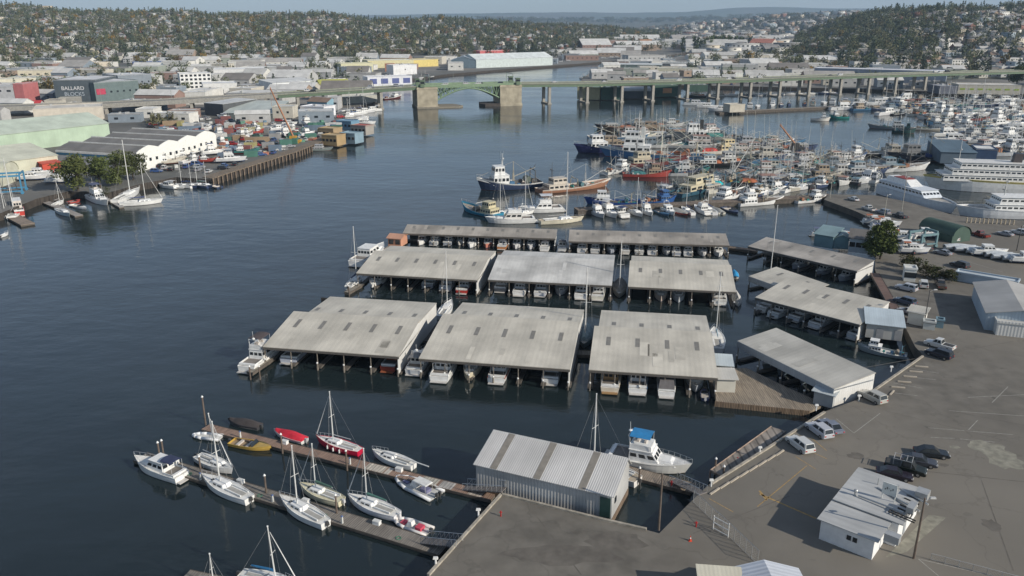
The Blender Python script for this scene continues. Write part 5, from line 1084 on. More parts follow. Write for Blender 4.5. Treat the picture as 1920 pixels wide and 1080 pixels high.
row((1480,352),(1400,372),5,60,(9,13),'fsc','crowded beside the pier end')
for vv,u0,u1,n,az in ((206,1570,1930,15,80),(215,1660,1930,12,60),(224,1730,1935,9,95),(234,1745,1935,9,70),(244,1740,1935,9,100),(255,1770,1940,8,80),(266,1780,1940,8,95),(277,1840,1960,6,70),(290,1870,1960,4,90),(196,1590,1930,15,85),(187,1650,1930,11,85)):
    row((u0,vv),(u1,vv+3),n,az,(13,26),'fffsc','in the crowded far basin below the bridge',jit=.45)
for i,(p,q,hc,sd) in enumerate((((1850,246),(1790,240),WHITE,1),((1905,228),(1850,234),(.62,.6,.55),2),((1930,262),(1868,266),WHITE,3),((1800,216),(1745,222),(.6,.61,.62),4),((1860,292),(1905,290),(.4,.42,.44),5),((1740,230),(1790,226),(.03,.03,.035),6),((1925,205),(1875,208),(.5,.2,.12),7))):
    wb(p,q,['broad white trawler in the middle of the far basin','cream longliner near the right edge of the far basin','white packer ship lowest at the right edge of the far basin','pale blue white seiner near the green tug in the basin','grey tender ship above the passenger ship bow','black hulled tug at the left of the far basin rows','rust red trawler at the upper right of the far basin'][i],hc,B=8,k=1.4,seed=50+sd,decks=1+(i%2),poles=i%3==0)
row((1300,196),(1360,210),3,100,(16,22),'fc','at the head of the long dock near the bridge')
row((1370,203),(1590,192),11,20,(10,16),'fssc','along the long dock near the bridge')
row((1290,182),(1560,176),9,80,(14,20),'fs','under the right half of the bridge')
dock('long timber dock with boats beyond the fishing fleet',(1345,210),(1600,198),6,(.28,.23,.18),z=1.5,th=1.5,name='pier')
bldg('cream shed on the outer end of the long timber dock',(1368,211),(1396,210),198,9,'flat',(.5,.46,.38),(.5,.47,.4),z=1.5,h=5,name='dock_shed',cat='shed')
for p,q in (((1760,212),(1940,216)),((1760,240),(1940,246)),((1800,270),(1950,276))):dock('floating dock between rows of boats in the far basin',p,q,4,(.3,.27,.22),z=.7,auto=True)
# left shore boats
cruiser((170,372),(202,386),'white cruiser with tall bow by the left shore trees',canopy=(.1,.12,.2),fly=True,B=4.4)
sailboat((225,386),(304,380),'large white ketch with blue covers by the left shore',cover=(.04,.06,.16),mast=1.25,B=5.,ob=False,jib=(.7,.7,.68),spr=2)
sailboat((215,383),(262,360),'white schooner inside the large ketch by the left shore',mast=1.2,B=4.4,ob=False,jib=False)
sailboat((108,396),(131,407),'small blue and white sloop at the end of the left dock',(.4,.48,.52),mast=None,B=3,ob=False)
sailboat((100,388),(120,380),'white sloop with mast on the inner left dock',mast=1.3,ob=False)
skiff((134,386),(162,393),'white inflatable style launch right of the left dock',B=2.6)
skiff((128,382),(150,378),'red and blue launch at the left dock',(.4,.06,.05),B=3)
cruiser((38,406),(30,384),'small red and white tugboat at the left shore',(.42,.05,.04),canopy=None,wood=(.6,.55,.5),B=3.4)
sailboat((2,446),(16,440),'cream boat at the very left edge',mast=None)
sailboat((4,412),(14,400),'sailboat with tall mast at the left edge dock',mast=1.6,ob=False)
sailboat((22,412),(30,395),'second sailboat with tall mast at the left edge dock',mast=1.5,ob=False)
dock('grey floating dock at the left shore',(75,374),(148,404),2.6,(.36,.33,.3),z=.6)
dock('brown float at the left edge',(14,400),(52,420),4,(.3,.24,.19),z=.7)
dock('short white dock beside the large ketch',(200,372),(228,388),1.6,(.45,.43,.4),z=.6)
row((310,352),(408,350),7,120,(8,11),'scsb','in the small basin below the left pier')
for u,v,lab,c,hc in ((652,268,'blue box shaped house barge moored off the left pier',(.20,.29,.35),(.28,.38,.42)),(618,272,'tan house barge moored off the left pier',(.35,.25,.13),(.42,.32,.18)),(612,258,'tan upper cabin barge moored off the left pier',(.33,.24,.14),(.45,.35,.2)),(672,252,'grey work barge with red gear off the left shore',(.3,.28,.25),(.4,.1,.08)),(645,243,'blue house barge with yellow tank',(.14,.26,.36),(.18,.3,.4))):
    bldg(lab,(u-14,v),(u+14,v+2),v-12,8,'flat',c,hc,z=.8,h=5,wr=1,wc=4,name='house_barge',cat='barge')
cruiser((672,232),(704,232),'white motor yacht at the tip of the left shore docks',canopy=None,fly=True,B=6)
sailboat((668,226),(692,222),'white sailboat with tall mast at the left shore tip',mast=1.8,ob=False,B=5)
wb((545,282),(622,282),'low grey landing barge along the left pier',(.2,.23,.22),(.4,.4,.4),mast=0,boom=False,k=.5,B=6,name='work_barge',cat='barge',low=.1)
row((560,222),(660,214),7,20,(11,15),'ccfc','hauled along the left shore yard')
row((640,222),(700,208),5,60,(11,16),'cs','at the left shore tip marina')
wb((717,187),(752,183),'white boat with dark red bottom beyond the left bridge span',(.1,.03,.03),WHITE,stripe=WHITE,B=6,k=.8,mast=0,boom=False)
row((740,152),(800,147),3,100,(20,30),'f','along the far left canal bank')
row((1040,120),(1180,108),9,100,(16,24),'fc','along the far canal bank')
row((1100,148),(1180,138),5,60,(16,24),'fs','at the wharf beyond the bridge')
row((1160,120),(1300,104),8,110,(18,26),'f','along the far right canal bank')
# =====================================================================
# BRIDGE
# =====================================================================
PA=G(800,203);PB=G(1577,179)
bl=math.hypot(PB[0]-PA[0],PB[1]-PA[1]);BX,BY=(PB[0]-PA[0])/bl,(PB[1]-PA[1])/bl
def bs(u,z=0.):      # distance along the bridge axis seen in column u
    lo,hi=-900.,700.
    for _ in range(50):
        m=(lo+hi)/2;x,y=PA[0]+BX*m,PA[1]+BY*m
        if PX(x,y,z)[0]<u:lo=m
        else:hi=m
    return lo
def bz(s,v):return ZAT(PA[0]+BX*s,PA[1]+BY*s,v)
GRN=(.11,.16,.10);CON=(.36,.32,.24);BRM=M((.20,.19,.17),.8,.15,.2)
br=empty('road_bridge',PA[0],PA[1],0,math.atan2(BY,BX))
tab=[(-60,204),(180,197),(300,191),(400,185),(520,178),(640,171),(778,163),(957,158),(1102,157),(1225,154),(1408,149),(1577,143),(1750,138),(1905,134),(2100,129)]
prof=[]
for u,v in tab:
    s=bs(u,13);prof.append((s,bz(s,v)))
def dz(s):return interp(prof,s)
def seg(s0,s1,name,mats,fn,n=1):
    mb=MB()
    for i in range(n):
        a,b_=s0+(s1-s0)*i/n,s0+(s1-s0)*(i+1)/n;fn(mb,a,b_,dz(a),dz(b_))
    return mb.build(name,mats,br)
BW=17.
sA,sB,sC,sD=bs(782,5),bs(820,5),bs(937,5),bs(977,5)
def q8(mb,a,b_,y0,y1,za,zb,t,mi=0):slab(mb,(a,y0,za),(b_,y0,zb),(b_,y1,zb),(a,y1,za),t,mi)
S0,S1=prof[0][0],prof[-1][0]
cuts=sorted([S0,sA,sD,S1]+[p[0] for p in prof[1:-1] if not(sA<p[0]<sD)])
mb=MB()
for a,b_ in zip(cuts,cuts[1:]):
    q8(mb,a,b_,0,BW,dz(a),dz(b_),.5)
mb.build('deck',BRM,br)
for sd_ in (0,1):
  for hf in (0,1):
    for nm in ('girder','parapet'):
      mb=MB()
      for a,b_ in zip(cuts,cuts[1:]):
        if (a>=sA-1 and b_<=sD+1) or (hf==0)!=(a<sA) or b_<=bs(520,13)+1:continue
        if nm=='girder':y=(-.3,BW-.3)[sd_];q8(mb,a,b_,y,y+.6,dz(a)-.52,dz(b_)-.52,1.7)
        else:y=(-.35,BW+.05)[sd_];q8(mb,a,b_,y,y+.3,dz(a)+.7,dz(b_)+.7,.75)
      mb.build(nm,M(GRN,.7,.2) if nm=='girder' else M((.27,.29,.22),.8,.2),br)
sl_=bs(520,13)
for sd_ in (0,1):
  mb=MB()
  for a,b_ in zip(cuts,cuts[1:]):
    if b_>sl_+1:continue
    y=(-.3,BW-.3)[sd_];q8(mb,a,b_,y-.04,y+.64,dz(a)+.75,dz(b_)+.75,2.9)
  mb.build('parapet',M((.30,.29,.26),.85,.2),br)
mb=MB();mc=(sB+sC)/2
for y in (-.6,BW+.1):
    q8(mb,sA,sD,y,y+.5,dz(sA)+1.2,dz(sD)+1.2,1.4);q8(mb,sB,sC,y,y+.5,dz(sB)-.3,dz(sC)-.3,1.)
    N=18;pr=None
    for i in range(N+1):
        t=i/N;s=sB+(sC-sB)*t;zt=dz(s)-.6;k=abs(2*t-1);zb=zt-1.4-8.*k**1.7
        if pr:
            mb.tube((pr[0],y+.25,pr[2]),(s,y+.25,zb),.6,n=5);mb.tube((pr[0],y+.25,pr[1] if i%2 else pr[2]),(s,y+.25,zb if i%2 else zt),.38,n=4)
        mb.tube((s,y+.25,zt),(s,y+.25,zb),.36,n=4);pr=(s,zt,zb)
mb.build('bascule_truss',M((.19,.27,.17),.6,.2),br)
for a,b_,n in ((sA,sB,1),(sC,sD,2)):
    mb=MB();zt=dz(a)-.4
    mb.box(a,b_,-1.5,BW+1.5,-1,zt);mb.box(a-.5,b_+.5,-2.,BW+2.,-1,1.6);mb.box(a-.3,b_+.3,-1.8,BW+1.8,zt-1.6,zt-.5)
    mb.build('pier',M(CON,.9,.25,.25),br)
    mb=MB()
    if n==1:mb.prism([(a-.5,-3.2),(b_+16,-3.2),(b_+20,2),(b_+16,BW),(a-.5,BW+2.2)],-.5,1.1)
    else:mb.prism([(a-12,-2.2),(a-15,3),(a-12,BW),(a,BW),(a,-2.2)],-.5,2.)
    mb.build('timber_fender',M((.06,.05,.045) if n==2 else (.22,.20,.16),.9,.3),br)
    for y in (-1,BW+1):
        mb=MB();xx=b_-3 if n==2 else a+4;mb.box(xx-1.5,xx+1.5,y-1.3,y+1.3,zt,zt+4.6);mb.box(xx-1.9,xx+1.9,y-1.7,y+1.7,zt+4.6,zt+5.1);c=mb.build('control_tower',M(GRN,.6,.15),br)
        mb=MB();mb.box(xx-1.52,xx+1.52,y-1.33,y+1.33,zt+2.6,zt+4.);mb.build('window',glass(),c)
    mb=MB();xx=(a+b_)/2
    for y in (0,BW):mb.tube((xx+2,y,zt),(xx+2,y,zt+8),.22,n=5)
    mb.tube((xx+2,0,zt+8),(xx+2,BW,zt+8),.2,n=4);mb.build('signal_gantry',M((.2,.25,.2),.6),br)
for u in (716,1031,1102,1167,1225,1290,1347,1408,1463,1518,1577,1630,1680,1735,640,560,500,440,360,280,200):
    s=bs(u,3);mb=MB();zt=dz(s)-1.
    for y in (1.5,BW-2):mb.box(s-1.0,s+1.0,y-1.2,y+1.2,-1,zt)
    mb.box(s-1.0,s+1.0,.2,BW-.2,zt-1.5,zt);mb.box(s-1.6,s+1.6,.0,BW-.5,-.8,.9)
    mb.build('column',M((.34,.32,.28),.9,.2),br)
for i in range(26):
    s=bs(180+i*68,14);y=-.2 if i%2 else BW+.2;mb=MB();z=dz(s);mb.tube((s,y,z),(s,y,z+8.5),.12,.08,n=5);mb.tube((s,y,z+8.5),(s,y+(1.8 if i%2 else -1.8),z+8.9),.07,n=4);mb.build('lamp_post',M((.25,.28,.25),.5),br)
tag(br,'long green girder road bridge with arched bascule span and tan concrete piers','bridge')
# =====================================================================
# SHORE BUILDINGS (the ones that can be told apart)
# =====================================================================
OCC=[]
_b=bldg
def bldg(label,pl,pr,vt,depth,*a,**k):
    z=k.get('z',ZL);x0,y0,W,rz=frame(pl,pr,z)
    n=max(1,int(W/8));m=max(1,int(depth/8))
    for i in range(n+1):
        for j in range(m+1):
            u,v=W*i/n,depth*j/m;OCC.append((x0+u*math.cos(rz)-v*math.sin(rz),y0+u*math.sin(rz)+v*math.cos(rz)))
    return _b(label,pl,pr,vt,depth,*a,**k)
PG=(.40,.50,.38)
bldg('huge pale green gabled warehouse on the left edge of the far shore',(-190,312),(208,262),231,36,'gable',(.42,.53,.40),(.50,.56,.47),rh=4.5,ribs=True,wc=0,vr=True)
bldg('long cream lean-to hall in front of the pale green warehouse',(-60,342),(112,318),291,24,'mono',(.56,.56,.44),(.60,.60,.48),rh=3.,ribs=True,vr=True)
bldg('tall cream arched tent with dark open end at the left edge',(-70,352),(6,350),300,15,'barrel',(.50,.50,.40),(.55,.55,.43),rh=4,h=4)
bldg('white tent shelter with red boat covers on the left shore',(82,326),(116,322),306,9,'mono',(.5,.07,.04),(.55,.08,.05),rh=.5,h=4)
# sawtooth white fronted hall
x0,y0,W,rz=frame((115,312),(264,322),ZL);o=empty('boat_yard_hall',x0,y0,ZL,rz);yx,yy=-math.sin(rz),math.cos(rz)
gp=G(403,280,ZL);DT=(gp[0]-x0)*yx+(gp[1]-y0)*yy;skx=(gp[0]-x0)*math.cos(rz)+(gp[1]-y0)*math.sin(rz)-W
nb=4;db=DT/nb;hh=max(4,ZAT(*G(264,322,ZL),293)-ZL);rh=3.0
for i in range(nb):
    ox=skx*(i+.5)/nb;pts=[(db*(.5-.5*math.cos(math.pi*k/8)),hh+rh*(1-abs(k/4-1))**.85) for k in range(9)]
    mb=MB();mb.loft([[(x+ox,i*db+a,c) for a,c in pts] for x in (-.3,W-.2)],closed=False,cap=False);mb.build('roof',MRIB((.19,.18,.165),.8,.05,.2,depth=.2),o)
    mb=MB();mb.box(ox-.3,W-.2+ox,i*db-.35,i*db+.35,hh-.3,hh+.55);mb.box(ox-.3,W-.2+ox,i*db+db/2-.3,i*db+db/2+.3,hh+rh-.1,hh+rh+.35);mb.build('gutter_parapet',M((.6,.6,.57),.8,.15),o)
    pw=[(0,0)]+pts+[(db,0)];n=len(pw)
    for x,t in ((W-.2,.4),(-.3,.3)):
        mb=MB();mb.add([(x+ox,i*db+a,c+(.5 if c>0 and t==.4 else -.05 if c>0 else 0)) for a,c in pw]+[(x+ox+t,i*db+a,c+(.5 if c>0 and t==.4 else -.05 if c>0 else 0)) for a,c in pw],[tuple(range(n)),tuple(range(2*n-1,n-1,-1))]+[(k,n+k,n+(k+1)%n,(k+1)%n) for k in range(n)]);mb.build('gable_wall',M((.72,.72,.68),.8,.08),o)
    for k in range(3):window_part(o,W+.24+ox,i*db+db*(.25+.25*k),hh*.62,1.3,1.3,'y')
mb=MB();mb.box(skx/nb*.5,W+skx/nb*.5,-.2,0,0,hh);mb.build('side_wall',MRIB((.46,.47,.50),.6,.07,.1),o)
mb=MB();mb.box(skx/nb*.5,W+skx/nb*.5,-.3,-.2,hh-1.3,hh-.1);mb.build('fascia',M((.04,.13,.22),.6),o)
for k in range(5):window_part(o,W*(k+.5)/5,-.22,2.2,3.4,3.6,'x',M((.30,.31,.32),.6),'door')
for a in range(8):
    for c in range(7):OCC.append((x0+math.cos(rz)*(W+skx)*a/7-math.sin(rz)*DT*c/6,y0+math.sin(rz)*(W+skx)*a/7+math.cos(rz)*DT*c/6))
tag(o,'long boat yard hall with four dark arched roofs and scalloped white end walls','building')
o,W,h=bldg('dark slate retail block with big white lettering on its wall',(107,196),(185,195),151,48,'flat',(.075,.095,.11),(.62,.62,.62))
text('BALLARD',o,(W*.44,-.12,h*.60),(R(90),0,0),h*.22,M((.7,.7,.7),.6));text('BLOCKS',o,(W*.46,-.12,h*.36),(R(90),0,0),h*.22,M((.45,.5,.55),.6))
o,W,h=bldg('dark grey green retail block with red square sign and small windows',(182,196),(264,189),156,40,'flat',(.12,.16,.16),(.6,.6,.6),wr=1,wc=7,ww=1.6)
mb=MB();mb.box(1,8,-.25,0,h*.45,h*.72);mb.build('sign_panel',M((.4,.04,.08),.6),o)
bldg('low cream canopy front below the lettered dark block',(113,200),(152,199),184,6,'flat',(.3,.29,.26),(.55,.54,.5))
bldg('grey upper block behind the retail block with white roof',(225,172),(287,168),142,30,'flat',(.2,.23,.26),(.66,.66,.66),wr=1,wc=5)
bldg('pale office building with salmon red end at the left edge',(-40,196),(30,196),163,22,'flat',(.5,.5,.5),(.55,.55,.53),wr=2,wc=4,ww=3)
bldg('salmon red clad stair block beside the pale office',(31,196),(49,196),158,20,'flat',(.42,.14,.14),(.5,.4,.4))
bldg('low house with bright red roof before the cream warehouse',(23,206),(74,205),199,14,'gable',(.5,.5,.48),(.50,.05,.05),rh=3)
bldg('long cream flat warehouse behind the pale green hall',(66,232),(196,226),206,26,'flat',(.55,.50,.42),(.58,.55,.49))
bldg('white four storey apartment block with rows of square dark windows',(340,168),(398,166),139,20,'flat',(.74,.74,.72),(.6,.6,.6),wr=4,wc=7,ww=2.2,wh=2.,ew=3)
bldg('large white box warehouse right of the apartment block',(402,148),(500,146),131,34,'flat',(.66,.66,.65),(.70,.70,.69),ew=0)
bldg('white hall with large dark arched window',(382,176),(446,174),158,26,'flat',(.64,.64,.62),(.68,.68,.67),doors=1,doorc=(.06,.08,.1))
bldg('grey louvred block beside the white arched hall',(446,176),(470,176),160,16,'flat',(.18,.18,.18),(.5,.5,.5))
bldg('dark charcoal front warehouse part near the bridge ramp',(385,216),(420,219),193,28,'mono',(.075,.08,.085),(.60,.60,.58),rh=1)
bldg('pale sage long roofed warehouse next to the charcoal one',(420,221),(512,222),212,30,'mono',(.13,.15,.15),(.46,.50,.47),rh=5)
bldg('beige cube building under the bridge ramp',(512,222),(550,222),201,14,'flat',(.5,.47,.4),(.5,.5,.47),wr=1,wc=2)
bldg('white two storey boat shop with dark window slots',(564,218),(608,220),200,14,'flat',(.68,.68,.7),(.65,.65,.67),wr=1,wc=4,ww=2.4)
bldg('blue grey and brown roofed house near the left shore tip',(577,206),(614,208),190,12,'gable',(.2,.33,.4),(.25,.17,.12),rh=2.5)
bldg('grey stucco block by the bridge on the left shore',(614,206),(634,206),184,14,'flat',(.42,.42,.42),(.45,.45,.45),wr=1,wc=2,ww=2)
bldg('long pale dock warehouse low under the left bridge span',(636,196),(716,190),184,12,'flat',(.4,.4,.36),(.5,.49,.44),z=2.6)
bldg('white low warehouse with grey roof left of the bridge ramp',(512,174),(590,168),156,20,'mono',(.66,.68,.68),(.62,.62,.6),rh=2)
bldg('olive yellow boat shed tent above the bridge',(600,168),(656,166),157,16,'gable',(.30,.29,.06),(.42,.42,.10),rh=3)
bldg('white building with navy panels above the left bridge span',(690,163),(773,160),145,16,'flat',(.66,.67,.7),(.6,.6,.62),wr=1,wc=4,ww=7,wh=5,wcol=(.10,.12,.28))
bldg('blue and lime striped school like building at the foot of the hill',(250,128),(340,126),117,18,'flat',(.05,.09,.25),(.3,.34,.38),wr=1,wc=8,ww=4,wcol=(.30,.40,.05))
bldg('beige warehouse at the foot of the left hill',(168,132),(209,130),118,26,'flat',(.52,.46,.37),(.6,.55,.47))
bldg('long cream warehouse strip at far left',(35,148),(125,146),133,22,'flat',(.55,.5,.38),(.5,.49,.47),wr=1,wc=6,ww=3)
bldg('second cream building with dark canopy behind the trees',(-20,166),(70,162),150,16,'flat',(.58,.55,.44),(.5,.5,.48))
bldg('brown brick block behind the lettered dark block',(126,144),(206,142),130,20,'flat',(.2,.15,.12),(.35,.32,.29))
bldg('cream and yellow cannery hall at the foot of the hill',(690,128),(776,126),114,30,'flat',(.60,.55,.33),(.66,.66,.62))
bldg('yellow rounded end hall beside the cannery',(776,126),(822,124),113,30,'flat',(.62,.5,.18),(.6,.56,.42))
bldg('white box building with dark door above the bridge',(738,141),(782,139),123,16,'flat',(.68,.68,.68),(.68,.68,.67),wr=1,wc=1)
bldg('orange brick building beside the white box',(722,134),(738,134),120,12,'flat',(.42,.2,.12),(.5,.45,.4))
bldg('pale yellow low hall near the left bridge ramp',(640,136),(700,134),120,20,'flat',(.56,.54,.36),(.6,.58,.44))
bldg('long low pale grey hall with arched white roof beyond the bridge',(893,128),(1036,122),112,36,'gable',(.50,.56,.55),(.66,.70,.69),rh=6.5)
bldg('slate blue hall with dark gabled end next to the long pale hall',(846,128),(892,128),113,34,'gabley',(.12,.17,.21),(.40,.46,.50),rh=5)
bldg('white and red striped building above the long pale hall',(900,107),(956,105),96,18,'flat',(.5,.12,.12),(.66,.66,.66))
bldg('teal roofed office beyond the canal bend',(1160,130),(1240,131),121,20,'mono',(.12,.16,.15),(.6,.62,.6),rh=1)
bldg('white framed warehouse with dark bays beyond the bridge',(1240,128),(1300,129),117,18,'flat',(.60,.60,.57),(.66,.66,.64),wr=1,wc=3,ww=11,wh=6,wcol=(.13,.14,.15))
bldg('pale cream shed behind the wharf beyond the bridge',(1232,140),(1310,141),128,14,'flat',(.55,.52,.4),(.66,.66,.62))
bldg('cream and green floating boathouse under the bridge, left one',(1082,186),(1124,187),164,20,'flat',(.45,.42,.27),(.22,.3,.24),z=.5,cat='boathouse')
bldg('dark green floating boathouse under the bridge',(1127,187),(1164,187),165,20,'flat',(.04,.10,.085),(.15,.2,.18),z=.5,cat='boathouse')
bldg('dark slate floating boathouse with white arch under the bridge',(1170,185),(1220,185),164,18,'barrel',(.07,.09,.11),(.5,.52,.54),z=.5,h=6,rh=3,cat='boathouse')
bldg('green box boathouse with orange front panel under the bridge',(1226,182),(1275,181),161,18,'flat',(.045,.10,.08),(.15,.2,.18),z=.5,wr=1,wc=1,ww=8,wh=4,wcol=(.5,.25,.12),cat='boathouse')
bldg('dark green long hall under the right of the bridge',(1290,172),(1330,172),160,18,'flat',(.05,.10,.08),(.2,.22,.2))
bldg('very long blue grey hall with white roof behind the right bridge',(1525,150),(1772,158),128,26,'flat',(.26,.30,.36),(.68,.68,.70))
bldg('long low white fronted hall left of the blue grey hall',(1458,148),(1548,148),139,14,'flat',(.6,.6,.56),(.62,.6,.5))
bldg('white domed tent roof near the right bridge approach',(1378,150),(1416,150),142,14,'barrel',(.5,.5,.46),(.62,.62,.55),h=3,rh=4)
bldg('brown grey domed shed beside the white domed tent',(1356,144),(1392,144),134,14,'barrel',(.35,.33,.3),(.42,.40,.37),h=3,rh=4)
bldg('white roofed block in the industrial flats right of the canal',(1408,128),(1452,126),112,20,'flat',(.45,.45,.45),(.66,.66,.64))
bldg('pale building with sign at the right end of the bridge',(1795,176),(1912,178),159,22,'flat',(.52,.48,.40),(.56,.53,.49),wr=1,wc=7,ww=4)
bldg('dark blue grey box beside the pale building at the bridge end',(1760,176),(1794,176),162,20,'flat',(.12,.13,.16),(.35,.36,.38))
bldg('yellow truck depot shed below the bridge approach',(1748,168),(1790,168),160,8,'flat',(.5,.3,.05),(.5,.33,.1))
bldg('salmon brick apartment block above the right bridge end',(1700,134),(1745,134),113,14,'flat',(.42,.24,.2),(.4,.38,.36),wr=3,wc=5)
bldg('grey glass office above the right bridge end',(1768,132),(1826,132),108,16,'flat',(.12,.14,.17),(.35,.35,.36),wr=3,wc=6,wcol=(.3,.33,.36))
bldg('pale cream offices at the right edge above the bridge',(1850,130),(1935,131),108,16,'flat',(.6,.56,.47),(.6,.58,.52),wr=2,wc=8)
bldg('orange brick hall far up the canal',(1200,84),(1222,84),74,26,'flat',(.5,.27,.16),(.5,.33,.25))
bldg('salmon roofed hall near the far flats on the right',(1404,94),(1446,95),80,30,'gable',(.5,.45,.4),(.5,.2,.14),rh=8)
bldg('tan hospital like block on the left ridge top',(40,27),(92,27),11,30,'flat',(.56,.47,.35),(.5,.45,.38),z=78,wr=3,wc=8,ww=3)
bldg('cream five storey terraces with white balconies on the right hillside',(1808,84),(1870,84),62,16,'flat',(.62,.58,.48),(.6,.58,.55),z=22,wr=3,wc=9)
bldg('second white apartment terrace on the right hillside',(1740,92),(1762,92),76,14,'flat',(.2,.25,.32),(.5,.5,.5),z=18,wr=3,wc=4)
for u,v,hh_ in ((1112,42,34),(1116,42,42),(1136,41,52),(1141,41,60),(1147,41,44),(1158,41,48),(1162,41,38)):
    bldg('hazy downtown high rise tower on the horizon',(u,v),(u+3,v),30,20,'flat',(.3,.32,.36),(.3,.32,.36),z=30,h=hh_,wr=1,wc=3,ww=4,wh=20,name='high_rise',cat='tower',auto=True)
# timber pier front with piles along the left shore
pr_=[(398,336),(440,322),(500,303),(560,284),(600,268),(632,252)]
P3=[G(u,v,ZL) for u,v in pr_];o=empty('timber_pier',*P3[0],0);X0_,Y0_=P3[0]
mb=MB();mb.prism([(x-X0_,y-Y0_) for x,y in P3]+[(x-X0_-5,y-Y0_+3) for x,y in P3[::-1]],ZL+.01,ZL+.35);mb.build('deck_edge',MPLANK((.23,.18,.13),.4,0),o)
cnt=0
for a,b_ in zip(P3,P3[1:]):
    d=math.hypot(b_[0]-a[0],b_[1]-a[1]);n=int(d/3)
    for i in range(n):
        if cnt>=96:break
        t=i/n;x=a[0]+(b_[0]-a[0])*t-X0_+.5;y=a[1]+(b_[1]-a[1])*t-Y0_-.5;mb=MB();mb.tube((x,y,-.8),(x,y,ZL+.2),.3,n=6);mb.build('pile',M((.20,.15,.11),.9,.3),o);cnt+=1
tag(o,'long timber pier edge on dark piles along the left shore yard','pier')
# cranes
def crane(u,v,label,tip,c=(.5,.28,.04),z=ZL):
    x,y=G(u,v,z);o=empty('mobile_crane',x,y,z);mb=MB();mb.box(-3.5,3.5,-1.5,1.5,.7,1.7);mb.box(-2,1.2,-1.3,1.3,1.7,3.6);[mb.tube((a,s*1.5,.6),(a,s*1.7,.6),.6,n=8) for a in (-2.5,0,2.5) for s in (-1,1)];mb.build('carriage',M(c,.6,.2),o)
    mb=MB();mb.tube((0,0,2.5),tip,.5,.3,4);mb.tube((0,0,2.9),(tip[0],tip[1],tip[2]+.6),.12,n=4);mb.tube(tip,(tip[0],tip[1],tip[2]-9),.06,n=3);mb.build('boom',M((.3,.12,.05),.6),o);return tag(o,label,'crane')
crane(552,268,'orange mobile crane with long red boom on the left shore pier',(-11,4,27))
crane(1492,282,'black folding deck crane standing in the far fleet',(-8,3,12),(.04,.04,.04),1.5)
crane(1180,92,'white derrick crane far up the canal',(14,0,40),(.6,.6,.55))
def travel_lift(u,v,label,c,z,s=1.):
    x,y=G(u,v,z);o=empty('travel_lift',x,y,z,R(20));mb=MB();a,b_,h=4.5*s,3.6*s,7*s
    for sx in (-1,1):
        for sy in (-1,1):mb.box(sx*a-.25,sx*a+.25,sy*b_-.25,sy*b_+.25,.5,h);mb.tube((sx*a,sy*b_-.3,.55),(sx*a,sy*b_+.3,.55),.55,n=8)
    for sy in (-1,1):mb.box(-a,a,sy*b_-.24,sy*b_+.24,h-.6,h-.01);mb.box(-a,a,sy*b_-.2,sy*b_+.2,1.,1.4)
    mb.box(a-.22,a+.22,-b_,b_,h-.1,h+.5);mb.build('frame',M(c,.5,.15),o);mb=MB()
    for sx in (-.5,.5):mb.tube((sx*a,-b_,h-.6),(sx*a,0,1.5),.08,n=4);mb.tube((sx*a,b_,h-.6),(sx*a,0,1.5),.08,n=4)
    mb.build('sling',M((.1,.1,.1),.8),o);return tag(o,label,'boat lift')
travel_lift(1728,462,'teal travel lift frame with boat slings behind the green tree',(.13,.22,.24),ZQ,.6)
travel_lift(20,362,'blue travel lift frame at the far left boat yard',(.06,.22,.36),ZL,1.)
cnt=0
# =====================================================================
# TREES
# =====================================================================
def leaf_crown(kind,n,seed,size):
    r=random.Random(seed);v=[];f=[]
    cl=[]
    if kind=='bush':
        for i in range(16):
            a=r.uniform(0,6.28);q=r.uniform(.03,.33);zz=r.uniform(.2,.84);q*=1.-.5*abs(zz-.45);cl.append((q*math.cos(a),q*math.sin(a),zz,r.uniform(.12,.2)))
    if kind=='round':
        for i in range(9):
            a=r.uniform(0,6.28);q=r.uniform(.05,.32);cl.append((q*math.cos(a),q*math.sin(a),r.uniform(.25,.82),r.uniform(.15,.25)))
    elif kind=='tall':
        for i in range(8):cl.append((r.uniform(-.07,.07),r.uniform(-.07,.07),.2+.75*i/8,r.uniform(.09,.15)))
    for i in range(n):
        if kind=='cone':
            t=r.random()**1.5;tt=.10+.88*t;rad=.27*(1-t)**.75*(.75+.25*math.cos(tt*40));a=r.uniform(0,6.28);q=rad*r.uniform(.55,1.05);c=(q*math.cos(a),q*math.sin(a),tt-q*.25)
        else:
            cx,cy,cz,cr=pick(r,cl);u=r.uniform(-1,1);a=r.uniform(0,6.28);q=cr*r.uniform(.55,1.08);s=math.sqrt(1-u*u);c=(cx+q*s*math.cos(a),cy+q*s*math.sin(a),cz+q*u*.85)
        s=size*r.uniform(.6,1.4);n1=[r.gauss(0,1) for _ in range(3)];n2=[r.gauss(0,1) for _ in range(3)];l1=math.sqrt(sum(k*k for k in n1));l2=math.sqrt(sum(k*k for k in n2))
        n1=[k/l1*s for k in n1];n2=[k/l2*s*.8 for k in n2];b0=len(v)
        v+=[tuple(c[k]-n1[k] for k in range(3)),tuple(c[k]+n2[k]*.7 for k in range(3)),tuple(c[k]+n1[k] for k in range(3)),tuple(c[k]-n2[k]*.7 for k in range(3))];f.append((b0,b0+1,b0+2,b0+3))
    return v,f
def trunk_mb(kind,seed,r0=.018):
    r=random.Random(seed);mb=MB();top=.95 if kind=='cone' else .6
    mb.tube((0,0,-.03),(0,0,top),r0,.004,6)
    if kind!='cone':
        for i in range(5):a=r.uniform(0,6.28);z=r.uniform(.2,.45);mb.tube((0,0,z),(.2*math.cos(a),.2*math.sin(a),z+.25),r0*.5,.003,4)
    return mb
BARK=M((.08,.065,.05),.9,.3)
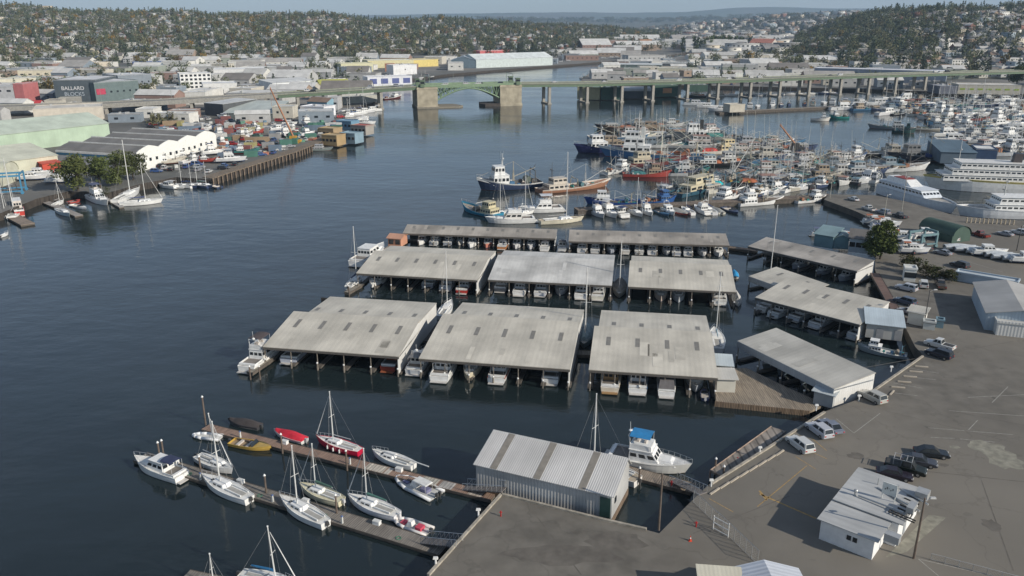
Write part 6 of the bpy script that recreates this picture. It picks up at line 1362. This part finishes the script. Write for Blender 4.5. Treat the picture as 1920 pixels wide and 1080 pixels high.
TK=[('cone',(.044,.060,.040),'conifer_dark'),('cone',(.060,.074,.048),'conifer_mid'),('round',(.090,.102,.052),'broadleaf_green'),('round',(.115,.112,.062),'broadleaf_olive'),('round',(.10,.075,.026),'broadleaf_autumn'),('round',(.066,.080,.052),'broadleaf_dark'),('tall',(.055,.075,.026),'poplar'),('round',(.24,.15,.03),'yellow_autumn')]
NAMES={'bush':'broadleaf_tree','cone':'conifer_tree','round':'broadleaf_tree','tall':'poplar_tree'}
LAB=['dark green conifer','mid green conifer','green leafy tree','olive leafy tree','rusty autumn tree','dark leafy tree','slender poplar','yellow autumn tree']
FARP=[];tmpl={}
for i,(k,c,nm) in enumerate(TK):
    for j in range(2):
        v,f=leaf_crown(k,110 if k!='round' else 130,i*9+j,.075);mb=MB();mb.v=v;mb.f=f;mb.m=[0]*len(f);cm=bpy.data.meshes.new('crown');cm.from_pydata(v,[],f);cm.materials.append(MFOL(c,nm))
        t=trunk_mb(k,i);tm=bpy.data.meshes.new('trunk');tm.from_pydata(t.v,[],t.f);tm.materials.append(BARK);FARP.append((i,cm,tm,np.array(v),np.array(f)))
def place_tree(pi,x,y,z,h,label,group,wd=1.):
    i,cm,tm,_,_=FARP[pi];r=random.Random(int(x*7+y));o=empty(NAMES[TK[i][0]],x,y,z,r.uniform(0,6.28));o.scale=(h*wd,h*wd,h)
    for nm,me in (('crown',cm),('trunk',tm)):
        c=bpy.data.objects.new(nm,me);COL.objects.link(c);c.parent=o
    return tag(o,label,'tree',group)
def bake(name,label,items,mats,cat):
    """items: list of (verts array, faces array, matindex array, x,y,z,rot,sx,sy,sz) merged into one mesh"""
    if not items:return
    V=[];Fc=[];Mi=[];off=0
    for v,f,m,x,y,z,ro,sx,sy,sz in items:
        c,s=math.cos(ro),math.sin(ro);w=v*np.array([sx,sy,sz]);V.append(np.stack([w[:,0]*c-w[:,1]*s+x,w[:,0]*s+w[:,1]*c+y,w[:,2]+z],1));Fc.append(f+off);Mi.append(m);off+=len(v)
    V=np.concatenate(V).astype(np.float32);Fc=np.concatenate(Fc).astype(np.int32);Mi=np.concatenate(Mi).astype(np.int32)
    me=bpy.data.meshes.new(name);me.vertices.add(len(V));me.vertices.foreach_set('co',V.ravel());n=len(Fc)
    me.loops.add(n*4);me.loops.foreach_set('vertex_index',Fc.ravel());me.polygons.add(n);me.polygons.foreach_set('loop_start',np.arange(0,n*4,4,dtype=np.int32))
    for m in mats:me.materials.append(m)
    me.polygons.foreach_set('material_index',Mi);me.update(calc_edges=True);me.validate()
    o=bpy.data.objects.new(name,me);COL.objects.link(o);o['kind']='stuff';o['label']=label;o['category']=cat;return o
# ---- small far houses (prototypes; quads only so that they can also be merged)
def house_mesh(shape,r):
    mb=MB();w,d,h=10,8.5,5.6;k=.22*d if shape!='hip' else .25*d
    if shape=='flat':w,d,h=17,11,8.5;mb.box(-w/2,w/2,-d/2,d/2,-3,h,0);mb.box(-w/2-.2,w/2+.2,-d/2-.2,d/2+.2,h,h+.5,1)
    elif shape=='gablex':
        mb.box(-w/2,w/2,-d/2,d/2,-3,h,0);e=.5;mb.add([(-w/2-e,-d/2-e,h-.3),(w/2+e,-d/2-e,h-.3),(w/2+e,0,h+k+1),(-w/2-e,0,h+k+1),(-w/2-e,d/2+e,h-.3),(w/2+e,d/2+e,h-.3)],[(0,1,2,3),(3,2,5,4)],1)
        mb.add([(-w/2,-d/2,h),(-w/2,d/2,h),(-w/2,.01,h+k+.9),(-w/2,-.01,h+k+.9),(w/2,-d/2,h),(w/2,d/2,h),(w/2,.01,h+k+.9),(w/2,-.01,h+k+.9)],[(0,1,2,3),(4,5,6,7)],0)
    elif shape=='gabley':
        mb.box(-d/2,d/2,-w/2,w/2,-3,h,0);e=.5;mb.add([(-d/2-e,-w/2-e,h-.3),(-d/2-e,w/2+e,h-.3),(0,w/2+e,h+k+1.4),(0,-w/2-e,h+k+1.4),(d/2+e,-w/2-e,h-.3),(d/2+e,w/2+e,h-.3)],[(0,1,2,3),(3,2,5,4)],1)
        mb.add([(-d/2,-w/2,h),(d/2,-w/2,h),(.01,-w/2,h+k+1.3),(-.01,-w/2,h+k+1.3),(-d/2,w/2,h),(d/2,w/2,h),(.01,w/2,h+k+1.3),(-.01,w/2,h+k+1.3)],[(0,1,2,3),(4,5,6,7)],0)
        d,w=w,d
    else:
        mb.box(-w/2,w/2,-d/2,d/2,-3,h,0);e=.6;a,b_=w/2+e,d/2+e;mb.add([(-a,-b_,h-.2),(a,-b_,h-.2),(a,b_,h-.2),(-a,b_,h-.2),(-w*.2,-.1,h+k+.8),(w*.2,-.1,h+k+.8),(w*.2,.1,h+k+.8),(-w*.2,.1,h+k+.8)],[(0,1,5,4),(1,2,6,5),(2,3,7,6),(3,0,4,7),(4,5,6,7)],1)
    nw=3 if shape!='flat' else 6
    for zz in ((1.6,4.3) if shape!='flat' else (1.5,4.2,6.9)):
        for i in range(nw):
            x=-w/2+w*(i+.5)/nw
            for s in (-1,1):mb.add([(x-.65,s*(d/2+.03),zz-.6),(x+.65,s*(d/2+.03),zz-.6),(x+.65,s*(d/2+.03),zz+.6),(x-.65,s*(d/2+.03),zz+.6)],[(0,1,2,3)],2)
        for s in (-1,1):mb.add([(s*(w/2+.03),-1,zz-.6),(s*(w/2+.03),1,zz-.6),(s*(w/2+.03),1,zz+.6),(s*(w/2+.03),-1,zz+.6)],[(0,1,2,3)],2)
    return mb
WC=[((.66,.65,.61),'white'),((.55,.5,.4),'cream'),((.42,.43,.43),'grey'),((.30,.36,.40),'blue grey'),((.38,.28,.2),'tan'),((.24,.12,.09),'brick red'),((.2,.2,.2),'dark grey'),((.6,.58,.52),'off white')]
RC=[((.14,.13,.125),'dark grey'),((.26,.245,.23),'grey'),((.18,.13,.10),'brown'),((.42,.41,.39),'pale')]
HMATS=[M(c,.8,.06) for c,_ in WC]+[M(c,.85,.12,.3) for c,_ in RC]+[glass()]
HP=[]
hr_=random.Random(3)
for shape in ('gablex','gabley','hip','flat'):
    for wi in range(len(WC)):
        for _ in range(2):
            ri=hr_.randrange(4) if shape!='flat' else 3;mb=house_mesh(shape,hr_)
            mats=[0,1,2];mi=np.array([wi if m==0 else len(WC)+ri if m==1 else len(WC)+len(RC) for m in mb.m])
            me=bpy.data.meshes.new('house');me.from_pydata(mb.v,[],mb.f)
            for m in (HMATS[wi],HMATS[len(WC)+ri],HMATS[-1]):me.materials.append(m)
            me.polygons.foreach_set('material_index',mb.m)
            HP.append((shape,wi,ri,me,np.array(mb.v),np.array(mb.f),mi))
houses=[];trees=[]
r=random.Random(42)
def inpoly(x,y,P):
    c=False;n=len(P)
    for i in range(n):
        x1,y1=P[i];x2,y2=P[(i+1)%n]
        if (y1>y)!=(y2>y) and x<(x2-x1)*(y-y1)/(y2-y1)+x1:c=not c
    return c
GP=W_+[(9000,900),(19000,9000),(19000,19000),(-19000,19000),(-19000,9000),(-1200,250)]
def hillpop(hill,area,u0,u1,t1,hd,td,dens_t=None,street=46,step=15):
    ym=0;y0=min(hill.at(u,0)[1] for u in range(int(u0),int(u1),50));y1=max(hill.at(u,t1)[1] for u in range(int(u0),int(u1),50))
    y=y0
    while y<y1:
        for sd in (0,20):
            yy=y+sd;x=hill.dirx(u0)*yy
            while x<hill.dirx(u1)*yy:
                x+=step*r.uniform(.8,1.5);u=960+x/yy*F*CP;yb=interp(hill.yb,u);yr=interp(hill.yr,u);t=(yy-yb)/(yr-yb)
                if t<.0 or t>t1:continue
                dd=hd(u,t) if callable(hd) else hd
                if r.random()>dd:continue
                z=hill.at(u,t)[2];houses.append((x+r.uniform(-3,3),yy+r.uniform(-4,4),z,r.choice([0,0,R(90),R(180)])+R(8)+r.gauss(0,.06),r.uniform(.8,1.35),area))
        y+=street
    A=(hill.dirx(u1)-hill.dirx(u0))
    n=int(td*A*(y1*y1-y0*y0)/2/1000)
    for _ in range(n):
        u=r.uniform(u0,u1);yy=math.sqrt(r.uniform(y0*y0,y1*y1));yb=interp(hill.yb,u);yr=interp(hill.yr,u);t=(yy-yb)/(yr-yb)
        if t<-.02 or t>t1:continue
        w_=dens_t(u,t) if dens_t else 1
        if r.random()>w_:continue
        z=hill.at(u,max(0,t))[2];trees.append((hill.dirx(u)*yy,yy,z,area,.8))
hillpop(HL,'left',-120,1285,1.12,lambda u,t:.60 if u<900 else .42,3.3)
hillpop(HR,'right',1440,2080,1.12,lambda u,t:.75 if u>1660 and t<.9 else .26,4.4,lambda u,t:1 if u<1680 else .42)
for q in range(300):   # ridge line trees
    u=r.uniform(-120,1280);t=r.uniform(.9,1.04);x,y,z=HL.at(u,t);trees.append((x,y,z,'left',1.))
for q in range(220):
    u=r.uniform(1440,2080);t=r.uniform(.9,1.04);x,y,z=HR.at(u,t);trees.append((x,y,z,'right',1.))
def tp(area):
    k=r.random()
    if area=='left':i=0 if k<.08 else 1 if k<.15 else 2 if k<.38 else 3 if k<.58 else 4 if k<.64 else 5 if k<.985 else 7
    else:i=0 if k<.10 else 1 if k<.2 else 2 if k<.5 else 3 if k<.7 else 4 if k<.73 else 5
    return i*2+r.randrange(2)
def th(pi):return {'cone':r.uniform(14,23),'round':r.choice([r.uniform(8,14),r.uniform(11,18),r.uniform(15,22)]),'tall':r.uniform(14,20)}[TK[FARP[pi][0]][0]]
# belts and street trees on the flats
flat=[]
def belt(p,q,n,kinds,hs,area,jit=6,z=ZL,wd=1.):
    (x0,y0),(x1,y1)=G(*p,z),G(*q,z)
    for i in range(n):
        t=r.random();flat.append((x0+(x1-x0)*t+r.gauss(0,jit),y0+(y1-y0)*t+r.gauss(0,jit),z,pick(r,kinds)*2+r.randrange(2),r.uniform(*hs),area))
belt((1150,98),(1280,92),20,[5,3,2],(16,24),'beyond the canal bend',25)
belt((1400,118),(1560,100),26,[5,2,3],(14,20),'on the flats right of the canal',22)
belt((0,150),(660,146),20,[2,5,3],(9,14),'among the left industrial blocks',14)
belt((1285,100),(1368,94),46,[6],(26,34),'by the canal beyond the bridge',9)
belt((1368,94),(1400,90),14,[6,3],(22,28),'by the canal beyond the bridge',12)
belt((960,108),(1020,106),26,[5,1],(18,24),'above the long pale hall',8)
belt((60,178),(112,186),9,[3,4],(14,17),'left of the lettered dark block',4)
belt((270,186),(305,182),7,[3,2],(11,14),'beside the retail block',4)
belt((210,190),(250,188),6,[5],(7,10),'in front of the retail block',2)
belt((560,135),(640,135),10,[5,2],(11,16),'around the left shore streets',10)
belt((480,118),(700,112),16,[5,3],(12,17),'at the foot of the left hill',12)
belt((-20,122),(480,124),32,[5,3,2,4],(11,17),'at the foot of the left hill',14)
belt((700,112),(1000,106),20,[5,3,4],(12,18),'at the foot of the left hill',14)
belt((285,236),(320,232),5,[3],(9,11),'in the left shore work yard',3)
belt((1500,128),(1640,126),22,[2,5,3],(14,18),'behind the long blue grey hall',12)
belt((1620,132),(1900,122),18,[2,4,3],(12,16),'above the bridge approach',12)
belt((840,128),(880,126),5,[4,3],(9,12),'along the far left canal bank',3)
belt((1040,108),(1160,100),14,[5,3],(12,18),'along the far canal bank',12)
for x,y,z,pi,h,a in flat:
    if inpoly(x,y,GP):place_tree(pi,x,y,z,h,'%s %s'%(LAB[FARP[pi][0]],a),'%ss %s'%(LAB[FARP[pi][0]],a),.9)
trees=[t for t in trees if 0<t[1]];trees.sort(key=lambda t:t[1]*t[1]+t[0]**2)
nb_={'left':0,'right':0};rest=[]
tmats=[MFOL(c,nm) for _,c,nm in TK]
for x,y,z,area,wd in trees:
    pi=tp(area);h=th(pi);u=PX(x,y,z)[0]
    if nb_[area]<(26 if area=='left' else 18) and 0<u<1920:
        nb_[area]+=1;l='%s among the houses of the %s hillside'%(LAB[FARP[pi][0]],area);place_tree(pi,x,y,z,h,l,l.replace(' among','s among',1),.9)
    else:
        _,cm,tm,v,f=FARP[pi];rest.append((v,f,np.full(len(f),FARP[pi][0]),x,y,z,r.uniform(0,6.28),h*.9*r.uniform(.8,1.2),h*.9,h))
bake('hillside_woodland','far mixed trees covering the hillsides between the houses',rest,tmats,'trees')
houses.sort(key=lambda t:t[1]*t[1]+t[0]**2);rest=[];nh={'left':0,'right':0}
for x,y,z,ro,s,area in houses:
    shape_p=r.random();cand=[i for i,p in enumerate(HP) if (p[0]=='flat')==(shape_p>(.95 if area=='left' else .85))];pi=r.choice(cand);sh,wi,ri,me,v,f,mi=HP[pi];u=PX(x,y,z)[0]
    if nh[area]<(190 if area=='left' else 90) and 0<u<1920:
        nh[area]+=1;o=bpy.data.objects.new('house',me);COL.objects.link(o);o.location=(x,y,z);o.rotation_euler=(0,0,ro);o.scale=(s,s,s*.9)
        sw={'gablex':'gabled','gabley':'steep gabled','hip':'hipped','flat':'flat roofed'}[sh];l='%s %s house with %s roof on the %s hillside'%(WC[wi][1],sw,RC[ri][1],area)
        tag(o,l,'house',l.replace(' house ',' houses ',1))
    else:rest.append((v,f,mi,x,y,z,ro,s,s,s*.9))
# far flats and middle hill
for q in range(360):
    u=r.uniform(1170,1620);t=r.uniform(0,1.05);x,y,z=HM.at(u,t);pi=r.randrange(len(HP));sh,wi,ri,me,v,f,mi=HP[pi];s=r.uniform(1.3,2.4);rest.append((v,f,mi,x,y,z,r.uniform(0,3),s*1.3,s,s))
for q in range(520):
    y=r.uniform(1500,4200);u=r.uniform(1120,1500)
    x=HM.dirx(u)*y
    if y<2600 and u<1260 :continue
    pi=r.randrange(len(HP));sh,wi,ri,me,v,f,mi=HP[pi];s=r.uniform(1.2,2.2);rest.append((v,f,mi,x,y,ZL,R(8)+r.choice([0,R(90)]),s*1.5,s*1.4,s))
bake('distant_houses','distant small houses and sheds beyond the nearer streets',rest,HMATS,'houses')
rest=[]
for q in range(1700):
    if q%4:u=r.uniform(1150,1700);x,y,z=HM.at(u,r.uniform(0,1.1))
    else:
        y=r.uniform(1700,4300);u=r.uniform(1100,1520);x=HM.dirx(u)*y;z=ZL
        if y<2400 and u<1280:continue
    pi=tp('left');_,cm,tm,v,f=FARP[pi];h=th(pi)*1.1;rest.append((v,f,np.full(len(f),FARP[pi][0]),x,y,z,r.uniform(0,6.28),h*1.3,h*1.3,h))
for q in range(700):
    u=r.uniform(900,2200);x,y,z=HX.at(u,r.uniform(.55,1.02));pi=tp('left');_,cm,tm,v,f=FARP[pi];h=38;rest.append((v,f,np.full(len(f),FARP[pi][0]),x,y,z-4,r.uniform(0,6.28),h*3,h*2,h))
bake('distant_woods','distant woods on the flats and ridge beyond the city',rest,tmats,'trees')
# ---- nearer trees, each with its own dense crown
def big_tree(u,v,h,kind,c,nm,label,n=2600,wd=1.,z=ZL,seed=1,size=.030):
    x,y=G(u,v,z);o=empty(NAMES[kind],x,y,z);o.scale=(h*wd,h*wd,h);vv,ff=leaf_crown(kind,n,seed,size);mb=MB();mb.v=vv;mb.f=ff;mb.m=[0]*len(ff);mb.build('crown',MFOL(c,nm),o);trunk_mb(kind,seed,.025).build('trunk',BARK,o);tag(o,label,'tree')
big_tree(147,358,14,'bush',(.085,.10,.032),'shore_a','large leafy tree at the water edge, leftmost of the four shore trees',3000,1.3,seed=3)
big_tree(188,352,12.5,'bush',(.075,.095,.03),'shore_b','leafy tree second from left at the left shore edge',2600,1.3,seed=4)
big_tree(225,345,13,'bush',(.075,.09,.03),'shore_c','leafy tree behind the ketch masts on the left shore',2600,1.3,seed=5)
big_tree(250,338,12,'bush',(.075,.088,.03),'shore_d','rightmost leafy shore tree in front of the boat yard hall',2400,1.3,seed=6)
big_tree(200,368,4,'bush',(.06,.08,.02),'shore_e','small bright green bush beside the white cruiser',500,1.3,seed=7)
big_tree(1650,486,11.0,'bush',(.085,.11,.03),'quay_a','round bright green tree beside the weathered boathouse',5200,1.05,z=ZQ,seed=8,size=.036)
big_tree(1906,160,24,'bush',(.04,.055,.018),'bridge_a','big dark green tree at the right end of the bridge',1800,1.2,seed=9)
big_tree(1935,150,22,'bush',(.045,.06,.02),'bridge_b','second big green tree cut by the right edge at the bridge end',1500,1.2,seed=10)
for i,(u,v,h) in enumerate(((1715,512,4.2),(1735,520,3.2),(1752,522,3.4),(1770,524,3.2),(1785,528,3.),(1700,500,3.4))):
    big_tree(u,v,h,'bush',(.055,.05,.02) if i%2 else (.05,.06,.02),'hedge%d'%i,['tallest olive bush of the hedge behind the parking strip','dark bush in the hedge beside the white container','brownish bush in the middle of the hedge','small dark bush right of the middle of the hedge','last bush at the right end of the hedge','leafy bush nearest the round tree'][i],700,1.7,z=ZQ,seed=20+i,size=.05)
# =====================================================================
# FILLER BUILDINGS, CONTAINERS, VEHICLES of the industrial flats
# =====================================================================
def free(x,y,rad):return all((x-a)**2+(y-b_)**2>rad*rad for a,b_ in OCC)
rf=random.Random(11)
FW=[((.62,.61,.57),'white'),((.5,.47,.4),'cream'),((.42,.42,.41),'grey'),((.33,.25,.19),'brown'),((.22,.26,.30),'slate'),((.30,.33,.28),'sage'),((.27,.18,.15),'brick')]
FR_=[((.52,.51,.48),'pale'),((.38,.36,.33),'grey'),((.62,.61,.58),'white'),((.22,.2,.18),'dark')]
def filler(u0,u1,v0,v1,n,ws,ds,hs,area):
    k=0;tr=0
    while k<n and tr<n*25:
        tr+=1;u=rf.uniform(u0,u1);ya,yb=G(0,v1,ZL)[1],G(0,v0,ZL)[1];y=rf.uniform(ya,yb);x=(u-960)/F*(y*CP+H*SP);W=rf.uniform(*ws);D=rf.uniform(*ds)
        if not(inpoly(x-3,y-8,GP) and inpoly(x+W+3,y-8,GP) and inpoly(x+W,y+D,GP)) or not all(free(x+W*a,y+D*b_,7.5) for a in (0,.5,1) for b_ in (0,.5,1)):continue
        s=(x-PA[0])*BX+(y-PA[1])*BY;t=-(x-PA[0])*BY+(y-PA[1])*BX
        if -D-6<t<BW+6:continue
        wi=rf.choice([0,0,0,1,2,2,3,4,4,5,6]);ri=rf.choice([0,1,2,2,2,3]);p=PX(x,y,ZL);q=PX(x+W*math.cos(.0),y,ZL);a=R(rf.choice([-8,-8,4,12]));q=PX(x+W*math.cos(a),y+W*math.sin(a),ZL)
        fl=rf.random()<.7;l='%s %s building with %s roof %s'%(FW[wi][1],'flat roofed' if fl else 'gabled',FR_[ri][1],area)
        bldg(l,p,q,0,D,'flat' if fl else 'gable',FW[wi][0],FR_[ri][0],h=rf.uniform(*hs),wr=1,wc=max(2,int(W/7)),ww=2.2,auto=True);k+=1
filler(-60,640,206,232,20,(10,30),(8,16),(4,7),'below the left ramp')
filler(-80,680,140,206,70,(14,44),(12,30),(4,9),'on the left industrial flats')
filler(-80,1000,116,142,60,(18,55),(15,35),(5,10),'below the left hill')
filler(1000,1180,100,118,14,(25,60),(20,40),(5,9),'along the far canal bank')
filler(1290,1560,100,158,60,(18,50),(14,30),(4,9),'right of the canal')
filler(1560,1990,118,150,34,(18,40),(12,24),(6,12),'behind the right bridge approach')
filler(1300,1760,150,164,18,(12,30),(8,14),(4,7),'before the right bridge approach')
filler(1095,1320,119,156,26,(12,34),(10,18),(4,8),'on the wharf beyond the bridge')
filler(1090,1500,80,100,34,(40,110),(30,70),(7,14),'on the distant flats')
# work yard clutter: containers, sheds, hauled boats and vehicles
cc=[((.22,.08,.07),'red'),((.06,.17,.13),'green'),((.15,.2,.26),'blue'),((.55,.55,.53),'white'),((.33,.24,.15),'tan'),((.40,.36,.16),'yellow'),((.25,.25,.25),'grey')]
k=0;tr=0
while k<46 and tr<2500:
    tr+=1;u=rf.uniform(300,650);v=rf.uniform(224,300);x,y=G(u,v,ZL);v_sh=interp([(398,330),(440,316),(500,297),(560,278),(600,262),(632,245),(650,215)],u)
    if v>v_sh-6 or not inpoly(x,y,GP) or not free(x,y,8):continue
    ci=rf.randrange(7);o=empty('shipping_container',x,y,ZL+.01,R(rf.choice([5,10,95,20])));W=rf.choice([6,6,12]);mb=MB();mb.box(0,W,0,2.5,0,2.7);mb.build('box',MRIB(cc[ci][0],.5,.1,.2),o);mb=MB();mb.box(W,W+.06,.1,2.4,.15,2.5);mb.build('door',M(tuple(c*.8 for c in cc[ci][0]),.7),o)
    OCC.append((x,y));tag(o,'%s shipping container in the left shore work yard'%cc[ci][1],'container',auto=True);k+=1
k=0;tr=0
while k<26 and tr<2500:
    tr+=1;u=rf.uniform(320,670);v=rf.uniform(214,310);x,y=G(u,v,ZL);v_sh=interp([(398,330),(440,316),(500,297),(560,278),(600,262),(632,245),(650,215)],u)
    if v>v_sh-5 or not inpoly(x,y,GP) or not free(x,y,7):continue
    L=rf.uniform(8,14);a=rf.uniform(0,3.1);p=PX(x-L/2*math.cos(a),y-L/2*math.sin(a));q=PX(x+L/2*math.cos(a),y+L/2*math.sin(a));OCC.append((x,y))
    o=cruiser(p,q,'white motor yacht hauled out in the left shore work yard',pick(rf,HC[:4]),canopy=pick(rf,[None,(.04,.06,.15),(.5,.5,.5)]),fly=rf.random()<.5,auto=True,rail=False) if rf.random()<.6 else wb(p,q,'fishing boat hauled out in the left shore work yard',pick(rf,HC),auto=True,clutter=False,fwd=rf.random()<.5)
    o.location.z=ZL+.9;k+=1
for i in range(12):
    u,v=rf.uniform(8,130),rf.uniform(330,350);x,y=G(u,v,ZL)
    if not free(x,y,6) or not inpoly(x,y-4,GP):continue
    p=PX(x-5,y-1);q=PX(x+5,y+1);o=cruiser(p,q,'white motorboat hauled out at the far left boat yard',pick(rf,HC[:4]),canopy=None,auto=True,rail=False);o.location.z=ZL+.8;OCC.append((x,y))
# small yard clutter
k=0;tr=0
jc=[((.35,.3,.22),'tan'),((.15,.15,.15),'dark'),((.12,.2,.28),'blue'),((.55,.55,.52),'white'),((.3,.12,.08),'rusty'),((.1,.22,.16),'green')]
while k<70 and tr<4000:
    tr+=1;u=rf.uniform(290,655);v=rf.uniform(218,325);x,y=G(u,v,ZL);v_sh=interp([(262,338),(330,326),(398,330),(440,316),(500,297),(560,278),(600,262),(632,245),(650,215)],u)
    if v>v_sh-4 or not inpoly(x,y,GP) or not free(x,y,3.5):continue
    ci=rf.randrange(6);o=empty('material_stack',x,y,ZL+.01,rf.uniform(0,3));mb=MB();w1,w2,h1=rf.uniform(1.2,3.5),rf.uniform(1,1.8),rf.uniform(.6,2);mb.box(-w1,w1,-w2,w2,0,h1);mb.build('crate',M(jc[ci][0],.8,.3),o);mb=MB();mb.box(-w1*.7,w1*.4,-w2*.6,w2*.7,h1,h1+rf.uniform(.4,1.2));mb.build('load',M(jc[(ci+2)%6][0],.8,.3),o);tag(o,'%s stack of material in the left shore work yard'%jc[ci][1],'stack',auto=True);k+=1
# street trees of the far flats read as one scatter
rest_=[]
for q in range(1500):
    if len(rest_)>330:break
    if q%3:u,v=rf.uniform(-40,1000),rf.uniform(114,172)
    else:u,v=rf.uniform(1290,1640),rf.uniform(98,158)
    x,y=G(u,v,ZL)
    if not inpoly(x,y-6,GP) or not free(x,y,6) or 690<u<1045:continue
    pi=tp('left');_,cm,tm,vv_,ff_=FARP[pi];h=rf.uniform(7,13)*(1.3 if v<125 else 1);rest_.append((vv_,ff_,np.full(len(ff_),FARP[pi][0]),x,y,ZL,rf.uniform(0,6.28),h*1.1,h*1.1,h))
bake('street_trees','street trees scattered between the far industrial blocks',rest_,tmats,'trees')
# vehicles on the flats and on the bridge: copies of a few source cars
cols=[((.6,.6,.58),'white'),((.03,.03,.035),'black'),((.3,.31,.33),'grey'),((.05,.1,.25),'blue'),((.35,.03,.03),'red'),((.5,.5,.5),'silver')]
srcs={}
def put_car(x,y,z,a,label,ci,kind):
    k=(ci,kind)
    if k not in srcs:
        o=car(900,500,920,500,kind,cols[ci][0],'',z=ZL);srcs[k]=o
    else:o=copy_tree(srcs[k])
    o.location=(x,y,z);o.rotation_euler=(0,0,a);tag(o,label,{'sedan':'car','suv':'car','van':'van'}[kind],auto=True)
k=0;tr=0
while k<120 and tr<6000:
    tr+=1;u=rf.uniform(260,660);v=rf.uniform(212,326);x,y=G(u,v,ZL);v_sh=interp([(262,338),(330,326),(398,330),(440,316),(500,297),(560,278),(600,262),(632,245),(650,215)],u)
    if v>v_sh-4 or not inpoly(x,y,GP) or not free(x,y,5):continue
    ci=rf.randrange(6);kd=rf.choice(['sedan','suv','van']);put_car(x,y,ZL+.01,R(rf.choice([0,5,90,95,30])),'%s %s parked in the left shore work yard'%(cols[ci][1],'van' if kd=='van' else 'car'),ci,kd);OCC.append((x,y));k+=1
for i in range(26):
    u=rf.uniform(560,1900);s=bs(u,14);ln=rf.choice([3.,6,10.5,13.5]);x,y=PA[0]+BX*s-BY*ln,PA[1]+BY*s+BX*ln;ci=rf.choice([0,0,1,2,5]);kd=rf.choice(['sedan','suv','van']);put_car(x,y,dz(s)+.02,math.atan2(BY,BX)+(math.pi if ln<8 else 0),'%s %s driving on the green bridge'%(cols[ci][1],'van' if kd=='van' else 'car'),ci,kd)
k=0;tr=0
while k<50 and tr<3000:
    tr+=1;u=rf.choice([rf.uniform(0,660),rf.uniform(1300,1700)]);v=rf.uniform(140,205) if u<700 else rf.uniform(130,160);x,y=G(u,v,ZL)
    if not inpoly(x,y-5,GP) or not free(x,y,8):continue
    ci=rf.randrange(6);kd=rf.choice(['sedan','suv','van']);put_car(x,y,ZL+.01,R(rf.choice([0,5,90])),'%s %s parked among the %s industrial blocks'%(cols[ci][1],'van' if kd=='van' else 'car','left' if u<700 else 'right'),ci,kd);k+=1
# stored boats and drums on the right pier
for i in range(8):
    u=1800+ (i%8)*18;v=470+(i//8)*26+(i%8)*3.4;x,y=G(u,v,ZQ);a=R(-20);L=rf.uniform(6.5,8.5)
    if i%4==3:o=cruiser(PX(x-L/2,y+.6),PX(x+L/2,y-.6),'white motorboat stored on a trailer at the right edge yard',canopy=None,auto=True,rail=False)
    else:o=skiff(PX(x-L/2,y+.6),PX(x+L/2,y-.6),'shrink wrapped boat stored at the right edge yard',(.5,.52,.53),cover=(.5,.53,.55),auto=True)
    o.location.z=ZQ+.7
for i,(u,v) in enumerate(((1655,440),(1672,444),(1690,452),(1655,430),(1640,422),(1662,426),(1700,470),(1735,446),(1712,476),(1600,452),(1585,458),(1570,440),(1543,442))):
    x,y=G(u,v,ZQ if i<9 else 0);L=7.5;p,q=PX(x-L/2,y),PX(x+L/2,y-1);o=cruiser(p,q,'white motorboat %s'%('standing on the small boat yard by the pier' if i<9 else 'tied in the corner basin by the teal sheds'),pick(rf,HC[:4]),canopy=pick(rf,[None,(.1,.12,.2),(.3,.1,.05)]),auto=True,rail=False)
    if i<9:o.location.z=ZQ+.8
for i in range(12):
    x,y=G(1812+i*8,417+i*.4,ZQ);o=empty('mooring_post',x,y,ZQ);mb=MB();mb.tube((0,0,0),(0,0,1.5),.22,n=7);mb.build('post',M((.45,.38,.28),.8,.2),o);tag(o,'stubby timber post on the pier edge below the charter ship','post',auto=True)
# =====================================================================
# unique wording for look-alikes, then haze
# =====================================================================
ORD=['first','second','third','fourth','fifth','sixth','seventh','eighth','ninth','tenth','eleventh','twelfth']
by={}
for o in THINGS:by.setdefault(o['label'],[]).append(o)
for l,os_ in by.items():
    if len(os_)==1:continue
    os_.sort(key=lambda o:PX(*o.location)[0])
    if len(os_)<=12:
        for i,o in enumerate(os_):o['label']=l+', '+('leftmost' if i==0 else 'rightmost' if i==len(os_)-1 else ORD[i]+' from left')
    for o in os_:
        if 'group' not in o.keys():o['group']=l+' (several)'
# haze
mb=MB();mb.box(-19800,19800,-350,19800,-3,900);hz_=mb.build('haze',[]);hm=bpy.data.materials.new('haze');hm.use_nodes=True;n=hm.node_tree;n.nodes.clear()
pv=n.nodes.new('ShaderNodeVolumePrincipled');pv.inputs['Color'].default_value=(.56,.77,1,1);pv.inputs['Density'].default_value=HAZE;pv.inputs['Anisotropy'].default_value=.0;oo=n.nodes.new('ShaderNodeOutputMaterial');n.links.new(pv.outputs[0],oo.inputs[1])
hz_.data.materials.append(hm);hz_['kind']='stuff';hz_['label']='thin blue distance haze over the water and hills';hz_['category']='haze'
